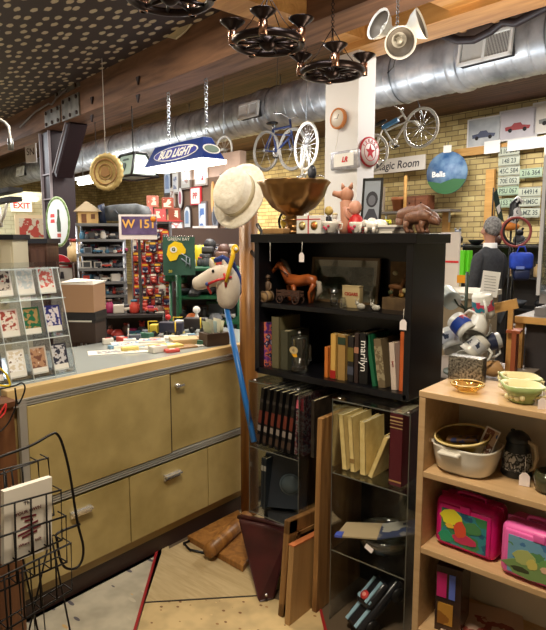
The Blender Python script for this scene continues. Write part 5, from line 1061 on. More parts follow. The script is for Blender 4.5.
# ================= GENERIC TOYS =================
def toy_shapes(kind,c,c2,s,name=None):
    m=MB()
    if kind=='car': m.rbox((0,0,.035*s),(.14*s,.07*s,.035*s),c,.01*s); m.rbox((-.005*s,0,.062*s),(.07*s,.06*s,.03*s),c2,.01*s)
    elif kind=='jar': m.lathe([(0,0),(.035*s,0),(.04*s,.01),(.04*s,.07*s),(.025*s,.085*s),(.026*s,.1*s),(0,.1*s)],c,seg=14)
    elif kind=='box': m.rbox((0,0,.05*s),(.12*s,.06*s,.10*s),c,.004)
    elif kind=='plush': m.sph((0,0,.035*s),(.08*s,.06*s,.07*s),c,seg=12); m.sph((0,0,.08*s),(.05*s,.045*s,.045*s),c2,seg=12)
    elif kind=='cap': m.lathe([(0,.06*s),(.03*s,.055*s),(.055*s,.02*s),(.057*s,.002),(0,.002)],c,seg=16); m.box((0,-.07*s,.006),(.08*s,.06*s,.006),c2)
    elif kind=='bowl': m.lathe([(0,.0),(.03*s,0),(.06*s,.03*s),(.075*s,.05*s),(.07*s,.05*s),(0,.015*s)],c,seg=18)
    return m
def toy(kind,c,c2,s,loc,label,cat,group,rz=0):
    names={'car':'toy_car','jar':'jar','box':'boxed_toy','plush':'plush_toy','cap':'cap','bowl':'bowl'}
    t=T(names[kind],label,cat,loc,rz,group); toy_shapes(kind,c,c2,s).build('body',t)
    if kind=='car':
        for sx in(-1,1):
            m=MB(); m.cyl((sx*.042*s,-.036*s,.018*s),(sx*.042*s,.036*s,.018*s),.018*s,BLACK,seg=10); m.build('wheel_pair',t)
    elif kind=='jar': m=MB(); m.cyl((0,0,.1*s),(0,0,.115*s),.028*s,c2,seg=12); m.build('lid',t)
    elif kind=='box': m=MB(); m.box((0,-.031*s,.05*s),(.09*s,.002,.07*s),c2); m.build('window_panel',t)
    elif kind=='plush':
        for sx in(-1,1): m=MB(); m.sph((sx*.018*s,0,.105*s),(.018*s,.01*s,.018*s),c2,seg=8); m.build('ear',t)
    return t
ORD=['first','second','third','fourth','fifth','sixth','seventh','eighth','ninth','tenth','eleventh','twelfth','thirteenth','fourteenth','fifteenth','sixteenth']
LV=['bottom','second','third','fourth','fifth','sixth','seventh','top']
CN={(40,44,60):'dark blue',(180,60,50):'red',(200,196,190):'white',(90,60,50):'brown',(60,110,140):'teal',(120,126,136):'grey',(210,180,130):'tan',(60,64,70):'charcoal',(220,120,60):'orange',(70,90,150):'blue',(36,90,60):'green',(216,196,60):'yellow',(24,24,28):'black',(150,40,90):'magenta'}
def shelf_unit(name,lb,px0,px1,d,zs,depth,mt,rz,wire=True,postm=None,ztop=None,back=None):
    a,b_=at(px0,240,d=d),at(px1,240,d=d)
    # project px1 onto the rz direction
    dirv=Vector((math.cos(R(rz)),math.sin(R(rz)),0)); a2=Vector((a.x,a.y,0)); r=ray(px1,240); 
    # intersection of vertical plane through a along dirv with the ray
    nn=Vector((-dirv.y,dirv.x,0)); k=a2.dot(nn)/(r.x*nn.x+r.y*nn.y); b2=Vector((r.x*k,r.y*k,0)); w_=(b2-a2).length; cen=(a2+b2)/2
    t=T(name,lb,'shelf',(cen.x,cen.y,0),rz); zt=ztop or zs[-1]
    for sx in(-1,1):
        for y in(.01,depth): m=MB(); m.cyl((sx*(w_/2-.01),y,0),(sx*(w_/2-.01),y,zt),.012,postm or mt,seg=8); m.build('post',t)
    for z in zs:
        m=MB()
        if wire:
            m.box((0,.0,z-.012),(w_,.012,.026),mt); m.box((0,depth,z-.012),(w_,.012,.026),mt)
            m.box((0,depth/2,z-.002),(w_,depth,.004),mt)
        else: m.box((0,depth/2,z-.012),(w_,depth,.022),mt)
        m.build('shelf',t)
    if back: m=MB(); m.box((0,depth+.01,zt/2),(w_,.01,zt),back); m.build('back_panel',t)
    return cen,w_,nn if nn.y>0 or nn.x<0 else nn
def fill(cen,w_,rz,zs,kinds,cols,where,s=1,step=.13,y0=.1,group='clutter',jit=.2,hmax=.2):
    dv=Vector((math.cos(R(rz)),math.sin(R(rz)),0)); nv=Vector((-math.sin(R(rz)),math.cos(R(rz)),0)); cnt=0
    for li,z in enumerate(zs):
        x=-w_/2+.05; k=0
        while x<w_/2-.04:
            kd=random.choice(kinds); c=random.choice(cols); c2=random.choice(cols); ss=s*random.uniform(.85,1.35)
            if kd in('box','jar','plush') and .1*ss>hmax: ss=hmax/.12
            p=cen+dv*x+nv*(y0+random.uniform(-.02,.02)+(.0 if k%2 else .05))
            cat={'car':'toy','jar':'jar','box':'boxed toy','plush':'plush toy','cap':'cap','bowl':'bowl'}[kd]; nm={'car':'toy vehicle','jar':'lidded jar','box':'boxed toy','plush':'soft toy','cap':'cap','bowl':'bowl'}[kd]
            toy(kd,C(c),C(c2),ss,(p.x,p.y,z+.001),'%s %s, %s from left, %s shelf of the %s'%(CN[c],nm,ORD[min(k,15)],(LV[li] if len(zs)>3 else ['lower','middle','upper'][li]),where),cat,group,rz+random.uniform(-20,20))
            x+=step*ss*random.uniform(.95,1.15); k+=1
MIX=list(CN.keys()); WIREM=M('wire_chrome',(150,154,162),.3,.7)
# wire shelving
rzW=52
zs=[.70,.84,.98,1.12,1.26,1.41,1.56,1.72]
cen,w_,_=shelf_unit('wire_shelving','chrome wire shelving unit crowded with toys behind the counter',76,124,6.0,zs,.42,WIREM,rzW,back=C((44,36,34)))
fill(cen,w_,rzW,zs[:7],['car','box','plush','bowl','box'],[(40,44,60),(90,60,50),(60,64,70),(150,40,90),(200,196,190),(120,126,136)],'chrome wire shelving, back row',.8,.085,.26,'toys at the back of the wire shelving',hmax=.11)
fill(cen,w_,rzW,zs[:7],['car','box','plush','jar','box'],[(40,44,60),(90,60,50),(200,196,190),(120,126,136),(60,64,70),(180,60,50),(60,110,140),(200,196,190)],'chrome wire shelving',.62,.062,.08,'toys on the wire shelving',hmax=.11)
dv=Vector((math.cos(R(rzW)),math.sin(R(rzW)),0)); nv=Vector((-math.sin(R(rzW)),math.cos(R(rzW)),0))
p=cen+dv*(-w_/2+.12)+nv*.15; t=T('toy_house','tan toy barn with a pitched roof on top of the wire shelving','toy house',(p.x,p.y,1.722),rzW)
m=MB(); m.box((0,0,.07),(.2,.16,.14),C((206,170,110))); m.build('walls',t); m=MB(); m.prism([(-.14,.12),(.14,.12),(0,.22),(-.02,.22)],.2,C((226,208,176)),rot=(0,0,0)); m.build('roof',t); m=MB(); m.box((-.04,-.082,.05),(.05,.004,.09),C((110,70,40))); m.box((.05,-.082,.07),(.04,.004,.05),C((110,70,40))); m.build('door_and_window',t)
p=cen+dv*(-.08)+nv*.15; t=T('toy_animal','small black and white toy cow beside the toy barn','toy animal',(p.x,p.y,1.722),rzW); m=MB(); m.sph((0,0,.07),(.12,.05,.06),PIC('cow',((20,20,20),(230,230,230)),30)); m.sph((-.06,0,.09),(.05,.04,.04),BLACK)
for x in(-.035,.035): m.cyl((x,0,.05),(x,0,0),.01,BLACK,seg=6)
m.build('body',t)
p=cen+dv*(.22)+nv*.2; t=T('duffel_bag','grey cloth duffel bag with blue end lying on the wire shelving','bag',(p.x,p.y,1.722),rzW); m=MB(); m.tube([(-.3,0,.1),(-.25,0,.11),(-.1,0,.12),(.2,0,.13),(.38,0,.11),(.42,0,.1)],[.05,.08,.09,.095,.08,.03],M('grey_cloth',(118,122,124),.9,c2=(84,88,92),scale=8),16); m.build('body',t); m=MB(); m.cyl((-.33,0,.1),(-.24,0,.11),.1,C((44,56,84)),.112); m.build('end_cap',t); t.scale=(.72,.9,.95); t.location.z+=.0; m=MB(); m.tube([(-.1,-.1,.15),(0,-.13,.06),(.15,-.12,.1)],.012,C((60,64,70)),6); m.build('strap',t)
# purple sign "151"
q=at(138,227,d=4.55); t=T('advertising_sign','purple and white sign with gold numerals standing among the toys','sign',tuple(q),42)
m=MB(); m.box((0,0,0),(.29,.012,.19),C((226,222,226))); m.build('board',t); m=MB(); m.box((0.01,-.007,.01),(.27,.003,.14),M('purple_panel',(70,50,96),.4,c2=(110,96,140),scale=9)); m.build('panel',t); text('W 151',.09,C((230,180,90)),t,(0.01,-.01,.02),bold=.002); m=MB(); m.cyl((.12,-.0086,.06),(.12,-.012,.06),.022,C((240,140,40))); m.build('orange_sticker',t)
m=MB(); m.box((0,.03,-(q.z-.985)/2),(.02,.02,q.z-.985),C((60,60,64))); m.build('stand_post',t)
# toy display boxes behind: pinks etc
def hangcol():
    pass
# carded toys rack
zsr=None
rzT=48
a=at(128,240,d=5.2); 
cen2,w2,_=shelf_unit('toy_rack','dark pegboard rack covered with red carded toys behind the counter',131,171,5.3,[.55,1.72],.25,C((70,66,70)),rzT,False,back=C((92,78,78)))
dv=Vector((math.cos(R(rzT)),math.sin(R(rzT)),0)); nv=Vector((-math.sin(R(rzT)),math.cos(R(rzT)),0))
protos=[]
def carded(c,c2,lb,loc,rz):
    t=T('carded_toy',lb,'carded toy',loc,rz,'carded toys on the pegboard rack')
    m=MB(); m.prism([(-.032,-.05),(.032,-.05),(.032,.038),(.016,.054),(-.016,.054),(-.032,.038)],.003,c); m.build('card',t)
    m=MB(); m.rbox((0,-.012,-.012),(.048,.022,.05),c2,.008); m.build('blister',t); m=MB(); m.box((0,-.0025,.032),(.05,.002,.018),PAPER if random.random()<.4 else C((230,180,60))); m.build('header',t); return t
BL=[PIC('bl%d'%i,p,50) for i,p in enumerate([((40,30,34),(190,60,50),(220,190,180)),((30,40,80),(200,200,210),(190,60,60)),((230,190,80),(180,60,50),(60,40,44)),((90,80,86),(220,214,210),(40,36,40))])]
rc=[(176,36,40),(96,30,40),(70,44,52),(190,60,50),(210,204,200),(60,50,70),(140,40,54)]
for r_ in range(11):
    for c_ in range(8):
        z=1.60-r_*.098; x=-w2/2+.05+c_*(w2-.1)/7; p=cen2+dv*x+nv*(-.02-.03*((r_+c_)%3)) 
        carded(C(random.choice(rc)),BL[(r_+c_)%4],'carded blister toy, %s row down, %s column of the pegboard rack'%(ORD[r_],ORD[c_]),(p.x,p.y,z+random.uniform(-.012,.012)),rzT+random.uniform(-12,12))
# low tables behind counter with heaps
def lowtable(name,lb,px0,px1,d,z,rz,c,dp=.5):
    return shelf_unit(name,lb,px0,px1,d,[z*.5,z],dp,c,rz,False)
# low display below toy rack and wire shelving (between counter and racks)
rzL=50
cen,w_,_=shelf_unit('display_shelf','low black tiered display shelf crowded with red and orange toys behind the counter',98,163,4.45,[.6,.8,.98],.3,C((40,38,42)),rzL,False,back=C((52,44,44)))
fill(cen,w_,rzL,[.6,.8,.98],['car','box','plush','box','jar','cap'],[(180,60,50),(220,120,60),(200,196,190),(150,40,90),(60,64,70),(180,60,50),(90,60,50),(60,110,140)],'low black display shelf',1.0*.8,.075,.1,'toys on the low black display shelf',hmax=.14)
# green shelves right of it
GRN=M('green_enamel',(26,92,62),.4)
zs=[.62,.86,1.08,1.32]
cenG,wG,_=shelf_unit('green_shelf','dark green metal shelf of boots and binoculars behind the hobby horse',175,240,4.9,zs,.4,GRN,46,False,back=C((58,56,58)))
fill(cenG,wG,46,zs[:3],['car','box','plush','box'],[(24,24,28),(90,60,50),(60,64,70),(36,90,60),(120,126,136)],'dark green shelf, back row',1.2,.12,.28,'goods at the back of the dark green shelf',hmax=.18)
fill(cenG,wG,46,zs[:3],['cap','car','jar','cap','plush','bowl'],[(24,24,28),(60,64,70),(24,24,28),(220,120,60),(90,60,50),(120,126,136),(24,24,28),(200,196,190)],'dark green shelf',1.0,.085,.1,'goods on the dark green shelf',hmax=.15)
fill(cenG,wG,46,[zs[3]],['plush','jar','box','bowl'],[(180,60,50),(200,196,190),(60,64,70),(216,196,60),(120,126,136)],'dark green shelf, top side',.75,.08,.3,'goods on top of the dark green shelf',hmax=.15)
q=at(170,268,d=4.75); t=T('metal_canister','green metal canister hanging at the left corner of the green shelf','canister',tuple(q),42); m=MB(); m.rbox((0,0,-.05),(.08,.06,.12),GRN,.012); m.build('body',t); m=MB(); m.cyl((0,0,.01),(0,0,.14),.02,GRN); m.build('neck',t); m=MB(); m.cyl((0,0,-.1),(0,0,-q.z),.012,GRN); m.build('pole',t)
# football calendar
q=at(179,256,d=4.6); t=T('football_calendar','green spiral calendar with a yellow football helmet above the green shelf','calendar',tuple(q),42)
m=MB(); m.box((0,0,0),(.25,.01,.30),M('calendar_green',(52,96,84),.5,c2=(36,76,66),scale=6)); m.build('page',t)
m=MB(); YH=C((240,206,40),.3)
m.prism([(-.075,-.02),(-.06,.05),(-.01,.085),(.045,.07),(.075,.02),(.07,-.01),(.02,-.02),(.0,-.06),(-.05,-.07)],.006,YH,c=(-.02,-.008,.03)); m.build('helmet_print',t)
m=MB(); m.prism([(.028*math.cos(k*PI/8),.024*math.sin(k*PI/8)) for k in range(16)],.004,WHITE,c=(-.04,-.012,.05)); m.build('helmet_badge',t); text('G',.036,C((20,70,50)),t,(-.04,-.0145,.05),bold=.002)
m=MB()
for a,b_ in (((.02,.02),(.09,-.02)),((.02,-.02),(.085,-.07)),((.085,-.02),(.085,-.09)),((.06,-.0),(.055,-.08))): m.cyl((a[0],-.013,a[1]),(b_[0],-.013,b_[1]),.004,C((150,170,190)),seg=6)
m.build('face_guard',t); text('GREEN BAY',.033,WHITE,t,(0,-.0062,.13)); 
m=MB()
for k in range(14): m.torus((-.11+k*.017,0,.15),.008,.0015,CHROME,'x',8,4)
m.build('spiral_binding',t); text('20',.03,C((216,200,60)),t,(-.07,-.0062,-.12))
m=MB(); m.box((0,.02,-.28),(.02,.02,.35),GRN); m.build('support',t)
# racks above toy rack: white striped shelf + box set
q=at(157,214,d=6.4); 
cen3,w3,_=shelf_unit('white_display_case','white display case with pastel striped top behind the toy rack',146,178,6.3,[.9,1.5],.3,C((222,224,226)),44,False,ztop=1.5)
nv=Vector((-math.sin(R(44)),math.cos(R(44)),0)); dv=Vector((math.cos(R(44)),math.sin(R(44)),0))
p=cen3+nv*.1; t=T('gift_wrap_box','long white box printed in pastel squares on the white display case','box',(p.x,p.y,1.502),44); m=MB(); m.box((0,0,.12),(.42,.18,.24),PIC('pastel',((236,238,240),(226,150,150),(236,240,242),(150,190,210),(240,240,240)),16)); m.build('box',t,bev=.003); m=MB(); m.box((0,-.005,.25),(.43,.19,.014),C((200,70,70))); m.build('lid',t)
for i,(x,c,h,w__) in enumerate(((-.16,(206,110,110),.14,.13),(-.02,(196,90,90),.12,.12),(.13,(140,70,50),.13,.12))):
    p2=p+dv*x; t=T('boxed_toy','%s box stacked above the pastel box, %s from the left'%(['pink','red','brown'][i],ORD[i]),'boxed toy',(p2.x,p2.y,1.76),44,'boxes above the pastel box'); m=MB(); m.box((0,0,h/2),(w__,.12,h),C(c)); m.build('box',t,bev=.002); m=MB(); m.box((0,-.061,h/2),(w__*.7,.002,h*.6),PIC('bx%d'%i,(c,(236,220,200),(230,170,100)),30)); m.build('picture',t)
for i,(x,c) in enumerate(((-.1,(196,120,100)),(.06,(160,80,60)))):
    p2=p+dv*x+nv*.0; t=T('boxed_toy','small boxed toy on the upper row above the pastel box, %s of two'%['left','right'][i],'boxed toy',(p2.x,p2.y,1.881 if i==1 else 1.901),44,'boxes above the pastel box'); m=MB(); m.box((0,0,.06),(.12,.1,.12),C(c)); m.build('box',t,bev=.002); m=MB(); m.box((0,-.051,.06),(.08,.002,.08),PIC('bz%d'%i,(c,(240,220,200),(200,60,60)),30)); m.build('picture',t)
for i in range(3): 
    p2=cen3+dv*(-.12+.12*i)+nv*.1; toy('plush',C([(90,60,130),(180,60,50),(200,196,190)][i]),C([(120,90,170),(150,40,90),(120,126,136)][i]),1.3,(p2.x,p2.y,.902),'%s soft toy inside the white display case'%['purple','red','white'][i],'plush toy','soft toys in the white display case')
# ================= SIGN WALL FRAMES =================
def wsign(px,py,w,h,lb,bg,fr,shape='rect',pat=None,txt=None,tc=(255,255,255),rz=RB,v=4.38,cat='framed sign'):
    q=at(px,py,v=v); t=T('framed_sign',lb,cat,tuple(q),rz,'framed signs on the brown wall')
    if shape=='rect': P1=[(-w/2,-h/2),(w/2,-h/2),(w/2,h/2),(-w/2,h/2)]
    elif shape=='arch': P1=[(-w/2,-h/2),(w/2,-h/2),(w/2,h*.2)]+[(w/2*math.cos(R(a)),h*.2+h*.3*math.sin(R(a))) for a in range(20,180,20)]+[(-w/2,h*.2)]
    else: P1=[(w/2*math.cos(k*PI/12),h/2*math.sin(k*PI/12)) for k in range(24)]
    P1=[(x*.86,z*.84) for x,z in P1]
    m=MB(); m.prism(P1,.02,fr); m.build('frame',t); m=MB(); m.prism([(x*.8,z*.86) for x,z in P1],.008,bg,c=(0,-.012,0)); m.build('panel',t)
    if pat: m=MB(); m.prism([(x*.5,z*.55) for x,z in P1],.006,pat,c=(0,-.017,0)); m.build('printed_motif',t)
    if txt: text(txt,min(w,h)*.38,C(tc),t,(0,-.0175,0),bold=.003)
DF=C((60,48,44)); LF=C((196,190,184))
wsign(168,182,.22,.42,'arched pale blue mirror sign at the left of the brown wall',C((190,206,226)),DF,'arch',C((120,146,190)))
wsign(176,183,.2,.36,'small white printed picture right of the arched mirror',C((222,222,220)),C((150,140,130)),'rect',PIC('ws1',((200,204,214),(120,130,160),(230,230,230)),20))
wsign(186,178,.30,.36,'square silver framed mirror with a grey figure below the blue lamp',C((196,196,190)),C((130,116,106)),'rect',PIC('ws2',((150,120,110),(210,210,210),(120,120,130)),16))
wsign(201,174,.34,.36,'white poster of a red racing car below the end of the blue lamp',C((226,226,226)),C((180,168,158)),'rect',PIC('ws3',((210,40,50),(230,230,230),(200,60,60)),9))
wsign(196,196,.30,.28,'red framed square sign with white blocks in the middle of the brown wall',WHITE,C((200,40,48)),'rect',None,'PP',(200,60,60))
wsign(181,198,.15,.38,'narrow oval thermometer with red and blue marks on the brown wall',C((230,230,232)),DF,'oval',C((180,100,120)))
wsign(173,197,.16,.34,'narrow white bottle sign left of the oval thermometer',C((214,206,200)),C((150,130,110)),'rect',PIC('ws4',((214,206,200),(160,130,120),(230,230,230)),20))
wsign(188,217,.2,.38,'arched white and blue sign on the lower row of the brown wall',C((220,226,232)),DF,'arch',C((120,150,190)))
wsign(203,217,.22,.48,'tall blue and white patterned sign on the lower row of the brown wall',C((200,214,236)),C((120,110,110)),'rect',PIC('ws5',((80,120,190),(230,236,244),(60,90,160)),16))
wsign(216,217,.2,.42,'dark framed oval mirror at the right end of the lower row',C((120,124,136)),DF,'oval',PIC('ws6',((60,64,76),(190,196,206)),16))
wsign(213,198,.08,.5,'narrow tan wooden paddle hung vertically on the brown wall',C((214,170,110)),C((196,150,90)),'oval')
wsign(222,184,.1,.30,'small pale plaque at the upper right of the brown wall',C((170,160,150)),DF)
wsign(228,236,.18,.28,'glowing white and blue lantern sign beside the post',C((226,240,250)),C((120,130,140)),'oval',C((150,190,220)))
wsign(218,240,.16,.3,'small dark plaque low on the brown wall near the post',C((70,56,52)),DF,'rect',C((130,110,100)))
wsign(169,222,.16,.25,'little orange framed picture left on the brown wall',C((226,180,120)),C((200,150,80)))
# white shelf w/ boxes (200,236)
q=at(205,240,v=4.2); t=T('white_wall_shelf','short white wall shelf below the framed signs','shelf',tuple(q),RB); m=MB(); m.box((0,.06,0),(.75,.2,.03),WHITE); m.build('board',t); m=MB(); m.box((-.3,.12,-.06),(.02,.1,.1),WHITE); m.box((.3,.12,-.06),(.02,.1,.1),WHITE); m.build('bracket',t)
for i,px in enumerate((199,211)):
    q2=at(px,234,v=4.2); t=T('boxed_toy','white box with a red logo on the white wall shelf, %s of two'%['left','right'][i],'boxed toy',(q2.x,q2.y,q.z+.016),RB,'boxes on the white wall shelf'); m=MB(); m.box((0,.0,.08),(.15,.1,.16),C((230,222,218))); m.build('box',t); m=MB(); m.cyl((0,-.0505,.08),(0,-.053,.08),.045,C((210,50,70))); m.build('logo',t)
q2=at(187,233,v=4.2); t=T('ornament','yellow and white figure ornament at the left of the white wall shelf','ornament',(q2.x,q2.y,q.z+.016),RB); m=MB(); m.sph((0,0,.05),(.1,.08,.1),WHITE); m.sph((-.06,0,.09),(.06,.06,.1),C((230,180,60))); m.build('body',t)
q=at(200,262,d=5.6); t=T('yellow_cone','tall yellow tube hanging on the wall behind the football calendar','ornament',tuple(q),20); m=MB(); m.tube([(0,0,-.16),(0,0,-.1),(0,0,.12),(0,0,.16)],[.03,.07,.075,.05],C((214,196,30)),14); m.build('body',t); m=MB(); m.box((0,.06,.0),(.02,.1,.02),DF); m.build('hook',t)
# caps hanging
for i,(px,py,c) in enumerate(((214,255,(60,40,40)),(208,252,(30,30,34)),(222,262,(70,60,60)),(215,268,(36,34,40)),(210,245,(40,40,44)),(224,250,(90,60,50)))):
    q=at(px,py,d=5.5); t=T('cap','hanging cap near the post, %s of the six'%ORD[i],'cap',tuple(q),20,'caps hanging near the coat rack post'); m=MB(); m.sph((0,0,0),(.13,.1,.12),C(c),seg=12); m.build('crown',t); m=MB(); m.rbox((0,-.05,-.04),(.11,.05,.05),C([min(255,x+40) for x in c]),.01); m.build('brim',t)
PCX=[PIC('hs%d'%i,p,30) for i,p in enumerate([((60,50,60),(200,190,180),(160,60,60)),((30,60,120),(220,220,220),(200,180,60)),((200,60,50),(240,220,200),(60,40,40)),((40,90,60),(210,200,160),(30,30,30))])]
for r_ in range(4):
    for c_ in range(8):
        q=at(176+c_*8,248+r_*9,d=5.75); t=T('hanging_packet','hanging packet, %s row, %s from left, above the green shelf'%(ORD[r_],ORD[c_]),'packet',tuple(q),44,'packets hanging above the green shelf')
        m=MB(); m.rbox((0,0,0),(.062,.012,.075),C(random.choice([(40,36,40),(150,40,44),(200,190,180),(70,60,60),(60,70,90)])),.006); m.build('card',t); m=MB(); m.box((0,-.0075,-.008),(.045,.003,.045),PCX[(r_*3+c_)%4]); m.build('picture',t)
t=T('pegboard','brown pegboard carrying the hanging packets above the green shelf','pegboard',(at(205,262,d=5.95).x,at(205,262,d=5.95).y,0),44); m=MB(); m.box((0,.02,.85),(.85,.02,1.64),C((78,60,54))); m.build('board',t)

# ================= ITEMS ON THE COUNTER =================
ZT_=.9815
t=T('crate','black plastic crate holding the cardboard box on the counter','crate',(at(88,318,x=-2.9).x,at(88,340,x=-2.85).y,ZT_),70)
cx_,cy_=at(94,345,z=ZT_).xy; t.location=(cx_-.15,cy_+.05,ZT_)
def zat(py,px,loc): # height at that pixel row for point loc
    d=loc.x*_f[0]+loc.y*_f[1]; return at(px,py,d=d).z
L0=t.location.copy(); w_=.175
za,zb,zc,zd=zat(346,88,L0),zat(322,88,L0),zat(311,88,L0),zat(284,88,L0)
t.rotation_euler=(0,0,R(35)); hb_=za-ZT_
BK2=C((32,32,36))
m=MB()
h1=max(.12,zb-ZT_); 
m.box((0,0,h1/2),(w_,.16,h1),M('dark_brown_bin',(58,44,38),.6)); m.build('bin',t,bev=.003)
m=MB(); h2=zc-ZT_
for sx in(-1,1): m.box((sx*(w_/2-.01),.0,h1+(h2-h1)/2-.01),(.02,.16,h2-h1),BK2)
m.box((0,0,h2-.02),(w_+.01,.17,.045),BK2); m.build('crate_top',t); m=MB(); m.box((0,-.02,h1+.006),(w_-.04,.12,.01),PAPER); m.build('papers',t)
t=T('cardboard_box','open cardboard box of papers on top of the black crate','box',(L0.x,L0.y,ZT_+h2+.003),35)
CB=M('cardboard',(170,134,104),.8); h3=zd-zc
m=MB(); m.box((-.005,0,h3/2),(w_+.01,.18,h3),CB); m.build('box',t,bev=.002)
m=MB(); m.hull8([(-.1,-.09,h3),(.09,-.09,h3),(.09,.08,h3),(-.1,.08,h3),(-.1,-.1,h3+.012),(.08,-.08,h3+.02),(.1,.09,h3+.012),(-.09,.08,h3+.024)],M('crumpled_paper',(226,222,216),.8,bump=.8,scale=30)); m.build('paper_stuffing',t)
def flat(px,py,w,dp,h,rz,lb,c,name='paper',cat='paper',z=ZT_,gr=None,extra=None,ecol=None):
    q=at(px,py,z=z); t=T(name,lb,cat,(q.x,q.y,z),rz,gr); m=MB(); m.box((0,0,h/2),(w,dp,h),c); m.build('sheet' if h<.01 else 'body',t,bev=min(.001,h*.3))
    if extra: m=MB(); m.box((0,0,h+.0005),(w*.7,dp*.6,.001),extra); m.build('print',t)
    return t
flat(118,352,.30,.12,.004,60,'white printed sheet lying left on the counter glass',PAPER,extra=PIC('prn',((232,230,222),(150,150,160),(232,230,222)),60))
flat(138,346,.28,.14,.02,65,'white folded newspaper bundle in the middle of the counter',PAPER,extra=PIC('prn2',((232,230,222),(90,140,190),(232,230,222),(170,120,110)),40))
flat(152,345,.14,.10,.03,50,'low white tray with coloured scraps on the counter',C((220,216,206)),'tray','tray',extra=PIC('scr',((220,216,206),(80,150,190),(210,60,60),(220,216,206)),40))
flat(166,348,.17,.09,.018,75,'yellow and white boxed item at the front edge of the counter',C((214,196,110)),'boxed_item','box',extra=PIC('scr2',((236,232,220),(216,200,110),(236,232,220)),30))
flat(184,343,.15,.13,.03,60,'pale wooden board lying on the counter before the toy truck',G('pale_board',(214,186,140),(196,164,116),(1,10,10)),'wooden_board','board')
flat(184,347,.12,.10,.008,75,'thin flat wooden ruler under the pale board near the counter edge',ASH,'ruler','ruler')
flat(199,346,.11,.05,.006,80,'small white card at the front edge of the counter near the truck',PAPER)
flat(176,338,.14,.1,.012,50,'white pad of paper behind the pale wooden board',PAPER,'paper_pad')
CL=[(230,226,216),(120,160,190),(206,80,70),(226,206,120),(90,96,110),(214,214,210),(60,110,90),(180,150,120)]
NM=['white','pale blue','red','yellow','slate grey','light grey','green','tan']
k=0
for px,py in ((108,344),(114,349),(122,342),(130,351),(134,340),(142,350),(147,338),(155,340),(158,352),(163,345),(172,352),(178,334),(150,333),(130,344),(205,345),(196,340),(209,341),(188,336)):
    q=at(px,py,z=ZT_); t=T('small_packet',NM[k%8]+' small packet among the counter papers, %s from the left end'%(ORD+['seventeenth','eighteenth','nineteenth'])[k],'packet',(q.x,q.y,ZT_),random.uniform(0,90),'small packets on the counter')
    m=MB(); h=random.uniform(.012,.035); m.rbox((0,0,h/2),(random.uniform(.05,.09),random.uniform(.03,.05),h),C(CL[k%8]),.004); m.build('packet',t); m=MB(); m.box((0,0,h+.0005),(.03,.02,.001),C(CL[(k*3+2)%8])); m.build('label',t); k+=1
# toy trucks
def truck(px,py,lb,c,c2,s=1,rz=30):
    q=at(px,py,z=ZT_); t=T('toy_truck',lb,'toy truck',(q.x,q.y,ZT_),rz); m=MB(); m.rbox((.02*s,0,.05*s),(.13*s,.055*s,.06*s),c,.008); m.build('body',t)
    m=MB(); m.rbox((-.075*s,0,.04*s),(.045*s,.05*s,.05*s),c2,.006); m.box((-.09*s,0,.05*s),(.02*s,.045*s,.02*s),C((60,70,80))); m.build('cab',t)
    for x in(-.07,.0,.06):
        for y in(-.028,.028): m=MB(); m.cyl((x*s,y*s-.006,.016*s),(x*s,y*s+.006,.016*s),.016*s,BLACK,seg=12); m.build('wheel',t)
    m=MB(); m.tube([(-.1*s,-.03*s,.02),(-.1*s,-.03*s,.085*s),(-.05*s,-.03*s,.085*s)],.004,C((230,200,60)),6); m.build('yellow_trim',t); m=MB(); m.tube([(.05*s,-.03*s,.02),(.05*s,-.03*s,.085*s)],.004,C((230,200,60)),6); m.build('yellow_trim',t)
truck(168,336,'navy toy truck with yellow frame standing on the counter',C((34,36,60)),C((220,196,70)),1.1,35)
truck(193,332,'black and white toy fire truck behind the navy toy truck',C((34,30,34)),WHITE,1.15,35)
q=at(192,325,z=ZT_+.1); t=T('snowman_ornament','small white round headed figurine above the toy fire truck','figurine',(at(193,330,z=ZT_).x-.05,at(193,330,z=ZT_).y+.08,ZT_),30); m=MB(); m.lathe([(0,0),(.03,0),(.024,.05),(.008,.09),(.008,.1),(0,.1)],WHITE); m.sph((0,0,.12),(.05,.05,.05),WHITE); m.build('body',t)
q=at(161,336,z=ZT_); t=T('lollipop_ornament','small red ball on a short stick behind the navy toy truck','ornament',(q.x-.05,q.y+.1,ZT_),0); m=MB(); m.cyl((0,0,0),(0,0,.09),.003,WHITE,seg=6); m.sph((0,0,.1),(.035,.035,.035),C((206,40,44))); m.build('ball_and_stick',t)
q=at(128,340,z=ZT_); t=T('pen','white pen standing tilted among papers on the counter','pen',(q.x,q.y,ZT_),0,rot=(25,45,0)); m=MB(); m.cyl((0,0,0),(0,0,.15),.004,WHITE,seg=8); m.build('barrel',t); m=MB(); m.cyl((0,0,.14),(0,0,.165),.005,C((60,60,70)),seg=8); m.build('cap',t)
q=at(218,346,z=ZT_); t=T('card_file_box','dark wooden box of upright envelopes at the right end of the counter','box',(q.x-.05,q.y+.02,ZT_),75)
m=MB(); m.box((0,0,.035),(.14,.10,.07),M('dark_box',(76,58,46),.6)); m.build('box',t,bev=.002)
for k in range(5): m=MB(); m.box((-.045+k*.02,.0,.09),(.002,.08,.09+.02*(k%2)),C([(190,206,180),(214,214,200),(170,190,190),(220,214,190),(200,200,176)][k]),rot=(0,6*(k-2),0)); m.build('envelope',t)
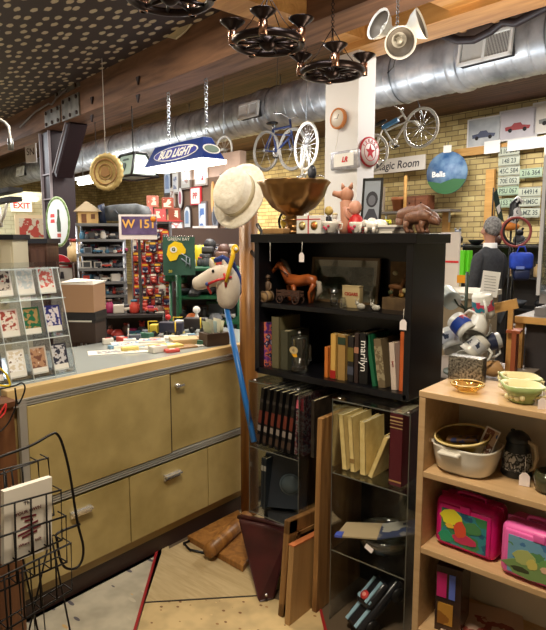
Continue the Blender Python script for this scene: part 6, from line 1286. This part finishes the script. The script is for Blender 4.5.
# ================= RIGHT BACKGROUND =================
# shelf behind case w/ magic room sign
q=at(405,212,v=8.9); zsh=q.z; ua=toB(at(372,212,v=8.9))[0]; ub=toB(at(452,212,v=8.9))[0]
t=T('wall_shelf','long grey wooden wall shelf on the brick wall below the white sign','shelf',B((ua+ub)/2,9.0,zsh),RB)
m=MB(); m.box((0,0,0),(ub-ua,.34,.04),C((110,104,100))); m.build('board',t)
for x in(-.7,.7): m=MB(); m.prism([(0,0),(0,-.2),(.02,-.2),(.02,-.02)],.03,STEEL,c=(x,.1,0),rot=(0,0,90)); m.build('bracket',t)
t=T('shop_sign','long white sign reading Magic Room on the brick wall','sign',tuple(at(397,165,v=9.0)),RB)
m=MB(); m.box((0,0,0),(1.25,.03,.26),C((226,220,212))); m.build('board',t); text('Magic Room',.2,C((70,66,70)),t,(0,-.017,-.005),bold=.003,shear=.15)
q=at(378,188,v=9.0); t=T('picture_frame','white framed picture standing at the left of the brick wall shelf','picture frame',(q.x,q.y,zsh+.021),RB); m=MB(); m.box((0,0,.24),(.34,.03,.48),C((176,160,140))); m.build('frame',t); m=MB(); m.box((0,-.02,.24),(.26,.01,.4),C((226,226,230))); m.build('picture',t)
for i,(px,c) in enumerate(((399,(176,110,66)),)):
    q=at(px,200,v=9.0); t=T('flower_pot','orange clay flower pot on the brick wall shelf','pot',(q.x,q.y,zsh+.021),RB); m=MB(); m.lathe([(0,0),(.1,0),(.13,.2),(.145,.2),(.145,.26),(.12,.26),(0,.05)],C(c)); m.build('pot',t)
q=at(419,203,v=9.0); t=T('wooden_chest','brown wooden chest of small drawers on the brick wall shelf','chest',(q.x,q.y,zsh+.021),RB); m=MB(); m.box((0,0,.13),(.52,.2,.26),G('chest_wood',(120,70,46),(92,52,34),(1,8,8))); m.build('body',t)
for k in(-1,1): m=MB(); m.box((k*.125,-.105,.13),(.22,.012,.18),G('chest_wood2',(134,80,52),(104,62,40),(1,8,8))); dr=m.build('drawer',t); m=MB(); m.sph((k*.125,-.12,.13),(.03,.03,.03),BRONZE); m.build('knob',dr)
t=T('wooden_stand','pale upright wooden stick stand rising left of the globe sign','stand',tuple(at(405,200,v=8.6)),RB); m=MB(); m.cyl((0,0,-.3),(0,0,.42),.03,PN,seg=8); m.box((0,0,-.3),(.2,.2,.03),PN); m.build('post',t)
# globe sign
q=at(447,173,v=8.95); t=T('round_sign','large round blue and green landscape sign on the brick wall','sign',tuple(q),RB+12)
r0=.36; m=MB(); m.cyl((0,.0,0),(0,-.02,0),r0,M('sky_print',(40,82,132),.5,c2=(120,152,184),scale=5),seg=48); m.build('disc',t)
m=MB(); m.prism([(r0*math.cos(a),r0*math.sin(a)) for a in [R(200+i*14) for i in range(11)]]+[(.12,-.10),(-.1,-.17)],.004,C((50,98,58)),c=(0,-.022,0)); m.build('hill_print',t); text('Bells',.13,WHITE,t,(-.14,-.026,-.02),bold=.004); m=MB(); m.box((0,-.02,r0+.04),(.14,.01,.12),PAPER); m.build('paper_tag',t)
m=MB(); m.cyl((0,.0,r0),(0,.0,r0+.16),.006,STEEL,seg=5); m.build('hanger',t)
# posters
for i,(px,py,w,lb,cols) in enumerate(((484,132,.62,'poster photo of a dark blue car, left of the red car poster',((150,156,164),(70,76,96),(190,194,196))),(518,124,.64,'poster photo of a red convertible car on the brick wall',((196,190,196),(214,208,208),(180,176,184))),(553,116,.64,'grey poster cut by the right edge of the frame',((206,200,190),(196,190,182),(214,208,200))))):
    q=at(px,py,v=9.2); t=T('car_poster',lb,'poster',tuple(q),RB,'posters on the brick wall'); m=MB(); m.box((0,0,0),(w,.015,.48),C((216,214,212))); m.build('sheet',t); m=MB(); m.box((0,-.009,0),(w-.06,.004,.43),M('postbg%d'%i,cols[0],.5,c2=cols[2],scale=3)); m.build('photo_area',t)
    m=MB(); cc=C([(70,78,104),(150,40,44),(120,120,116)][i]); m.prism([(-.2,-.07),(.19,-.07),(.21,-.02),(.08,.0),(.05,.04),(-.06,.04),(-.1,0),(-.21,-.01)],.004,cc,c=(0,-.013,-.02)); m.build('printed_car',t)
    for x in(-.12,.12): m=MB(); m.cyl((x,-.014,-.09),(x,-.017,-.09),.032,C((40,38,42)),seg=16); m.build('printed_wheel',t)
for i,(px,py,w,h) in enumerate(((492,147,.28,.2),(532,143,.8,.17))):
    q=at(px,py,v=9.12); t=T('paper_sign','white paper sign pinned to the wall rail, %s of the two'%['smaller','longer'][i],'sign',tuple(q),RB); m=MB(); m.box((0,0,0),(w,.006,h),WHITE); m.build('sheet',t)
# license plates
pl=[(509,151,'110 079'),(509,161,'148 23'),(509,171,'45C 584'),(508.5,181,'70E 052'),(508,191,'PSU 067'),(507.5,203,'153 22'),(531,173,'216 364'),(529.5,192,'144914'),(529,202,'THMSC'),(528.5,213,'AMZ 35')]
for i,(px,py,s_) in enumerate(pl):
    q=at(px,py,v=9.15); t=T('licence_plate','licence plate reading %s, %s'%(s_,['topmost of the left column','second down in the left column','third down in the left column','fourth down in the left column','fifth down in the left column','lowest of the left column','topmost of the right column','second down in the right column','third down in the right column','lowest of the right column'][i]),'licence plate',tuple(q),RB,'licence plates on the brick wall'); c=(160,182,156) if i in(4,5,6) else (180,186,170)
    m=MB(); m.rbox((0,0,0),(.36,.01,.148),C(c),.004); m.build('plate',t); m=MB(); m.box((0,-.006,.062),(.35,.002,.006),C((80,80,74))); m.box((0,-.006,-.062),(.35,.002,.006),C((80,80,74))); m.build('border',t); text(s_,.105,C((70,80,78)),t,(0,-.006,0),bold=.002,sx=.85)
# black back shelves
BKS=C((28,28,30))
rzR=RB
zsB=[.35,.75,1.12,1.48]
cenB,wB,_=shelf_unit('black_shelving','long black shelving unit of packaged goods below the licence plates',446,548,7.6,zsB,.4,BKS,rzR,False,back=C((60,54,50)),ztop=1.5)
fill(cenB,wB,rzR,zsB[:3],['box','jar','box','bowl','jar','plush'],[(24,24,28),(60,64,70),(200,196,190),(180,60,50),(36,90,60),(120,126,136),(90,60,50),(210,180,130)],'long black shelving',1.5,.16,.08,'goods on the long black shelving',hmax=.25)
fill(cenB,wB,rzR,[zsB[3]],['plush','jar','bowl','box'],[(24,24,28),(60,64,70),(200,196,190),(120,126,136),(90,60,50),(36,90,60)],'long black shelving, top side',1.6,.16,.12,'goods on top of the long black shelving',hmax=.25)
for i,(px,py) in enumerate(((459,247),(464,240),(536,240))):
    q=at(px,py,d=7.2); t=T('boxed_toy','bright green box on the black shelving, %s'%['nearest the black bookcase','behind the first one','right of the red hoop'][i],'boxed toy',tuple(q)[:2]+(1.121 if i<2 else 1.121,),rzR,'bright green boxes')
    m=MB(); m.box((0,0,.15),(.2,.08,.3),C((110,230,40))); m.build('box',t); m=MB(); m.box((-.02,-.042,.15),(.07,.004,.16),C((30,40,30))); m.build('picture',t)
# red hoop basket & flag & bust
q=at(516,232,d=6.2); t=T('hoop_wreath','dark hoop with a dusty red ring hanging above the blue bag','hoop',tuple(q),35)
m=MB(); m.torus((0,0,0),.15,.014,C((150,70,66)),'y',36,8); m.build('ring',t); m=MB(); m.torus((.02,.03,.01),.14,.015,C((40,38,36)),'y',36,8); m.build('back_ring',t); m=MB(); m.cyl((0,0,-.15),(0,0,.15),.006,BLACK); m.build('centre_post',t)
m=MB(); m.cyl((0,0.03,-.15),(0,0.03,-q.z),.014,BLACK); m.build('stand_pole',t)
q=at(496,209,d=6.8); t=T('team_flag','dark green and white team pennant flag above the man','flag',tuple(q),40); m=MB(); m.prism([(-.05,.17),(.0,.22),(.10,-.15),(.03,-.1)],.008,C((26,52,44))); m.build('cloth',t); m=MB(); m.prism([(.0,.02),(.04,.06),(.05,-.02),(.03,-.06)],.012,WHITE); m.build('white_emblem',t); m=MB(); m.cyl((-.05,0,-q.z),(-.04,0,.24),.008,BLACK,seg=6); m.build('pole',t)
q=at(512,212,d=6.7); t=T('mask_ornament','black and white plumed helmet ornament with orange base','ornament',tuple(q),30); m=MB(); m.tube([(0,0,-.12),(.04,0,-.02),(.02,0,.08),(.06,0,.14),(.1,0,.1)],[.06,.07,.05,.045,.03],PIC('masc',((30,32,36),(220,220,220),(90,96,100)),14),12); m.build('body',t); m=MB(); m.sph((-.03,0,-.16),(.25,.14,.1),C((226,140,60))); m.build('orange_base',t); m=MB(); m.cyl((0,0,-.16),(0,0,-q.z),.012,BLACK); m.build('stand',t)
q=at(521,264,d=5.9); t=T('blue_bag','bright blue cloth bag hanging below the red hoop','bag',tuple(q),35)
BB=M('blue_cloth',(30,70,190),.7,c2=(20,50,150),scale=6)
m=MB(); m.rbox((0,0,.05),(.44,.2,.30),BB,.07); m.build('bag',t); m=MB(); m.rbox((.02,0,-.18),(.32,.16,.2),C((22,34,70)),.06); m.build('lower_pocket',t); m=MB(); m.box((-.05,-.101,-.06),(.16,.006,.05),C((110,130,200))); m.build('label_patch',t); m=MB(); m.tube([(-.1,0,.18),(-.05,0,.3),(.05,0,.3),(.1,0,.18)],.015,BB,6); m.build('strap',t); t.scale=(.5,.6,.58)
# display case at right edge + table
a=at(517,314,d=2.9); t=T('wooden_table','pale edged dark table behind the bookcase at the right edge of the frame','table',(0,0,0),0)
tl=at(518,316,y=2.9); tz=tl.z; t.location=(tl.x+.4,3.25,0)
m=MB(); m.box((0,0,tz-.015),(.82,.72,.03),M('grey_laminate',(130,124,118),.4)); m.build('top',t); m=MB(); m.box((0,-.362,tz-.015),(.82,.006,.032),PN); m.build('front_edge',t)
for x in(-.39,.39):
    for y in(-.34,.34): m=MB(); m.box((x,y,(tz-.03)/2),(.035,.035,tz-.03),PN); m.build('leg',t)
m=MB(); m.box((.0,-.30,tz*.5),(.74,.02,tz*.96),C((58,54,56))); m.build('modesty_panel',t)
g0=at(534,318,y=2.95); t=T('glass_display_case','tall clear display case with grey base on the table at the right edge','display case',(g0.x+.2,3.15,tz+.001),0)
hg=at(541,138,y=2.95).z-tz
m=MB(); m.box((0,0,.02),(.4,.4,.04),C((120,118,120))); m.box((0,0,.09),(.37,.37,.06),C((140,138,140))); m.build('base',t)
m=MB()
for s_ in(-1,1): m.box((s_*.19,0,hg/2+.05),(.004,.38,hg-.1),ACR); m.box((0,s_*.19,hg/2+.05),(.38,.004,hg-.1),ACR)
m.build('glass_panel',t); m=MB()
for sx in(-1,1):
    for sy in(-1,1): m.box((sx*.19,sy*.19,hg/2+.05),(.016,.016,hg-.1),C((196,198,204)))
m.box((0,0,hg),(.4,.4,.02),C((190,190,194))); m.build('frame',t)
for k in range(3): m=MB(); m.box((0,0,.3+k*.24),(.37,.37,.006),GLS); m.build('shelf',t)
# folded dark panels leaning at (497-512, 320-390)
q=at(503,330,y=3.0); t=T('folding_screen','dark leaning panels beside the wooden table','panel',(at(504,380,y=3.5).x,3.75,0),20)
m=MB(); m.box((0,0,.5),(.03,.3,1.0),C((60,58,64)),rot=(0,4,0)); m.box((.05,0,.5),(.02,.3,1.0),C((30,32,48)),rot=(0,4,0)); m.build('panel',t)
# mug tree behind bookcase on a cart
zt=.98
q=at(463,385,y=2.62); t=T('wooden_cart','wooden cart with a grey top standing behind the bookcase','cart',(at(470,370,y=2.7).x,2.72,0),0)
tzz=at(463,373,y=2.62).z
m=MB(); m.box((0,0,tzz-.02),(.5,.5,.04),C((128,116,104))); m.build('top',t)
for x in(-.23,.23):
    for y in(-.23,.23): m=MB(); m.box((x,y,(tzz-.04)/2),(.03,.03,tzz-.04),PN); m.build('leg',t)
q=at(463,372,y=2.62); mt_=T('mug_tree','dark green metal mug tree standing behind the bookcase','mug tree',(q.x,2.62,tzz+.001),0)
DG=C((40,58,44)); ztp=at(466,272,y=2.62).z-tzz
m=MB(); m.cyl((0,0,0),(0,0,ztp),.008,DG,seg=8); m.lathe([(.09,0),(.09,.01),(.02,.016),(0,.016)],DG); m.build('pole',mt_)
m=MB()
hooks=[]
q=at(461,279,y=2.59); t=T('price_note','small orange price note on the mug tree','note',(q.x,2.59,q.z),20); m=MB(); m.box((0,0,0),(.036,.002,.036),C((244,166,40))); m.build('note',t)
def mug(px,py,y,lb,rot,s=1,band=None,c=(222,222,216)):
    q=at(px,py,y=y); t=T('mug',lb,'mug',tuple(q),0,'mugs on the mug tree',rot=rot)
    m=MB(); m.lathe([(0,-.045*s),(.034*s,-.045*s),(.038*s,-.04*s),(.04*s,.03*s),(.043*s,.046*s),(.039*s,.046*s),(.036*s,-.036*s),(0,-.038*s)],C(c,.25)); m.build('body',t)
    m=MB(); m.tube([(.038*s,0,.028*s),(.066*s,0,.026*s),(.072*s,0,0),(.062*s,0,-.024*s),(.036*s,0,-.028*s)],.0055*s,C(c,.25)); m.build('handle',t)
    if band: m=MB(); m.lathe([(.0405*s,-.022*s),(.0415*s,.018*s)],band); m.build('printed_band',t)
P1=PIC('mugp1',((40,70,160),(190,60,40),(230,230,230)),18,.3); P2=PIC('mugp2',((50,130,150),(210,70,100),(230,230,230),(230,230,230)),22,.3); P3=PIC('mugp3',((50,60,84),(200,204,210),(90,96,110)),24,.3)
mug(483,305,2.58,'white mug with teal and pink print at the top right of the mug tree',(190,10,-60),1.15,P2)
mug(449,298,2.60,'plain pale grey mug facing outward at the upper left of the mug tree',(-80,0,40),1.15,None,(196,204,200))
mug(462,326,2.53,'white mug with blue and red blocks hanging in front of the pole',(150,-50,20),1.15,P1)
mug(450,340,2.58,'white mug with dark photo print at the lower left of the mug tree',(160,-40,0),1.15,P3)
mug(479,324,2.56,'plain white mug hanging mouth down in the middle of the tree',(170,30,60),1.05)
mug(476,346,2.54,'white mug with a navy band tilting down at the lower centre',(155,40,0),1.1,P3)
mug(491,342,2.62,'dark navy and white mug at the lower right of the mug tree',(150,70,0),.95,C((44,52,80),.3),(200,204,206))
mug(470,357,2.56,'white mug lying lowest on the mug tree',(100,20,-10),1.05)
for a,z in ((20,.30),(140,.30),(250,.30),(60,.17),(180,.17),(300,.17),(0,.09),(120,.09)):
    a=R(a); m=MB(); m.tube([(0,0,z),(.05*math.cos(a),.05*math.sin(a),z+.02),(.075*math.cos(a),.075*math.sin(a),z+.05)],.004,DG,6); m.build('hook_arm',mt_)
q=at(490,284,y=2.66); t=T('note_card','white handwritten note card standing behind the mugs','card',tuple(q),15,rot=(0,0,15)); m=MB(); m.box((0,0,0),(.075,.003,.115),WHITE,rot=(0,6,0)); m.build('card',t); m=MB()
for k in range(6): m.box((-.0,-.003,.035-k*.013),(.05,.001,.002),C((130,130,136)),rot=(0,6,0))
m.build('writing',t); m=MB(); m.cyl((0,.004,-.05),(0,.004,-.2),.003,STEEL,seg=6); m.build('clip_stem',t)
t=T('wooden_rack','small pale wooden rack with a sloping top bar right of the mugs','rack',(at(492,372,y=2.75).x,2.75,tzz+.001),10)
m=MB(); m.box((.0,0,.30),(.20,.02,.045),PN,rot=(0,-16,0)); m.build('top_rail',t); m=MB(); m.box((.07,0,.15),(.022,.03,.3),PN); m.build('upright',t); m=MB(); m.box((-.07,0,.13),(.022,.03,.26),PN); m.build('upright',t)
m=MB(); m.box((.09,0,.2),(.06,.1,.012),C((160,84,50))); m.box((.095,0,.1),(.02,.1,.2),C((160,84,50))); m.build('side_bracket',t)
t=T('bread_loaf_ornament','tan wooden bowl shaped ornament lying below the mugs','ornament',(at(487,364,y=2.62).x,2.60,tzz+.001),0); m=MB(); m.tube([(-.09,0,.02),(-.04,0,.03),(.0,0,.045),(.05,0,.045),(.085,0,.03)],[.008,.016,.036,.038,.01],M('tan_lacquer',(190,148,98),.5),14); m.build('body',t)
t=T('white_bin','pale cream storage bin behind the mug tree','bin',(at(452,330,y=3.3).x,3.3,0),0)
zz=at(463,294,y=3.2).z; m=MB(); m.box((.05,0,zz/2),(.3,.35,zz),C((140,126,104))); m.build('body',t); m=MB(); m.box((.05,0,zz),(.33,.38,.03),C((180,172,156))); m.build('rim',t)
q=at(452,255,y=3.6); t=T('white_placard','tall white placard with a thin red stripe behind the black bookcase','placard',(at(450,250,y=3.4).x-.02,3.45,0),0)
zz=at(450,232,y=3.4).z; m=MB(); m.box((0,0,zz/2),(.12,.02,zz),C((214,206,200))); m.build('board',t); zr_=at(450,262,y=3.4).z; m=MB(); m.box((0,-.011,zr_),(.12,.003,.012),C((210,40,50))); m.build('red_stripe',t)
# ================= MAN =================
SUIT=M('grey_suit',(58,60,64),.85,c2=(48,50,54),scale=30); SKIN=M('skin',(176,128,104),.6); HAIRM=M('grey_hair_man',(150,148,146),.8,c2=(96,94,92),scale=40)
q=at(491,228,d=6.1); mx,my=q.x,q.y
man=T('person','person in a charcoal suit seen from behind, standing before the back shelves','person',(mx,my,0),72)
def skin(name,verts,edges,mt,parent,sub=1):
    me=bpy.data.meshes.new(name); me.from_pydata([v[:3] for v in verts],edges,[]); o=bpy.data.objects.new(name,me); COL.objects.link(o); o.parent=parent
    o.modifiers.new('skin','SKIN').use_smooth_shade=True
    sv=me.skin_vertices[0].data if me.skin_vertices else None
    if sv is None:
        bm2=bmesh.new(); bm2.from_mesh(me); bm2.verts.layers.skin.verify(); bm2.to_mesh(me); bm2.free(); sv=me.skin_vertices[0].data
    for i,v in enumerate(verts): sv[i].radius=(v[3],v[4] if len(v)>4 else v[3])
    sv[0].use_root=True
    s_=o.modifiers.new('sub','SUBSURF'); s_.levels=sub; s_.render_levels=sub; me.materials.append(mt); return o
V=[(0,0,.95,.11,.08),(0,0,1.15,.10,.07),(0,0,1.30,.10,.07),(0,.0,1.42,.06,.05),(0,-.0,1.52,.05),(0,.01,1.60,.06),(0,.015,1.67,.085,.1),(0,.01,1.74,.075,.09),
 (.14,0,1.38,.035),(.225,.01,1.15,.035),(.215,.08,.93,.03),(.215,.12,.86,.036),(-.14,0,1.38,.035),(-.225,.01,1.15,.035),(-.215,.08,.93,.03),(-.215,.12,.86,.036),
 (.10,0,.86,.07),(.11,.02,.5,.05),(.11,-.02,.09,.04),(.11,.10,.04,.04),(-.10,0,.86,.07),(-.11,.02,.5,.05),(-.11,-.02,.09,.04),(-.11,.10,.04,.04)]
Ed=[(0,1),(1,2),(2,3),(3,4),(4,5),(5,6),(6,7),(3,8),(8,9),(9,10),(10,11),(3,12),(12,13),(13,14),(14,15),(0,16),(16,17),(17,18),(18,19),(0,20),(20,21),(21,22),(22,23)]
skin('body',V,Ed,SKIN,man,2)
m=MB(); m.lathe([(.0,.74),(.19,.74),(.195,.8),(.19,.95),(.175,1.1),(.19,1.25),(.205,1.36),(.19,1.42),(.14,1.465),(.085,1.50),(.06,1.52),(.0,1.52)],SUIT,sy=.66,seg=28)
for s_ in(-1,1): m.tube([(s_*.15,0,1.42),(s_*.195,0,1.395),(s_*.225,.0,1.3),(s_*.235,.01,1.15),(s_*.225,.05,1.02),(s_*.215,.10,.9)],[.05,.068,.066,.056,.05,.042],SUIT,14)
m.build('suit_jacket',man,sub=1); man.scale=(.92,.92,.985)
Tt=[(0,0,.86,.15,.11),(.10,0,.80,.115),(.11,.02,.48,.085),(.11,-.01,.10,.075),(-.10,0,.80,.115),(-.11,.02,.48,.085),(-.11,-.01,.10,.075)]
skin('trousers',Tt,[(0,1),(1,2),(2,3),(0,4),(4,5),(5,6)],SUIT,man,2)
m=MB(); m.sph((0,-.02,1.715),(.185,.205,.215),HAIRM,rot=(12,0,0)); m.build('hair',man)
m=MB(); m.lathe([(.078,1.49),(.074,1.545),(.066,1.545),(.068,1.49)],WHITE); m.build('shirt_collar',man)
for s_ in(-1,1): m=MB(); m.sph((s_*.098,.02,1.66),(.02,.04,.06),SKIN); m.build('ear',man); 
for s_ in(-1,1): m=MB(); m.rbox((s_*.11,.05,.04),(.10,.28,.08),BLACK,.03); m.build('shoe',man)
m=MB(); m.sph((0,.11,1.66),(.03,.05,.05),SKIN); m.build('nose',man)
# ================= FILLERS: middle distance between case and brick wall =================
cenC,wC,_=shelf_unit('brown_display_shelf','brown display shelf standing behind the steel post and counter',-20,72,7.4,[.5,.9,1.3],.4,C((80,56,44)),RB+20,False,back=C((96,70,56)))
fill(cenC,wC,RB+20,[.5,.9,1.3],['box','plush','jar','box'],[(180,60,50),(200,196,190),(90,60,50),(120,126,136),(210,180,130)],'brown display shelf at far left',1.8,.17,.1,'goods on the brown display shelf',hmax=.3)
